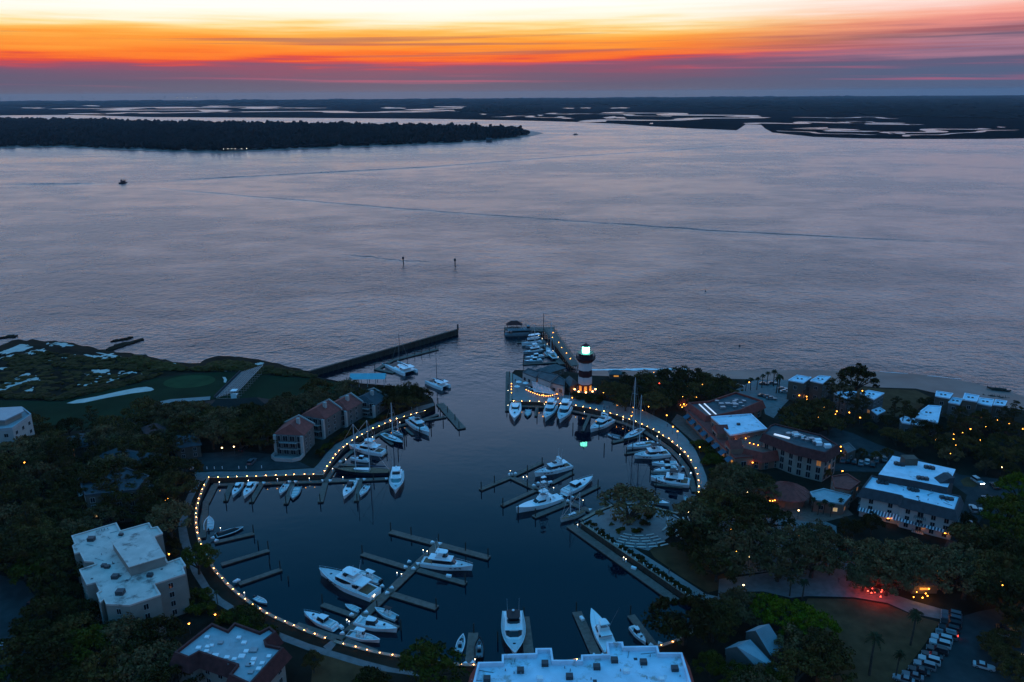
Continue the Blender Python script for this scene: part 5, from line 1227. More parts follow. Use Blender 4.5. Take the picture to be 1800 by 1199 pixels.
townhouse('red roofed townhouse with walled patio at the corner of the promenade', (520, 789), R(-8), 11.5, 11, 8.3, 3.4, M_tile, patio=True)
townhouse('second red roofed townhouse with chimney, behind the patio one', (567, 757), R(-22), 11, 12, 8.2, 3.2, M_tile)
townhouse('third townhouse of the row with faded red roof', (606, 738), R(-25), 11, 11, 7, 3, M_tile)
townhouse('last townhouse of the row with blue slate roof and skylights', (648, 722), R(-20), 13, 11, 5.5, 2.8, M_slate)
# metal roofed house, bottom right
mh = P(1310, 1150, LZ); th = thing('metal_roof_house', 'house with two grey standing seam metal roofs under the oaks', 'house', mh)
def slope_house(r0, r1, e0, e1, zr, ze):
    a, b = P(*r0, LZ + zr), P(*r1, LZ + zr); c, d = P(*e1, LZ + ze), P(*e0, LZ + ze)
    w = (d - a); w.z = 0; bk = Vector((-w.x * .55, -w.y * .55, 0)); e, f = a + bk, b + bk; e.z = f.z = LZ + ze + (zr - ze) * .45
    MB()._add([a, b, c, d, e, f] + [v - Vector((0, 0, .2)) for v in (a, b, c, d, e, f)], [(0, 1, 2, 3), (1, 0, 4, 5), (9, 8, 7, 6), (11, 10, 6, 7), (3, 2, 8, 9), (0, 3, 9, 6), (2, 1, 7, 8), (4, 0, 6, 10), (1, 5, 11, 7), (5, 4, 10, 11)]).build('roof', M_metalroof, th, mh)
    n = 12
    for i in range(n + 1):
        u = a.lerp(b, i / n); v = d.lerp(c, i / n); mb = MB(); mb.tube(u + Vector((0, 0, .06)), v + Vector((0, 0, .06)), .06, .06, 4); mb.build('roof_seam', M_metalroof, th, mh)
    pts = [a.lerp(d, -.2) * 1, b.lerp(c, -.2), c.lerp(b, .06), d.lerp(a, .06)]
    MB().prism([(p.x, p.y) for p in (e.lerp(d, .05), f.lerp(c, .05), c.lerp(f, .05), d.lerp(e, .05))], LZ - .3, LZ + ze - .15).build('wall', M_gwall, th, mh)
    MB()._add([(q.x, q.y, q.z - .15) for q in (d.lerp(a, .04), a, e.lerp(a, .04))] + [(d.lerp(a, .04).x, d.lerp(a, .04).y, LZ + ze - .2), (e.lerp(a, .04).x, e.lerp(a, .04).y, LZ + ze - .2)], [(0, 1, 2, 4, 3)]).build('gable_end', M_gwall, th, mh)
slope_house(q7([(595, 895)])[0], q7([(672, 858)])[0], q7([(685, 1045)])[0], q7([(757, 990)])[0], 8, 4)
slope_house(q7([(485, 990)])[0], q7([(562, 950)])[0], q7([(600, 1110)])[0], q7([(735, 1135)])[0], 7, 3.6)
# teal roofed open pavilion by the breakwater
pv0 = P(648, 677, LZ); pv = thing('open_pavilion', 'open pavilion with pale teal metal roof near the breakwater', 'pavilion', pv0)
w = (Vector(P2(680, 670, LZ + 4)) - Vector(P2(617, 670, LZ + 4))).length
MB()._add([(-w / 2, -3, 4), (w / 2, -3, 4), (w / 2, 0, 6.0), (-w / 2, 0, 6.0), (w / 2, 3, 4), (-w / 2, 3, 4)], [(0, 1, 2, 3), (3, 2, 4, 5), (0, 3, 5), (1, 4, 2)]).build('roof', M_tealroof, pv)
for i in range(5):
    for y in (-2.6, 2.6): mb = MB(); x = -w / 2 + .6 + (w - 1.2) * i / 4; mb.tube((x, y, 0), (x, y, 4.1), .16, .16, 6); mb.build('post', M_frame, pv)
# grandstand at the eighteenth green
gsx = thing('grandstand', 'temporary scaffold grandstand beside the putting green', 'grandstand', P(432, 690, LZ))
g0 = P(432, 690, LZ); ga, gb = Vector(P2(378, 701, LZ)), Vector(P2(424, 655, LZ)); gd = (gb - ga); gl = gd.length; gd.normalize(); gn = Vector((gd.y, -gd.x))
for k in range(9):
    p, q = ga + gn * (k * 1.32 + .6), gb + gn * (k * 1.32 + .6)
    MB().obox(p, q, .34, LZ + .5 + k * .42, LZ + .62 + k * .42).build('seat_row', mat('aluminium_bench', (.26, .25, .25), .5, .1, .6, metal=.3), gsx, g0)
for i in range(12):
    p = ga + gd * gl * i / 11; mb = MB()
    for k in (1, 4, 8): q = p + gn * (k * 1.32 + .6); mb.tube((q.x, q.y, LZ), (q.x, q.y, LZ + .6 + k * .42 + (1.1 if k == 8 else 0)), .06, .06, 4)
    e, f = p + gn * .6, p + gn * (8 * 1.32 + .6); mb.tube((e.x, e.y, LZ + .4), (f.x, f.y, LZ + .4 + 8 * .42), .06, .06, 4); mb.tube((e.x, e.y, LZ + .2), (f.x, f.y, LZ + .2), .06, .06, 4); mb.build('scaffold_frame', M_steel, gsx, g0)
mb = MB(); e, f = ga - gn * .4, gb - gn * .4; mb.obox(e, f, .15, LZ, LZ + 1.4); mb.build('fascia', M_slate, gsx, g0)
p = P(414, 708, LZ); tv = thing('camera_tower', 'small blue white tower beside the grandstand', 'tower', p)
mb = MB()
for x in (-1, 1):
    for y in (-1, 1): mb.tube((x, y, 0), (x, y, 6), .08, .08, 4)
mb.build('scaffold_frame', M_steel, tv); MB().box(-1.3, 1.3, -1.3, 1.3, 4.0, 4.15).build('platform', M_white, tv); MB().box(-1.3, 1.3, -1.35, -1.3, 1.5, 4.9).build('banner', M_white, tv); MB().box(-1.4, 1.4, -1.4, 1.4, 6, 6.15).build('roof', M_white, tv)

# small pipes, drains and ducts scattered over the big flat roofs
for (tt, oo, px, h, n) in ((tA, oA, CA, 11.5, 26), (tC, oC, RC, 11, 46), (tD, oD, [(1532, 838), (1586, 850), (1688, 874), (1679, 899), (1588, 877), (1516, 859)], 10, 14)):
    po = [tuple(v) for v in offset(PL(px, LZ + h), -1.2)]; xs = [p[0] for p in po]; ys = [p[1] for p in po]; c = 0; tr = 0
    while c < n and tr < 2000:
        tr += 1; x, y = RW.uniform(min(xs), max(xs)), RW.uniform(min(ys), max(ys)); ins = False; j = len(po) - 1
        for i in range(len(po)):
            if (po[i][1] > y) != (po[j][1] > y) and x < (po[j][0] - po[i][0]) * (y - po[i][1]) / (po[j][1] - po[i][1]) + po[i][0]: ins = not ins
            j = i
        if not ins: continue
        c += 1; mb = MB(); k = RW.random()
        if k < .5: mb.tube((x, y, LZ + h), (x, y, LZ + h + RW.uniform(.3, .8)), .12, .12, 6); mb.build('vent_pipe', M_metal, tt, oo)
        elif k < .75: s_ = RW.uniform(.25, .45); mb.box(x - s_, x + s_, y - s_, y + s_, LZ + h + .035, LZ + h + .07); mb.build('roof_drain', M_dkmetal, tt, oo)
        else: L_ = RW.uniform(1.5, 4); an_ = RW.uniform(0, 3.1); mb.obox((x, y), (x + L_ * math.cos(an_), y + L_ * math.sin(an_)), .12, LZ + h + .05, LZ + h + .17); mb.build('roof_pipe', M_metal, tt, oo)

# ---- lighthouse
M_lhw = mat('lighthouse_white', (.46, .45, .45), .6, .06, .5)
M_lhr = mat('lighthouse_red', (.10, .012, .014), .6, .12, .5)
M_lhd = mat('lighthouse_dark_red', (.035, .008, .010), .6, .12, .5)
lb = P(1028, 690, LZ); lt = thing('lighthouse', 'red and white striped octagonal lighthouse with bright green lantern', 'lighthouse', lb)
def zat(py): return height_to(lb, py)
def stripe(y0, y1, ra, rb, m, nm): MB().lathe([(ra, zat(y0)), (rb, zat(y1))], 8, a0=R(22.5)).build(nm, m, lt)
rw = [3.35, 3.25, 3.15, 3.1, 3.0]
MB().lathe([(5.6, -.3), (5.6, 1.6), (5.3, 1.7)], 8, a0=R(22.5)).build('plinth', M_conc_dark, lt)
stripe(690, 673, 3.5, 3.35, M_lhr, 'base_stripe'); stripe(673, 660.5, 3.35, 3.25, M_lhw, 'lower_white_stripe'); stripe(660.5, 649, 3.25, 3.15, M_lhd, 'middle_red_stripe'); stripe(649, 635.5, 3.15, 3.05, M_lhw, 'upper_white_stripe')
za, zb_, zc = zat(636), zat(629.5), zat(618)
MB().lathe([(3.05, za), (4.6, zb_), (4.75, zb_ + .3)], 8, a0=R(22.5)).build('gallery', M_lhd, lt)
mb = MB(); n8 = [Vector((4.6 * math.cos(R(22.5) + k * math.pi / 4), 4.6 * math.sin(R(22.5) + k * math.pi / 4), 0)) for k in range(9)]
for a, b in zip(n8[:-1], n8[1:]): rail(mb, a, b, zb_ + .3, .5, 1.6)
mb.build('gallery_railing', M_dkmetal, lt)
MB().lathe([(3.4, zb_ + .3), (3.3, zc - .7)], 8, a0=R(22.5)).build('watch_room', M_lhd, lt)
MB().lathe([(3.9, zc - .7), (3.9, zc - .4)], 8, a0=R(22.5)).build('lantern_deck', M_dkmetal, lt)
MB().lathe([(1.7, zc - .4), (1.7, zc + 2.6)], 8, a0=R(22.5)).build('lantern_glass', emat('lantern_glow', (.18, 1.0, .74), 14.0), lt)
MB().lathe([(2.1, zc + 2.6), (2.0, zc + 2.8), (.7, zc + 3.6), (.12, zc + 4.0), (.05, zc + 4.9)], 8, a0=R(22.5)).build('lantern_roof', M_lhr, lt)
for k in range(8):
    an = R(22.5) + k * math.pi / 4; mb = MB(); mb.tube((1.73 * math.cos(an), 1.73 * math.sin(an), zc - .4), (1.73 * math.cos(an), 1.73 * math.sin(an), zc + 2.6), .06, .06, 4); mb.build('lantern_mullion', M_dkmetal, lt)
for k in (5, 6, 7):
    an = k * math.pi / 4; MB().box(-.6, .6, -.02, .1, 0, 2.4).build('doorway_glow', M_warm, lt)
    ob = KIDS[lt.name][-1]; ob.location = (3.22 * math.cos(an), 3.22 * math.sin(an), 1.75); ob.rotation_euler = (0, 0, an - math.pi / 2)
for k in range(5):
    an = math.pi * (1.05 + .225 * k); mb = MB(); mb.box(-.3, .3, -.2, .2, 0, .35); ob = mb.build('floodlight', emat('flood_bulb', (1, .35, .10), 22.0), lt); ob.location = (4.9 * math.cos(an), 4.9 * math.sin(an), 1.75)
# restaurant beside the lighthouse: three angled roofs and a striped pergola
def wing(label, a, b, c, d, h):
    t, o = building('quay_restaurant', label, [a, b, c, d], h, M_wstucco, M_roofd, 1, .25, (2.4, 1.5, 1.6), .25)
    return t, o
wing('first shingled wing of the quay restaurant nearest the channel', *r5([(412, 690), (470, 645), (590, 685), (552, 748)]), 5)
wing('middle shingled wing of the quay restaurant with long pale skylight', *r5([(600, 675), (782, 716), (700, 792), (572, 742)]), 6)
wing('third shingled wing of the quay restaurant facing the lighthouse', *r5([(790, 725), (856, 765), (848, 832), (706, 800)]), 5)
hip('quay_shop', 'dark gabled shop between the quay restaurant and the lighthouse', r5([(862, 770), (925, 760), (985, 800), (915, 830)]), 4, 2.5, M_brownw, M_shingle, 1)
hip('boat_shed', 'long dark shed roof between the pier boats and the quay restaurant', r5([(560, 660), (720, 612), (850, 640), (690, 690)]), 3.4, 2, M_brownw, M_shingle, 1)
pg = P(955, 693, LZ); pt = thing('pergola', 'curved pergola of white slats over the lit quay dining terrace', 'pergola', pg)
for k in range(10):
    f = k / 9
    A = P(935 + f * 3, 671 + f * 17, LZ + 3.2); B = P(960 + f * 17, 676 + f * 17, LZ + 3.2)
    MB().obox(A, B, .3, LZ + 3.1, LZ + 3.3).build('slat', M_white, pt, pg)
for x, y in ((937, 675), (939, 686), (963, 681), (975, 691), (955, 689)):
    p = P(x, y, LZ + 3.1); mb = MB(); mb.tube((p.x, p.y, LZ), (p.x, p.y, LZ + 3.1), .12, .12, 6); mb.build('post', M_white, pt, pg)
# ================================================================== trees and shrubs
def leaf_mat(name, c0, c1):
    m = bpy.data.materials.new(name); m.use_nodes = True; MATS[name] = m
    n, l = m.node_tree.nodes, m.node_tree.links; b = n['Principled BSDF']; b.inputs['Roughness'].default_value = .85; b.inputs['Specular IOR Level'].default_value = .05
    g = n.new('ShaderNodeNewGeometry'); t = n.new('ShaderNodeTexNoise'); t.inputs['Scale'].default_value = .45; t.inputs['Detail'].default_value = 3; l.new(g.outputs['Position'], t.inputs['Vector'])
    oi = n.new('ShaderNodeObjectInfo'); a = n.new('ShaderNodeMath'); a.operation = 'MULTIPLY_ADD'; l.new(oi.outputs['Random'], a.inputs[0]); a.inputs[1].default_value = .35; 
    s = n.new('ShaderNodeMath'); s.operation = 'MULTIPLY_ADD'; l.new(t.outputs[0], s.inputs[0]); s.inputs[1].default_value = 1.3; s.inputs[2].default_value = -.35; l.new(s.outputs[0], a.inputs[2])
    r = n.new('ShaderNodeValToRGB'); r.color_ramp.elements[0].color = (*c0, 1); r.color_ramp.elements[1].color = (*c1, 1); l.new(a.outputs[0], r.inputs[0]); l.new(r.outputs[0], b.inputs['Base Color'])
    return m
ML_oak = leaf_mat('oak_foliage', (.022, .011, .003), (.18, .092, .024))
ML_moss = leaf_mat('mossy_oak_foliage', (.042, .021, .008), (.24, .125, .052))
ML_dark = leaf_mat('dark_foliage', (.014, .008, .002), (.10, .055, .013))
ML_green = leaf_mat('bright_green_foliage', (.034, .044, .003), (.14, .145, .006))
ML_mid = leaf_mat('green_foliage', (.026, .021, .003), (.12, .088, .009))
ML_pine = leaf_mat('pine_needles', (.018, .010, .003), (.095, .058, .016))
ML_palm = leaf_mat('palm_fronds', (.018, .018, .009), (.060, .052, .022))
M_bark = mat('tree_bark', (.060, .048, .038), .95, .3, 2.0, spec=.05)
def leaves(rs, centers, radii, per, size, flat=.7):
    V = []; Fs = []; N = 0
    C = np.repeat(np.array(centers), per, 0); Rr = np.repeat(np.array(radii), per)
    d = rs.normal(size=C.shape); d /= np.linalg.norm(d, axis=1)[:, None]; d[:, 2] = np.where(d[:, 2] < -.35, -d[:, 2] * .5, d[:, 2])
    rad = Rr * rs.uniform(.55, 1.08, len(Rr)); pos = C + d * rad[:, None] * np.array([1, 1, flat])
    nrm = d + rs.normal(scale=.55, size=d.shape); nrm /= np.linalg.norm(nrm, axis=1)[:, None]
    a = np.cross(nrm, rs.normal(size=d.shape)); a /= np.linalg.norm(a, axis=1)[:, None] + 1e-9; b = np.cross(nrm, a)
    s = rs.uniform(.6, 1.25, len(pos))[:, None] * size
    q = np.stack([pos - a * s, pos - b * s * .6, pos + a * s, pos + b * s * .6], 1)
    return q.reshape(-1, 3), np.arange(len(pos) * 4).reshape(-1, 4)
def mesh_np(name, V, Fc, m):
    me = bpy.data.meshes.new(name); me.from_pydata(V.tolist(), [], Fc.tolist()); me.materials.append(m); return me
def tree_proto(name, seed, kind, lm):
    rs = np.random.RandomState(seed); rr = random.Random(seed)
    t = thing(name, '', 'tree'); tk = MB(); cen = []; rad = []
    if kind == 'oak':       # wide spreading crown, unit: about 12 m high, 17 m across
        k = 0
        while len(cen) < 46:
            x, y = rs.uniform(-7.6, 7.6, 2); q = math.hypot(x, y) / 7.8
            if q > 1: continue
            top = 10.8 * math.sqrt(max(.08, 1 - q * q * .72)) * rs.uniform(.86, 1.06); lo = 4.0 + 1.5 * q
            cen.append((x, y, lo + (top - lo) * rs.uniform(.35, 1.0) ** .5)); rad.append(rs.uniform(.9, 2.5))
        tk.tube((0, 0, -.4), (.1, .1, 2.6), .62, .48, 8)
        for i in range(9):
            c = cen[i * 5]; m = Vector((c[0] * .45, c[1] * .45, 3.2 + c[2] * .22)); tk.tube((.1, .1, 2.2), m, .36, .24, 6); tk.tube(m, c, .24, .08, 5)
        V, Fc = leaves(rs, cen, rad, 78, .42)
    elif kind == 'pine':    # tall bare trunk, flattened tufts near the top
        tk.tube((0, 0, -.4), (.3, .1, 9), .34, .24, 7); tk.tube((.3, .1, 9), (.4, .2, 17), .24, .08, 6)
        for i in range(26):
            z = rs.uniform(8.5, 17.6); an = rs.uniform(0, 6.28); r = rs.uniform(.6, 3.9) * (1.1 - abs(z - 12.5) / 9)
            c = (.35 + r * math.cos(an), .15 + r * math.sin(an), z); cen.append(c); rad.append(rs.uniform(.8, 1.5)); tk.tube((.33, .13, z - .8), c, .09, .04, 4)
        V, Fc = leaves(rs, cen, rad, 64, .30, .55)
    elif kind == 'shrub':
        for i in range(12):
            x, y = rs.uniform(-1.5, 1.5, 2); cen.append((x, y, rs.uniform(.5, 1.7))); rad.append(rs.uniform(.6, 1.0))
        tk.tube((0, 0, -.2), (0, 0, 1.0), .12, .08, 5); V, Fc = leaves(rs, cen, rad, 60, .26)
    elif kind == 'palm':    # slim trunk, round head of arching fronds split into leaflets
        hgt = 8.0; tk.tube((0, 0, -.3), (.15, .05, hgt * .5), .24, .2, 7); tk.tube((.15, .05, hgt * .5), (.1, .1, hgt), .2, .17, 7)
        V = []; Fc = []
        for i in range(40):
            an = rs.uniform(0, 6.28); up = rs.uniform(-.5, 1.2); L = rs.uniform(1.5, 2.1); ca, sa = math.cos(an), math.sin(an)
            for j in range(6):
                f0, f1 = j / 6, (j + 1) / 6
                def pt(f, s):
                    r = L * f * math.cos(up) * (1 - .1 * f); z = hgt + L * f * math.sin(up) - 1.0 * f * f; w = .34 * math.sin(math.pi * min(1, f * .9 + .12)) * s
                    return (.1 + ca * r - sa * w, .1 + sa * r + ca * w, z - abs(s) * .12)
                b = len(V); V += [pt(f0, 0), pt(f0 + .06, 1), pt(f1, .75), pt(f1, 0), pt(f0 + .06, -1), pt(f1, -.75)]; Fc += [(b, b + 1, b + 2, b + 3), (b, b + 3, b + 5, b + 4)]
        V = np.array(V); Fc = np.array(Fc)
    me = mesh_np('crown', V, Fc, lm)
    c = bpy.data.objects.new('crown', me); COL.objects.link(c); c.parent = t; KIDS.setdefault(t.name, []).append(c)
    tk.build('trunk', M_bark, t)
    return t
PROTO = {}
for k, (nm, kind, lm, n) in {'oak': ('oak_tree', 'oak', ML_oak, 4), 'moss': ('oak_tree', 'oak', ML_moss, 4), 'dark': ('oak_tree', 'oak', ML_dark, 3), 'green': ('broadleaf_tree', 'oak', ML_green, 2), 'mid': ('broadleaf_tree', 'oak', ML_mid, 3), 'pine': ('pine_tree', 'pine', ML_pine, 3), 'palm': ('palm_tree', 'palm', ML_palm, 3), 'shrub': ('shrub', 'shrub', ML_dark, 2), 'bush': ('shrub', 'shrub', ML_mid, 2)}.items():
    PROTO[k] = [tree_proto(nm, hash_ * 13 + sum(map(ord, k)), kind, lm) for hash_ in range(1, n + 1)]
BASEH = {'oak': 11.5, 'moss': 11.5, 'dark': 11.5, 'green': 11.5, 'mid': 11.5, 'pine': 18.0, 'palm': 9.5, 'shrub': 2.4, 'bush': 2.4}
RT = random.Random(5)
PLANTED = []
def plant(kind, x, y, h, label, group, lift=None, wide=1.0):
    # x, y: pixel of the crown's centre, which stands at about 0.62 of the height above the ground
    z = LZ + h * (.62 if lift is None else lift); p = P(x, y, z); return plant_at(kind, p.x, p.y, h, label, group, wide)
def plant_at(kind, x, y, h, label, group, wide=1.0):
    pr = RT.choice(PROTO[kind]); s = h / BASEH[kind]
    o = place(pr, USED, (x, y, LZ), RT.uniform(0, 6.28), s * wide, label, group, s); o['category'] = 'shrub' if kind in ('shrub', 'bush') else 'tree'
    PLANTED.append((x, y, 7.8 * s * wide if kind not in ('pine', 'palm', 'shrub', 'bush') else 2.0)); return o
def inpoly(poly, x, y):
    c = False; j = len(poly) - 1
    for i in range(len(poly)):
        if (poly[i][1] > y) != (poly[j][1] > y) and x < (poly[j][0] - poly[i][0]) * (y - poly[i][1]) / (poly[j][1] - poly[i][1]) + poly[i][0]: c = not c
        j = i
    return c
def blocked(x, y, r):
    for k in range(9):
        a = k * math.pi / 4; q = (x, y) if k == 8 else (x + r * math.cos(a), y + r * math.sin(a))
        if any(inpoly(f, *q) for f in FOOT): return True
    return any(inpoly(f, x, y) for f in KEEP)
def grove(px, spacing, kinds, h0, h1, label, group, clear=3.0, n=400, wide=1.0):
    poly = PL(px, LZ); xs = [p[0] for p in poly]; ys = [p[1] for p in poly]; pts = []
    for _ in range(n):
        x, y = RT.uniform(min(xs), max(xs)), RT.uniform(min(ys), max(ys))
        if not inpoly(poly, x, y) or blocked(x, y, clear) or any((x - a) ** 2 + (y - b) ** 2 < spacing ** 2 for a, b in pts): continue
        pts.append((x, y)); k = RT.choice(kinds); h = RT.uniform(h0, h1) * (1.25 if k == 'pine' else 1); plant_at(k, x, y, h, label[k] if isinstance(label, dict) else label, group, wide)
# single trees one can pick out
plant('moss', 1106, 884, 12.5, 'broad live oak on the point beside the curved benches', None, wide=1.2)
plant('dark', 1205, 1085, 13, 'large dark oak overhanging the corner of the straight quay', None)
plant('dark', 1255, 1092, 10, 'dark oak between the quay corner and the metal roofed house', None, wide=.9)
plant('mid', 346, 978, 9.5, 'leafy oak leaning over the lamps on the left curve', None, wide=.8)
plant('mid', 752, 1166, 11, 'dark green oak at the wall left of the flat white roof', None, wide=1.05)
plant('green', 1345, 1065, 9.5, 'bright green tree next to the quay path, first of three', None, wide=.75)
plant('green', 1388, 1080, 10.5, 'bright green tree in the middle of three by the lawn', None, wide=.8)
plant('green', 1432, 1100, 10.5, 'bright green tree bordering the dry lawn', None, wide=.85)
plant('dark', 1508, 662, 15, 'tall dark oak standing alone at the beach villas', None, wide=.85)
plant('green', 1795, 855, 12, 'bright green tree beyond the white parked cars', None, wide=.8)
plant('mid', 1772, 895, 13, 'dark green tree beside the two white parked cars', None, wide=.95)
plant('mid', 1795, 940, 13, 'leafy green tree below the white parked cars', None)
plant('moss', 1400, 955, 11, 'pale grey mossy oak beside the two slim palms', None, wide=1.0)
plant('oak', 550, 1160, 6, 'small tree behind the red tile mansard house', None, wide=.6)
G = 'oaks and pines in the woods'
for x, y, h in ((1222, 905, 12), (1262, 890, 13), (1300, 915, 13), (1240, 950, 12), (1283, 965, 13), (1330, 940, 11), (1210, 940, 10), (1320, 890, 10), (1355, 905, 10), (1270, 860, 10), (1298, 842, 9), (1262, 985, 11)):
    plant(RT.choice(('oak', 'dark', 'moss')), x, y, h, 'mossy oak in the grove between the benches and the brick street', 'oaks by the brick street')
for x, y, h in ((1370, 985, 11), (1430, 975, 12), (1455, 960, 10), (1440, 940, 9)):
    plant('moss', x, y, h, 'mossy oak over the sandy path with the slim palms', 'oaks over the sandy path')
for x, y, h in ((1520, 975, 11), (1556, 985, 12), (1595, 975, 11), (1632, 985, 12), (1668, 1000, 12), (1700, 1015, 11), (1585, 1000, 9), (1530, 1002, 9), (1700, 980, 10)):
    plant(RT.choice(('moss', 'moss', 'oak')), x, y, h, 'mossy oak over the red and amber lit terrace', 'oaks by the lit terrace')
for x, y, h in ((1740, 1015, 12), (1775, 1050, 12), (1800, 1015, 11), (1745, 970, 12), (1715, 945, 11), (1800, 985, 12), (1760, 1000, 12)):
    plant(RT.choice(('dark', 'oak')), x, y, h, 'dark oak beyond the car park entrance', 'oaks beyond the car park')
for x, y, h in ((1755, 1140, 5), (1765, 1120, 5), (1778, 1160, 6), (1790, 1180, 6), (1745, 1125, 4.5), (1800, 1100, 7)):
    plant('oak', x, y, h, 'low round tree on the island of the parking lot', 'low trees in the parking lot', wide=1.0)
for x, y, h in ((1300, 1062, 9), (1275, 1072, 8), (1440, 1140, 10), (1410, 1130, 9), (1455, 1165, 9), (1400, 1175, 9), (1330, 1200, 8)):
    plant(RT.choice(('moss', 'oak')), x, y, h, 'grey brown oak around the metal roofed house', 'oaks round the metal roofed house')
for x, y, h in ((1290, 1185, 7), (1335, 1190, 7), (1370, 1200, 6.5), (1250, 1165, 7)):
    plant('mid', x, y, h, 'green leafy tree in front of the metal roofed house', 'green trees in front of the metal roofed house', wide=.8)
for x, y, h in ((1090, 690, 10), (1108, 672, 9), (1135, 668, 10), (1160, 680, 10), (1183, 662, 12), (1212, 662, 12), (1240, 668, 10), (1268, 672, 9), (1125, 695, 9), (1150, 705, 10), (1100, 704, 8), (1190, 685, 10), (1225, 683, 9), (1170, 700, 9), (1205, 698, 8), (1250, 690, 8), (1285, 678, 8), (1075, 680, 8)):
    plant(RT.choice(('oak', 'dark', 'oak')), x, y, h, 'dark oak in the wood between lighthouse and restaurants', 'oaks in the lighthouse wood')
for x, y, h in ((1395, 728, 9), (1418, 718, 10), (1440, 728, 10), (1458, 742, 9), (1425, 742, 9), (1400, 745, 8), (1448, 712, 8)):
    plant('oak', x, y, h, 'brown oak behind the offices by the villas', 'oaks behind the offices')
for x, y, h in ((1478, 688, 15), (1462, 680, 14), (1490, 700, 15), (1520, 705, 14), (1505, 715, 13), (1590, 722, 14), (1602, 735, 14), (1576, 712, 13), (1677, 735, 16), (1690, 730, 13), (1730, 735, 12), (1765, 728, 12), (1785, 720, 12)):
    plant('pine', x, y, h, 'tall pine standing among the beach villas', 'pines among the villas', lift=.7)
grove([(1560, 790), (1600, 765), (1660, 765), (1720, 762), (1840, 770), (1840, 850), (1760, 838), (1690, 828), (1640, 805)], 6.5, ('oak', 'moss', 'oak', 'dark'), 5, 7.5, 'oak in the wood between the road and the beach terrace', 'oaks between road and beach terrace', 1.0, 900)
grove([(1480, 745), (1540, 740), (1600, 762), (1560, 785), (1500, 765)], 8, ('oak', 'dark'), 4, 6.5, 'dark tree beside the winding villa road', 'trees by the villa road', 2.0)
grove([(1560, 705), (1640, 715), (1600, 760), (1540, 745)], 9, ('pine', 'dark'), 4, 7, 'dark tree at the edge of the dune grass', 'trees by the dune grass', 2.0)
grove([(1700, 735), (1860, 735), (1860, 770), (1700, 762)], 8, ('oak', 'pine'), 4, 6, 'tree behind the lamps of the beach terrace', 'trees behind the beach terrace', 2.0)
for x, y, h in ((1285, 828, 8), (1310, 836, 8), (1336, 846, 8), (1274, 842, 8), (1298, 850, 9), (1352, 862, 7)):
    plant(RT.choice(('moss', 'oak')), x, y, h, 'oak growing in front of the offices and terrace restaurant', 'oaks in front of the offices')
for x, y, h in ((1492, 926, 7.5), (1534, 916, 7.5), (1690, 935, 8), (1700, 915, 7), (1512, 925, 5)):
    plant('dark', x, y, h, 'dark bushy tree against the striped awning block', 'dark trees at the awning block', wide=.65)
for x, y, h in ((1450, 828, 4.5), (1515, 795, 4), (1540, 800, 4), (1470, 798, 4.5), (1560, 795, 4.5), (1500, 850, 4), (1462, 870, 4)):
    plant('oak', x, y, h, 'small tree between the offices and the parked cars', 'small trees by the office car park', wide=.8)
# left side woods
lab = {'oak': 'brown oak in the wood between golf course and promenade', 'moss': 'pale mossy oak in the wood between golf course and promenade', 'pine': 'slender pine in the wood behind the promenade', 'dark': 'dark oak in the wood behind the promenade'}
grove([(170, 775), (250, 745), (330, 735), (480, 735), (500, 752), (480, 790), (430, 800), (300, 800), (240, 830), (180, 800)], 7.0, ('oak', 'moss', 'oak', 'dark'), 8, 12, lab, 'trees of the left wood', 1.5, 1500)
grove([(480, 728), (520, 705), (600, 690), (630, 697), (560, 735), (500, 760)], 7.0, ('moss', 'oak'), 8, 10.5, 'olive brown oak behind the red roofed townhouses', 'oaks behind the townhouses', 1.0, 500)
for x, y, h in ((640, 695, 9), (668, 690, 9), (692, 692, 10), (715, 688, 10), (735, 692, 9), (700, 705, 8), (725, 705, 7), (680, 703, 7)):
    plant(RT.choice(('oak', 'dark')), x, y, h, 'brown oak on the wooded corner behind the last townhouse', 'oaks on the wooded corner')
lab2 = {'oak': 'brown oak in the dense wood round the condominiums', 'moss': 'pale mossy oak in the dense wood round the condominiums', 'pine': 'tall pine in the dense wood round the condominiums', 'dark': 'dark oak in the dense wood round the condominiums'}
grove([(-60, 800), (60, 800), (180, 815), (330, 850), (312, 905), (310, 960), (250, 930), (140, 960), (120, 1010), (-60, 1000)], 7.2, ('oak', 'pine', 'dark', 'moss', 'pine'), 9, 13, lab2, G, 2.0, 1600)
grove([(70, 1010), (130, 990), (150, 1100), (300, 1130), (300, 1240), (-80, 1240), (40, 1140)], 7.2, ('oak', 'dark', 'moss', 'mid'), 8, 11.5, {**lab2, 'mid': 'green leafy tree in the dense wood round the condominiums'}, G, 2.5, 1500)
grove([(-140, 960), (60, 960), (60, 1020), (-140, 1060)], 8, ('oak', 'dark'), 9, 12, lab2, G, 2.0)
grove([(60, 762), (170, 760), (170, 790), (70, 800)], 9, ('oak', 'dark', 'pine'), 7, 10, 'dark tree between the white tower block and the fairway', 'trees by the white tower block', 2.0)
for x, y, h in ((150, 888, 12), (185, 898, 12), (225, 880, 13), (140, 858, 13), (172, 850, 15), (205, 842, 15), (248, 858, 13), (120, 880, 12), (262, 880, 11), (265, 905, 10), (160, 865, 15), (195, 870, 16), (215, 862, 15), (240, 845, 15), (180, 880, 14)):
    plant(RT.choice(('dark', 'pine', 'pine')), x, y, h, 'tree standing against the dark balconied condominium', 'trees at the balconied condominium', lift=.5)
for x, y, h in ((1535, 1012, 8), (1562, 1018, 8.5), (1520, 1015, 7)):
    plant('moss', x, y, h, 'mossy oak at the edge of the lit terrace path', 'oaks at the terrace path')
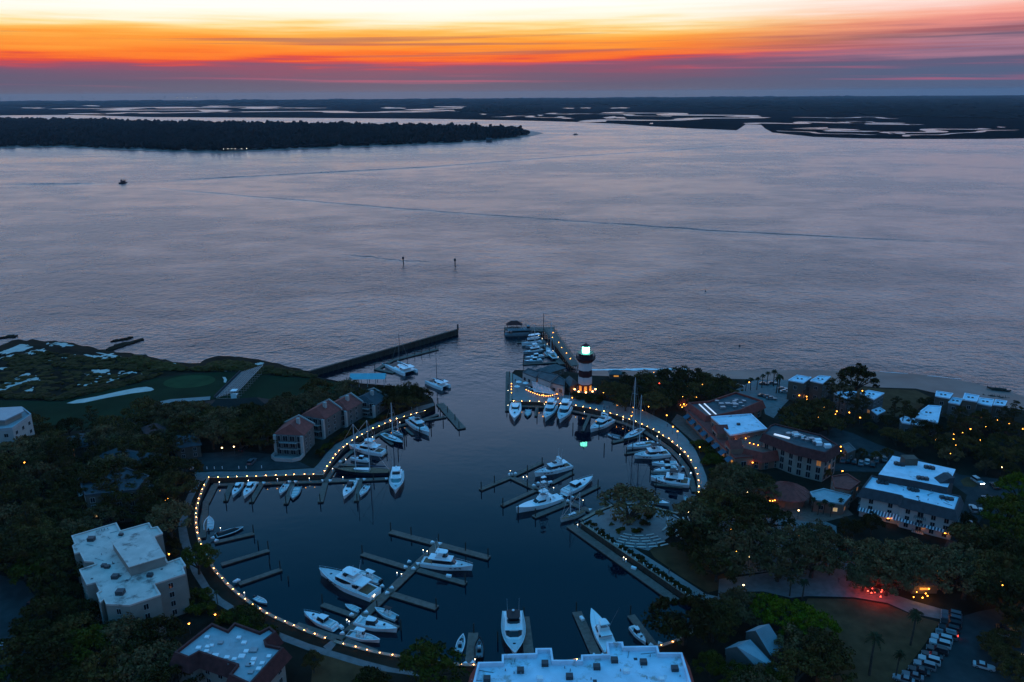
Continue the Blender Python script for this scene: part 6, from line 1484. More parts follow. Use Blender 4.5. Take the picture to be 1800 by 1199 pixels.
for x, y, h in ((190, 790, 13), (225, 785, 14), (255, 782, 13), (285, 790, 13), (310, 782, 12), (140, 778, 12), (270, 760, 11), (325, 772, 11), (215, 803, 13), (250, 810, 14), (290, 812, 13), (165, 800, 13), (105, 800, 13), (60, 830, 13), (30, 850, 13), (90, 850, 14), (120, 830, 14), (300, 840, 11)):
    plant('pine', x, y, h, 'dark pine rising among the villas of the left wood', 'pines among the left villas', lift=.7)
# palms
for x, y, b in ((1522, 1119, 1187), (1600, 1077, 1134), (1574, 1147, 1192)):
    p = P(x + (6 if b == 1187 else 0), b, LZ); h = height_to(p, y) / .83; plant_at('palm', p.x, p.y, h, 'tall palm growing on the dry lawn by the parking lot', 'palms on the dry lawn')
for x, y, b in ((1388, 1018, 1048), (1410, 1022, 1054)):
    p = P(x, b, LZ); plant_at('palm', p.x, p.y, height_to(p, y) / .83, 'slim palm of the pair beside the sandy path', 'pair of palms at the sandy path', 1.25)
p = P(1245, 990, LZ); plant_at('palm', p.x, p.y, 9.5, 'tall palm in the grove behind the straight quay', None)
for x, y, h in ((1097, 655, 7), (1294, 669, 6), (1312, 668, 6.5), (1321, 665, 7), (1332, 664, 7), (1341, 659, 7.5), (1350, 655, 7.5), (1362, 652, 9), (1372, 660, 10), (1367, 664, 9)):
    plant('palm', x, y, h, 'palm in the row along the beach car park', 'palms along the beach', lift=.85, wide=1.2)
for x, y, h in ((1430, 876, 6), (1450, 880, 6), (1478, 878, 6), (1462, 886, 5.5), (1440, 885, 5), (1790, 1090, 7), (1480, 960, 8), (1470, 968, 8.5), (1462, 975, 8), (380, 1040, 4.5), (372, 1050, 4)):
    plant('palm', x, y, h, 'short palm in the planting beds', 'short palms in planting beds', lift=.85, wide=1.2)
# shrubs and hedges
SH = 'clipped shrub in the planting beds'
def beds(px, n, kinds, h0, h1, label, group):
    poly = PL(px, LZ); xs = [p[0] for p in poly]; ys = [p[1] for p in poly]; c = 0; tr = 0
    while c < n and tr < n * 30:
        tr += 1; x, y = RT.uniform(min(xs), max(xs)), RT.uniform(min(ys), max(ys))
        if inpoly(poly, x, y) and not any(inpoly(f, x, y) for f in FOOT): plant_at(RT.choice(kinds), x, y, RT.uniform(h0, h1), label, group); c += 1
beds([(1008, 697), (1020, 707), (1040, 711), (1058, 709), (1062, 700), (1040, 694)], 26, ('shrub',), 1.6, 2.6, 'dark shrub in the bed round the lighthouse foot', 'shrubs round the lighthouse')
beds([(1216, 775), (1235, 778), (1272, 815), (1290, 845), (1270, 850), (1240, 815)], 30, ('shrub', 'bush'), 1.5, 3.0, 'shrub in the bed between promenade and shop fronts', 'shrubs before the shop fronts')
beds([(1060, 921), (1100, 897), (1150, 900), (1142, 935), (1090, 940), (1075, 938)], 22, ('shrub', 'bush'), .9, 1.7, 'low shrub under the broad oak on the point', 'shrubs under the point oak')
beds([(1030, 922), (1036, 918), (1120, 978), (1215, 1044), (1208, 1047), (1120, 985)], 60, ('shrub',), .8, 1.3, 'low hedge plant between the quay wall and footpath', 'hedge along the straight quay')
beds([(390, 1085), (420, 1075), (465, 1105), (490, 1130), (440, 1110), (400, 1100)], 22, ('bush', 'shrub'), 1.8, 3.4, 'garden shrub behind the red tile mansard house', 'shrubs behind the mansard house')
beds([(335, 1030), (360, 1045), (375, 1075), (345, 1090), (330, 1070)], 14, ('shrub', 'bush'), 1.5, 2.8, 'garden shrub beside the stepped white condominium', 'shrubs by the condominium')
beds([(300, 930), (312, 960), (325, 1000), (318, 1000), (300, 960)], 10, ('shrub',), 1.5, 2.5, 'dark shrub between the left path and condominium', 'shrubs by the left path')
beds([(550, 815), (575, 790), (620, 760), (690, 730), (730, 715), (700, 725), (640, 745), (600, 770), (570, 790)], 34, ('shrub', 'bush'), 1.2, 2.4, 'dark shrub along the promenade below the townhouses', 'shrubs below the townhouses')
beds([(1300, 772), (1340, 766), (1350, 775), (1310, 785)], 1, ('bush',), 2, 2, 'shrub by the terrace restaurant', 'terrace shrubs')
beds([(620, 1180), (680, 1186), (700, 1200), (640, 1215)], 12, ('bush', 'shrub'), 1.6, 3.0, 'garden shrub below the dry lawn near the wall', 'shrubs by the lower lawn')
for k in PROTO:
    for o in PROTO[k]:
        if o.name not in USED:
            for c in KIDS.get(o.name, ()): bpy.data.objects.remove(c)
            bpy.data.objects.remove(o)
# grasses and thickets of the marsh
def thicket(name, px, n, h0, h1, label, seed):
    poly = PL(px, LZ); o = forest(name, poly, n, h0, h1, .8, 2.6, ML_dark, LZ - .2, seed); return tag(o, label, 'thicket', kind='stuff')
thicket('marsh_thicket', [(0, 632), (60, 618), (150, 626), (240, 638), (300, 648), (260, 656), (190, 648), (150, 650), (90, 645), (30, 650)], 420, .5, 1.6, 'dark marsh scrub between the white sand patches', 2)
thicket('shore_thicket', [(205, 630), (235, 634), (235, 628), (275, 637), (320, 645), (320, 650), (365, 648), (372, 640), (402, 637), (445, 641), (445, 648), (370, 652), (280, 650), (240, 642)], 600, .8, 2.6, 'dark shore thickets along the left bank', 4)
thicket('fairway_thicket', [(0, 700), (110, 703), (230, 675), (275, 662), (285, 657), (230, 668), (110, 695), (0, 694)], 300, .8, 2.0, 'dark scrub edge above the golf fairway', 9)
thicket('tidal_scrub', [(0, 650), (60, 640), (140, 655), (230, 660), (270, 655), (230, 668), (110, 694), (0, 694)], 220, .4, 1.2, 'low dark scrub on the inner marsh above the fairway', 12)
thicket('jetty_scrub', [(395, 640), (440, 642), (480, 648), (540, 658), (560, 664), (500, 660), (440, 655), (400, 650)], 300, .6, 2.0, 'dark scrub on the bank behind the breakwater', 13)
# ================================================================== lamps, cars, people, furniture
def bulb_part(t, c, r, m, nm='bulb'): mb = MB(); mb.ball(c, r, 6, 4); return mb.build(nm, m, t)
def lamp_proto(kind):
    t = thing({'wall': 'wall_lamp', 'ped': 'dock_light', 'post': 'lamp_post', 'amber': 'lamp_post', 'lantern': 'lantern', 'red': 'red_lantern'}[kind], '', 'lamp')
    if kind == 'wall':
        MB().box(-.1, .1, -.1, .1, 0, .3).build('post', M_dkmetal, t); bulb_part(t, (0, 0, .47), .115, M_bulb); MB().box(-.2, .2, -.2, .2, .68, .73).build('cap', M_dkmetal, t)
    elif kind == 'ped':
        MB().box(-.14, .14, -.14, .14, 0, .9).build('post', M_white, t); bulb_part(t, (0, 0, 1.05), .11, emat('pedestal_bulb', (1, .78, .5), 9.0))
    elif kind in ('post', 'amber'):
        mb = MB(); mb.tube((0, 0, 0), (0, 0, 3.0), .09, .06, 6); mb.build('post', M_dkmetal, t); bulb_part(t, (0, 0, 3.2), .24, M_bulbw if kind == 'post' else M_amber); mb = MB(); mb.lathe([(.34, 3.46), (.05, 3.62)], 6); mb.build('cap', M_dkmetal, t)
    elif kind == 'lantern':
        MB().box(-.18, .18, -.18, .18, 0, .1).build('base', M_dkmetal, t); bulb_part(t, (0, 0, .3), .17, M_amber)
    else:
        MB().box(-.18, .18, -.18, .18, 0, .1).build('base', M_dkmetal, t); bulb_part(t, (0, 0, .35), .16, M_red)
    return t
LP = {k: lamp_proto(k) for k in ('wall', 'ped', 'post', 'amber', 'lantern', 'red')}
def lamp(kind, p, label, group): return place(LP[kind], USED, p, 0, 1.0, label, group)
def wl(pts, label, group, skip=()):
    for i, (x, y) in enumerate(pts):
        p = P(x + RT.uniform(-.8, .8), y + .4, LZ + .3); o = lamp('wall', (p.x, p.y, LZ + .3), label, group); o.scale = (1, 1, 1) if i % 3 else (.8, .8, .8)
wl(LAMPS_L[:-1], 'small warm lamp on the curved seawall below the townhouses', 'lamps on the townhouse wall')
wl(LAMPS_S, 'small warm lamp on the straight seawall above the short fingers', 'lamps on the straight wall')
wl(LAMPS_A, 'small warm lamp on the long left curve of the seawall', 'lamps on the left curve')
wl(LAMPS_B, 'small warm lamp on the near wall beside the front dock', 'lamps on the near wall')
wl([(977, 1165.5), (997, 1163.5), (1014, 1161), (1163, 1135.5), (1182, 1130)], 'small warm lamp on the wall behind the flat white roof', 'lamps behind the white roof')
wl(LAMPS_R, 'small warm lamp on the right seawall from shops to lighthouse', 'lamps on the right wall')
for x, y in ((488, 846), (544, 845), (386, 852), (437, 849), (603, 843), (632, 831), (585, 828), (608, 812), (642, 784), (655, 772), (703, 746), (690, 752), (657, 1054), (659, 1051), (698, 1012), (706, 1014), (744, 972), (751, 974), (610, 1095), (614, 1098), (897, 832), (920, 843), (926, 842), (973, 862), (1019, 886), (1025, 884), (1015, 927), (1096, 985), (1100, 988), (1214, 836), (1195, 803), (1155, 771), (1138, 776), (1095, 741), (1027, 728), (957, 714), (893, 716), (953, 598), (962, 608), (972, 620), (981, 631), (947, 593), (893, 690), (835, 1165), (399, 1034), (388, 933), (430, 1047)):
    p = P(x, y, DZ); lamp('ped', (p.x, p.y, DZ), 'small white power post with light on a floating dock', 'lights along the docks')
def glow(t, e, col, z, r=.4):
    l = bpy.data.lights.new('lamp_light', 'POINT'); l.energy = e; l.color = col; l.shadow_soft_size = r
    o = bpy.data.objects.new('lamp_light', l); COL.objects.link(o); o.parent = t; o.location = (0, 0, z)
def posts_at(pts, kind, label, group, h=3.2):
    for x, y in pts:
        p = P(x, y, LZ + h); lamp(kind, (p.x, p.y, LZ), label, group)
posts_at([(390, 787), (411, 785)], 'post', 'bright white globe lamp by the parked cars in the left wood', 'white lamps by the left car park')
posts_at([(405, 776), (422, 773), (332, 832)], 'amber', 'amber lamp in the left wood above the promenade', 'amber lamps in the left wood')
posts_at([(43, 813), (49, 806), (5, 807), (36, 827), (466, 772), (290, 880), (296, 877), (297, 974), (332, 1096), (378, 1080)], 'amber', 'amber garden lamp glowing beside the left condominiums', 'garden lamps on the left')
posts_at([(1418, 697), (1418, 702), (1448, 710), (1449, 716), (1471, 723), (1469, 728), (1493, 725), (1512, 734), (1516, 687)], 'amber', 'amber lamp on the path between the beach villas', 'lamps among the beach villas')
posts_at([(1694, 742), (1688, 750), (1715, 745), (1725, 740), (1751, 747), (1774, 745), (1798, 754), (1706, 754), (1677, 763), (1676, 772), (1644, 773)], 'amber', 'amber lamp in front of the beach terrace', 'lamps before the beach terrace')
for k in range(34):
    x, y = RT.choice(((1300, 950), (1250, 920), (1420, 960), (1340, 900), (1610, 990), (1700, 790), (1130, 700), (1220, 690), (1440, 730), (1740, 760))); x += RT.gauss(0, 26); y += RT.gauss(0, 14)
    p = P(x, y, LZ + 7.5); lamp('lantern', (p.x, p.y, LZ + 7.5), 'tiny warm light hung in the tree crowns', 'tiny lights in the trees').scale = (.6, .6, .6)
posts_at([(1761, 821), (1797, 1150), (1455, 1175)], 'post', 'pale street lamp beside the road or parking lot', 'street lamps')
posts_at([(1478, 785), (1478, 793), (1481, 828), (1474, 837), (1323, 813), (1317, 672)], 'amber', 'amber lamp beside the guard house and offices', 'amber lamps by the offices')
posts_at([(1183, 750), (1191, 758), (1172, 730), (1246, 861), (1230, 786), (1110, 731), (1405, 695), (1161, 700), (1085, 712), (1061, 690)], 'amber', 'amber lamp on the promenade in front of the shops', 'promenade lamps')
posts_at([(1404, 897), (1419, 965), (1455, 982), (1330, 946), (1317, 978), (1294, 1002), (1275, 993), (1307, 1028), (1211, 900), (1490, 950), (1313, 865), (1285, 856)], 'post', 'warm lamp under the oaks round the brick street', 'lamps under the oaks')
for x, y in ((1327, 880), (1331, 881), (1344, 883), (1343, 887), (1353, 882), (1358, 882), (1362, 881), (1347, 892), (1350, 893), (1343, 900), (1347, 901), (1355, 901), (1323, 884), (1340, 895)):
    p = P(x, y, LZ + 2.6); lamp('lantern', (p.x, p.y, LZ + 2.6), 'amber lantern strung under the oaks by the round pavilion', 'lanterns under the oaks')
for x, y in ((1293, 770), (1300, 773), (1311, 768), (1318, 776), (1325, 778), (1333, 780), (1305, 780), (1288, 773)):
    p = P(x, y, LZ + 7); lamp('lantern', (p.x, p.y, LZ + 6.1), 'amber lantern on the roof terrace of the restaurant', 'roof terrace lanterns')
for x, y in ((1140, 716), (1145, 719), (1149, 714), (1144, 713), (1152, 718), (1196, 713), (1202, 710), (1207, 713), (1199, 717), (1217, 692), (1221, 698), (1214, 698), (1224, 699), (1226, 695)):
    p = P(x, y, LZ + 1.6); lamp('lantern', (p.x, p.y, LZ + 1.6), 'amber lantern in the garden beside the lighthouse wood', 'lanterns in the wood')
for k in range(15):
    f = k / 14; p = P(925 + 54 * f, 686 + 13 * math.sin(f * 2.2) - 3 * f, LZ + .8); lamp('lantern', (p.x, p.y, LZ + .78), 'amber lantern on the curved dining terrace by the pergola', 'dining terrace lanterns')
for x, y in ((985, 684), (990, 682), (988, 688), (981, 701), (1006, 700), (899, 675), (899, 680), (899, 685), (899, 691)):
    p = P(x, y, LZ + .6); lamp('lantern', (p.x, p.y, LZ + .5), 'amber ground light near the quay restaurant door', 'ground lights on the lighthouse quay')
for k in range(6):
    p = L1.lerp(R1, .5 + RT.uniform(-.3, .3)).lerp(L2.lerp(R2, .5), .1 + .15 * k); lamp('lantern', (p.x, p.y, PZ), 'amber deck light on the timber pier', 'deck lights on the pier')
# lit terraces under the oaks on the right
def terrace(label, spots, kind, grp, e, col, z=1.2):
    for i, (x, y) in enumerate(spots):
        zz_ = z + RT.uniform(-.9, 1.6); p = P(x + RT.gauss(0, 3), y + RT.gauss(0, 2), LZ + zz_); o = lamp(kind, (p.x, p.y, LZ + zz_), label, grp); o.scale = (RT.uniform(.6, 1.1),) * 3
        if i % 3 == 0: glow(o, e, col, 1.2)
terrace('red lantern on the terrace under the mossy oaks', [(1524, 1029), (1532, 1031), (1541, 1027), (1527, 1039), (1538, 1043), (1545, 1036), (1556, 1029), (1562, 1033), (1530, 1047), (1544, 1049), (1551, 1042), (1536, 1036)], 'red', 'red terrace lanterns', 420, (1, .07, .04))
terrace('amber lantern on the bar terrace under the mossy oaks', [(1602, 1034), (1610, 1042), (1619, 1038), (1628, 1044), (1636, 1050), (1606, 1050), (1616, 1054), (1634, 1038), (1624, 1030)], 'lantern', 'amber bar lanterns', 200, (1, .42, .08))
terrace('amber lantern by the cabin beyond the parking lot', [(1760, 1026), (1766, 1030), (1773, 1032), (1790, 1034), (1796, 1036), (1756, 1030)], 'lantern', 'amber cabin lanterns', 350, (1, .45, .08), 5.0)
for (x, y, e) in ((1145, 716, 90), (1202, 713, 90), (1330, 720, 60), (955, 697, 60)):
    p = P(x, y, LZ + 2.5); o = lamp('amber', (p.x, p.y, LZ), 'tall amber garden lamp lighting foliage and paving around it', 'tall amber garden lamps'); glow(o, e, (1, .5, .12), 3.2)
o = lamp('red', P(1159, 675, LZ + 9), 'single small red light above the lighthouse wood', None)
def hut(name, label, px, py, w, d, h, roofm):
    p = P(px, py, LZ); t = thing(name, label, 'kiosk', p); MB().box(-w / 2, w / 2, -d / 2, d / 2, 0, h).build('wall', M_brownw, t)
    MB().prism([(-w / 2 - .5, -d / 2 - .5), (w / 2 + .5, -d / 2 - .5), (w / 2 + .5, d / 2 + .5), (-w / 2 - .5, d / 2 + .5)], h, h + 1.6, [(-w / 4, -.1), (w / 4, -.1), (w / 4, .1), (-w / 4, .1)]).build('roof', roofm, t)
    MB().box(-w * .2, w * .2, -d / 2 - .06, -d / 2 - .02, 1.2, 1.9).build('serving_window', M_warm, t)
hut('bar_hut', 'open bar hut with glowing counter under the mossy oaks', 1618, 1036, 7, 4, 2.8, M_shingle)
hut('beach_hut', 'small dark hut on the beach beside a round palm', 1082, 664, 6, 4, 2.5, M_shingle)
hut('garden_kiosk', 'garden kiosk with glowing window in the lighthouse wood', 1203, 716, 6, 4, 2.6, M_tile)

# ---- cars
CARM = {'white': mat('white_car_paint', (.34, .34, .34), .3, .03, 1, spec=.5), 'silver': mat('silver_car_paint', (.18, .19, .20), .3, .03, 1, metal=.4, spec=.5), 'black': mat('black_car_paint', (.012, .012, .014), .3, .03, 1, spec=.5), 'grey': mat('grey_car_paint', (.09, .09, .10), .3, .03, 1, spec=.5), 'red': mat('dark_red_car_paint', (.12, .015, .012), .3, .03, 1, spec=.5)}
M_tyre = mat('tyre_rubber', (.015, .015, .015), .9, .1, 1); M_hl = mat('headlight_glass', (.6, .6, .6), .2, .05, 1); M_tl = mat('taillight_red', (.25, .01, .01), .3, .05, 1)
def car_proto(kind, c):
    t = thing('parked_car', '', 'car'); m = CARM[c]; suv = kind == 'suv'; L, W = (4.9, 1.95) if suv else (4.7, 1.82); hb, hr = (1.0, 1.78) if suv else (.85, 1.42)
    low = [(-L / 2, -W * .46), (-L / 2 + .25, -W / 2), (L / 2 - .5, -W / 2), (L / 2, -W * .36), (L / 2, W * .36), (L / 2 - .5, W / 2), (-L / 2 + .25, W / 2), (-L / 2, W * .46)]
    b = MB(); b.prism(low, .3, hb * .72); b.prism(low, hb * .72, hb, [(x * .97, y * .94) for x, y in low]); b.build('body', m, t)
    x0, x1 = (-L * .47, L * .16) if suv else (-L * .36, L * .14); y0, y1 = (-L * .42, L * .05) if suv else (-L * .22, L * .02)
    A = [(x0, -W * .45), (x1, -W * .44), (x1, W * .44), (x0, W * .45)]; B = [(y0, -W * .36), (y1, -W * .35), (y1, W * .35), (y0, W * .36)]
    g = MB().prism(A, hb, hr - .06, B).build('window_glass', M_glass, t); MB().prism(lerp_poly(B, B, 0, .03), hr - .06, hr).build('roof', m, t)
    for sx in (-L * .31, L * .31):
        for sy in (-W / 2 + .08, W / 2 - .08):
            mb = MB(); mb.tube((sx, sy - .12, .34), (sx, sy + .12, .34), .34, .34, 10); w = mb.build('wheel', M_tyre, t); mb = MB(); mb.tube((sx, sy - .13, .34), (sx, sy + .13, .34), .19, .19, 8); mb.build('rim', M_metal, w)
    for s in (1, -1):
        MB().box(L / 2 - .12, L / 2 + .02, s * W * .28 - .22, s * W * .28 + .22, hb * .62, hb * .8).build('headlight', M_hl, t); MB().box(-L / 2 - .02, -L / 2 + .1, s * W * .34 - .18, s * W * .34 + .18, hb * .62, hb * .85).build('taillight', M_tl, t)
    return t
CP = {}
def car(x, y, ang, c, kind='suv', label='', group=None):
    k = (kind, c)
    if k not in CP: CP[k] = car_proto(kind, c)
    p = P(x, y, LZ + .05); return place(CP[k], USED, (p.x, p.y, LZ + .03), ang, 1.0, label, group)
def dirpx(a, b): u, v = P(*a, LZ), P(*b, LZ); return math.atan2(v.y - u.y, v.x - u.x)
an = dirpx((1636, 1121), (1673, 1131))
for i, (x, y, c, k) in enumerate([(1672, 1083, 'silver', 'suv'), (1672, 1091, 'grey', 'suv'), (1671, 1100, 'black', 'suv'), (1668, 1109, 'black', 'suv'), (1663, 1117, 'silver', 'suv'), (1655, 1126, 'white', 'suv'), (1652, 1135, 'white', 'suv'), (1647, 1146, 'black', 'suv'), (1638, 1155, 'black', 'sedan'), (1633, 1164, 'white', 'suv'), (1625, 1173, 'silver', 'suv'), (1615, 1182, 'black', 'sedan'), (1604, 1191, 'grey', 'sedan'), (1588, 1197, 'silver', 'sedan')]):
    car(x, y, an + math.pi, c, k, '%s %s in the row parked beside the dry lawn' % (c, 'SUV' if k == 'suv' else 'saloon car'), 'cars parked by the dry lawn')
o = car(1664, 1120, an + math.pi, 'grey', 'suv', 'grey SUV with one red tail light lit in the lawn row', 'cars parked by the dry lawn')
MB().box(-2.48, -2.44, -.95, -.45, .62, .9).build('lit_taillight', M_red, o)
car(1769, 1108, an + .05, 'black', 'sedan', 'black saloon on the far side of the parking lot', None); car(1768, 1119, an + .05, 'silver', 'sedan', 'silver car on the far side of the parking lot', None); car(1729, 1174, an, 'white', 'sedan', 'white saloon alone near the low round trees', None)
o = car(1718, 848, R(-80), 'white', 'suv', 'white SUV driving by the road island with headlights on', None)
for s_ in (-.55, .55): MB().box(2.45, 2.5, s_ - .22, s_ + .22, .6, .82).build('lit_headlight', emat('lit_headlight', (.85, .93, 1.0), 20.0), o)
car(1748, 856, R(85), 'black', 'sedan', 'black car behind the white driving SUV', None); car(1710, 897, R(75), 'white', 'suv', 'white SUV parked beside the pale apartment block', None); car(1727, 902, R(75), 'white', 'sedan', 'white saloon parked beside the white SUV', None); car(1733, 880, R(80), 'grey', 'sedan', 'grey car parked behind the white saloon', None); car(1745, 882, R(80), 'black', 'suv', 'black SUV parked behind the white saloon', None); car(1710, 924, R(75), 'silver', 'sedan', 'silver car at the corner of the pale apartment block', None)
for i, (x, y, c) in enumerate([(1481, 811, 'grey'), (1490, 811, 'black'), (1501, 813, 'black'), (1513, 816, 'silver'), (1524, 814, 'white'), (1540, 811, 'grey'), (1555, 809, 'silver'), (1534, 818, 'black')]):
    car(x, y, R(65), c, 'sedan', c + ' car in the row behind the pale apartment block', 'cars behind the apartment block')
for i, (x, y, c) in enumerate([(1343, 676, 'black'), (1358, 675, 'grey'), (1298, 680, 'silver'), (1376, 685, 'silver'), (1341, 697, 'black'), (1350, 699, 'grey'), (1356, 702, 'silver'), (1380, 690, 'white')]):
    car(x, y, R(-15), c, 'sedan', c + ' car in the palm lined beach car park', 'cars in the beach car park')
car(334, 823, R(-50), 'silver', 'suv', 'silver SUV at the end of the promenade path', None); car(443, 814, R(80), 'grey', 'suv', 'grey SUV parked above the straight promenade', None); car(428, 791, R(80), 'black', 'suv', 'black SUV below the bright white lamps', None); car(64, 1062, R(70), 'red', 'suv', 'dark red SUV under the trees left of the condominium', None); car(305, 803, R(10), 'black', 'sedan', 'black saloon at the left car park entrance', None); car(8, 1140, R(10), 'silver', 'sedan', 'silver saloon on the shaded left road', None); car(160, 1170, R(30), 'white', 'sedan', 'white saloon under the trees by the mansard house', None)

# ---- people
def person_proto(seed, legs, top):
    me = bpy.data.meshes.new('person'); st = .16 if seed % 2 else .08
    vs = [(0, 0, .95), (0, 0, 1.15), (0, 0, 1.38), (0, 0, 1.52), (0, .02, 1.66), (0, .02, 1.76), (-.1, 0, .9), (-.11, st, .5), (-.11, st * .5, .08), (-.11, st * .5 + .14, .03), (.1, 0, .9), (.11, -st * .4, .5), (.11, -st * 1.4, .1), (.11, -st * 1.4 + .14, .05), (-.2, 0, 1.40), (-.25, -.05, 1.14), (-.24, .06, .9), (-.24, .09, .8), (.2, 0, 1.40), (.25, .05, 1.14), (.24, .14, .92), (.24, .18, .83)]
    es = [(0, 1), (1, 2), (2, 3), (3, 4), (4, 5), (0, 6), (6, 7), (7, 8), (8, 9), (0, 10), (10, 11), (11, 12), (12, 13), (2, 14), (14, 15), (15, 16), (16, 17), (2, 18), (18, 19), (19, 20), (20, 21)]
    me.from_pydata(vs, es, [])
    m = bpy.data.materials.new('clothed_person'); m.use_nodes = True; n, l = m.node_tree.nodes, m.node_tree.links
    tc = n.new('ShaderNodeTexCoord'); sp = n.new('ShaderNodeSeparateXYZ'); l.new(tc.outputs['Object'], sp.inputs[0]); r = n.new('ShaderNodeValToRGB'); r.color_ramp.interpolation = 'CONSTANT'
    mr = n.new('ShaderNodeMath'); mr.operation = 'DIVIDE'; mr.inputs[1].default_value = 1.9; l.new(sp.outputs['Z'], mr.inputs[0]); l.new(mr.outputs[0], r.inputs[0])
    cr = r.color_ramp; cr.elements[0].color = (.02, .02, .02, 1); cr.elements[1].position = .045; cr.elements[1].color = (*legs, 1)
    for q, c in ((.49, top), (.79, (.35, .2, .14)), (.91, (.04, .025, .015))): e = cr.elements.new(q); e.color = (*c, 1)
    l.new(r.outputs[0], n['Principled BSDF'].inputs['Base Color']); me.materials.append(m)
    o = bpy.data.objects.new('person', me); COL.objects.link(o)
    sk = o.modifiers.new('skin', 'SKIN'); rad = [.15, .13, .16, .06, .10, .085, .09, .065, .045, .04, .09, .065, .045, .04, .06, .045, .035, .03, .06, .045, .035, .03]
    for i, v in enumerate(me.skin_vertices[0].data): v.radius = (rad[i], rad[i]); v.use_root = (i == 0)
    sb = o.modifiers.new('sub', 'SUBSURF'); sb.levels = sb.render_levels = 1
    return tag(o, '', 'person')
PPL = [person_proto(1, (.03, .035, .06), (.03, .03, .035)), person_proto(2, (.02, .02, .02), (.25, .25, .26)), person_proto(3, (.05, .06, .09), (.10, .03, .03))]
for i, (x, y, a, lb) in enumerate([(1176, 1009, .9, 'person in dark clothes walking along the straight quay path'), (1229, 1048, .9, 'person in a pale top near the end of the quay path'), (1474, 1024, 1.5, 'person in a dark red top standing on the sandy path'), (1061.6, 720, 0, 'person in dark clothes strolling by the lighthouse shrubs'), (1067, 719, 0, 'person in a pale top strolling by the lighthouse shrubs'), (1070.6, 719, 1, 'person in a dark red top strolling by the lighthouse shrubs'), (1173, 751, 2, 'person in dark clothes on the promenade before the shops'), (1240, 856, 1, 'person in a pale top at the end of the right promenade'), (1243, 853, 2, 'person in a dark red top at the end of the right promenade'), (906, 672, 0, 'person in dark clothes on the channel side quay'), (910, 676, 1, 'person in a pale top on the channel side quay')]):
    p = P(x, y, LZ + .04); place(PPL[i % 3], USED, (p.x, p.y, LZ + .04), a, 1.0, lb)

# ---- curved benches on the point
bcx = P(1117, 915, LZ); M_bench = mat('bench_timber', (.50, .47, .42), .8, .15, 1)
def bench_proto():
    t = thing('amphitheatre_bench', '', 'bench'); MB().box(-1.35, 1.35, -.26, .26, .36, .46).build('seat', M_bench, t)
    for s in (-1, 1): MB().box(s * .95 - .15, s * .95 + .15, -.2, .2, 0, .36).build('leg', M_conc_dark, t)
    return t
bp = bench_proto()
for ri in range(5):
    r = 10.4 + ri * 1.75
    for a0, a1, grp in ((-122, -62, 'the fan facing the open basin'), (-46, 6, 'the fan nearest the brick street')):
        n = max(2, int(r * R(a1 - a0) / 3.1))
        for k in range(n):
            a = R(a0 + (a1 - a0) * (k + .5) / n); place(bp, USED, (bcx.x + r * math.cos(a), bcx.y + r * math.sin(a) * .95, LZ + .04), a + math.pi / 2, 1.0, 'pale timber bench of the curved rows in ' + grp, 'benches in ' + grp)
# ---- bollards along the straight quay
def bollard_proto(m, h):
    t = thing('bollard', '', 'bollard'); mb = MB(); mb.tube((0, 0, 0), (0, 0, h), .13, .12, 7); mb.build('post', m, t); mb = MB(); mb.ball((0, 0, h), .15, 7, 4); mb.build('cap', m, t); return t
b1, b2 = bollard_proto(M_white, .9), bollard_proto(M_dkmetal, 1.0)
for k in range(26):
    f = k / 25; p = P(1028 + 184 * f, 922.5 + 128 * f, LZ); place(b1, USED, (p.x, p.y, LZ), 0, 1.0, 'white bollard along the edge of the straight quay wall', 'white quay bollards')
for k in range(14):
    f = k / 13; p = P(1044 + 176 * f, 924 + 122 * f, LZ); place(b2, USED, (p.x, p.y, LZ), 0, 1.0, 'dark bollard beside the quay footpath', 'dark path bollards')
for x in (350, 364, 377, 391, 420, 433, 460):
    p = P(x, 825 - (x - 350) * .02, LZ); place(b1, USED, (p.x, p.y, LZ), 0, 1.0, 'white bollard between the left car park and straight promenade', 'white promenade bollards')
# ---- dining tables and parasols on the quay terrace
def table_proto():
    t = thing('cafe_table', '', 'table'); mb = MB(); mb.lathe([(.6, .72), (.6, .78)], 10); mb.build('top', M_white, t); mb = MB(); mb.tube((0, 0, 0), (0, 0, .72), .05, .05, 6); mb.build('leg', M_dkmetal, t); return t
tp = table_proto()
for k in range(12):
    f = k / 11; p = P(926 + 50 * f, 682 + 12 * math.sin(f * 2.2) - 2 * f, LZ); place(tp, USED, (p.x, p.y, LZ), 0, 1.0, 'round cafe table on the curved dining terrace by the pergola', 'cafe tables on the terrace')
for k, (x, y) in enumerate(((912, 679), (909, 687), (924, 681))):
    p = P(x, y, LZ); t = thing('parasol', ('white parasol beside the quay steps', 'white parasol at the middle of the lighthouse quay', 'white parasol at the end of the dining terrace')[k], 'parasol', p); mb = MB(); mb.lathe([(1.5, 2.2), (.05, 2.9)], 8); mb.build('canopy', M_white, t); mb = MB(); mb.tube((0, 0, 0), (0, 0, 2.3), .05, .05, 5); mb.build('pole', M_dkmetal, t)
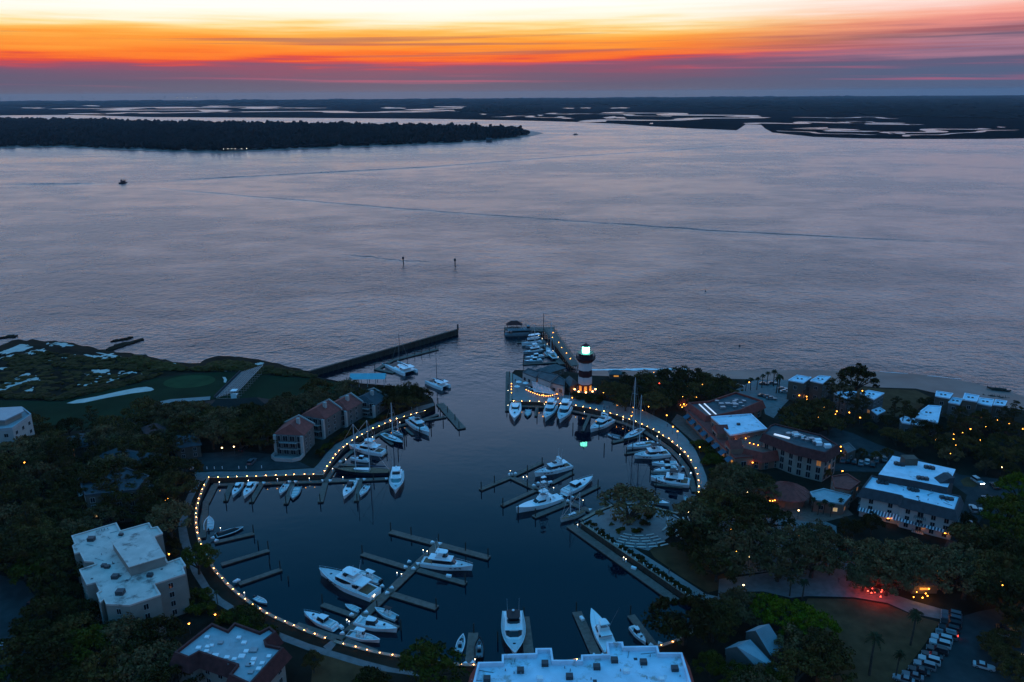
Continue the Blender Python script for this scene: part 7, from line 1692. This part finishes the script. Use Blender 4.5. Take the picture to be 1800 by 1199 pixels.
# ---- sea marks, wakes, far shore
for (x, yb, yt, lbl) in ((709, 463, 451, 'left channel marker post with dark board far out on the water'), (800, 467, 454, 'right channel marker post with dark board far out on the water')):
    p = P(x, yb, 0); h = height_to(p, yt); t = thing('channel_marker', lbl, 'sea mark', p); mb = MB(); mb.tube((0, 0, -2), (0, 0, h), .45, .4, 8); mb.build('pile', M_pile, t); MB().box(-.9, .9, -.6, -.5, h - 2.2, h - .4).build('board', M_dkmetal, t)
for x, y in ((1240, 512), (1300, 608)):
    p = P(x, y, 0); t = thing('buoy', 'small dark buoy on the open water' + (' off the beach villas' if x > 1250 else ' beyond the lighthouse'), 'buoy', p); mb = MB(); mb.ball((0, 0, .1), .55, 8, 5); mb.build('float', M_dkmetal, t); mb = MB(); mb.tube((0, 0, .3), (0, 0, 1.3), .08, .05, 5); mb.build('staff', M_dkmetal, t)
def wake(pts, w, h, name='wake'):
    # a low swell ridge on the surface
    c = [P(x, y, 0) for x, y in pts]; q = []
    for a, b in zip(c[:-1], c[1:]):
        for k in range(12): q.append(a.lerp(b, k / 12) + Vector((random.uniform(-1, 1), random.uniform(-2.5, 2.5), 0)))
    q.append(c[-1]); rows = []
    for i, p in enumerate(q):
        d = (q[min(i + 1, len(q) - 1)] - q[max(0, i - 1)]).normalized(); n = Vector((-d.y, d.x, 0)); f = min(1, i / 8, (len(q) - 1 - i) / 8) * random.uniform(.75, 1.1)
        rows.append([p + n * s * w for s in (-1, -.5, 0, .5, 1)]); 
        for v, z in zip(rows[-1], (-.05, h * .5, h, h * .5, -.05)): v.z = z * max(f, .05) if z > 0 else z
    mb = MB()
    for j in range(4): mb.strip([r[j] for r in rows], [r[j + 1] for r in rows])
    tag(mb.build(name, WATER, smooth=True), kind='structure')
wake([(222, 321), (500, 307), (760, 293), (1000, 275), (1200, 263), (1330, 252)], 6, 1.1)
wake([(0, 324.5), (100, 323), (209, 323)], 8, 1.3)
wake([(222, 326), (420, 343), (700, 366), (950, 384), (1300, 408), (1800, 432)], 3.2, .6)
wake([(590, 446), (650, 451), (706, 458), (796, 461)], 2.5, .35)
wake([(1007, 237), (960, 235.5)], 10, .6); wake([(1016, 237.5), (1060, 235)], 10, .6)
for i, (x, y) in enumerate(((490, 252), (520, 252.5), (577, 249), (625, 249), (645, 248), (700, 247), (12, 253), (860, 246.5))):
    p = P(x, y + 2, .5); t = thing('island_house', 'tiny pale house at the wooded island shore', 'house', (p.x, p.y - 18, .5), random.uniform(-.3, .3), 'houses on the island shore')
    MB().box(-8, 8, -5, 5, 0, 7).build('wall', M_gwall, t); MB()._add([(-9, -6, 7), (9, -6, 7), (9, 6, 7), (-9, 6, 7), (-9, 0, 11), (9, 0, 11)], [(0, 1, 5, 4), (2, 3, 4, 5), (1, 2, 5), (3, 0, 4)]).build('roof', M_slate, t)
    for sx in (-4.5, 0, 4.5): MB().box(sx - .8, sx + .8, -5.1, -5.0, 3, 5).build('window', M_warm if i == 5 else M_glass, t)
M_farw = emat('far_white_lamp', (1, .92, .8), 9.0)
for x, y in ((393, 265), (401, 264.5), (408, 264.3), (414, 264), (425, 264.5), (430, 263), (434, 264), (438, 262.5)):
    p = P(x, y + 1, .5); t = thing('dock_lamp', 'tiny white lamp on the far island landing', 'lamp', (p.x, p.y, .5), 0, 'lamps on the island landing'); mb = MB(); mb.tube((0, 0, -.3), (0, 0, 5), .2, .15, 5); mb.build('post', M_dkmetal, t); mb = MB(); mb.ball((0, 0, 5.4), .5, 6, 4); mb.build('bulb', M_farw, t)
for i, x in enumerate((2, 18, 145, 165, 270, 290, 312, 322, 330, 336, 345, 365, 380, 470, 1188)):
    y = 176.5 - x * .0061; p = P(x, y, 0); h = random.uniform(55, 110); t = thing('port_crane', 'tiny port crane silhouette on the far horizon', 'crane', (p.x, p.y, 0), 0, 'port cranes on the horizon')
    mb = MB()
    for s in (-14, 14): mb.tube((s, 0, 0), (s * .6, 0, h), 4, 3, 5)
    mb.tube((-45, 0, h * .8), (30, 0, h), 3, 3, 5); mb.build('frame', M_dkmetal, t)
    if 5 < i < 11: mb = MB(); mb.ball((0, -6, h * .5), 7, 6, 4); mb.build('floodlight', emat('far_port_lamp', (1, .75, .45), 2.0), t)
# driftwood on the beach
for i, (x, y, a) in enumerate(((1752, 683, -.4), (1760, 685.5, -.3), (1745, 697, -.3), (1757, 699, -.35))):
    p = P(x, y, .6); mb = MB(); rr = random.Random(i); pts = [Vector((k * 1.6 - 4, rr.uniform(-.5, .5), rr.uniform(0, .5))) for k in range(6)]
    for u, v in zip(pts[:-1], pts[1:]): mb.tube(u, v, rr.uniform(.35, .6), rr.uniform(.3, .5), 6)
    for k in range(5): u = pts[k]; mb.tube(u, u + Vector((rr.uniform(-.6, .6), rr.uniform(-1.5, 1.5), rr.uniform(.4, 1.4))), .15, .05, 4)
    o = mb.build('driftwood', M_pile, origin=(0, 0, 0)); o.location = (p.x, p.y, .4); o.rotation_euler = (0, 0, a); tag(o, ('gnarled driftwood log nearest the waterline', 'second driftwood log at the waterline', 'driftwood log behind the terrace end unit', 'driftwood log on dry sand by the beach terrace')[i], 'driftwood')
# ================================================================== evening haze over the sound
hm_ = bpy.data.materials.new('evening_haze'); hm_.use_nodes = True; hn, hl = hm_.node_tree.nodes, hm_.node_tree.links
hn.remove(hn['Principled BSDF']); pv_ = hn.new('ShaderNodeVolumePrincipled'); pv_.inputs['Color'].default_value = (.75, .80, .9, 1); pv_.inputs['Density'].default_value = 2.2e-5
hl.new(pv_.outputs[0], hn['Material Output'].inputs['Volume'])
hz_ = MB().box(-46000, 46000, -3100, 21500, -3.0, 160.0).build('haze', hm_)
tag(hz_, kind='stuff')
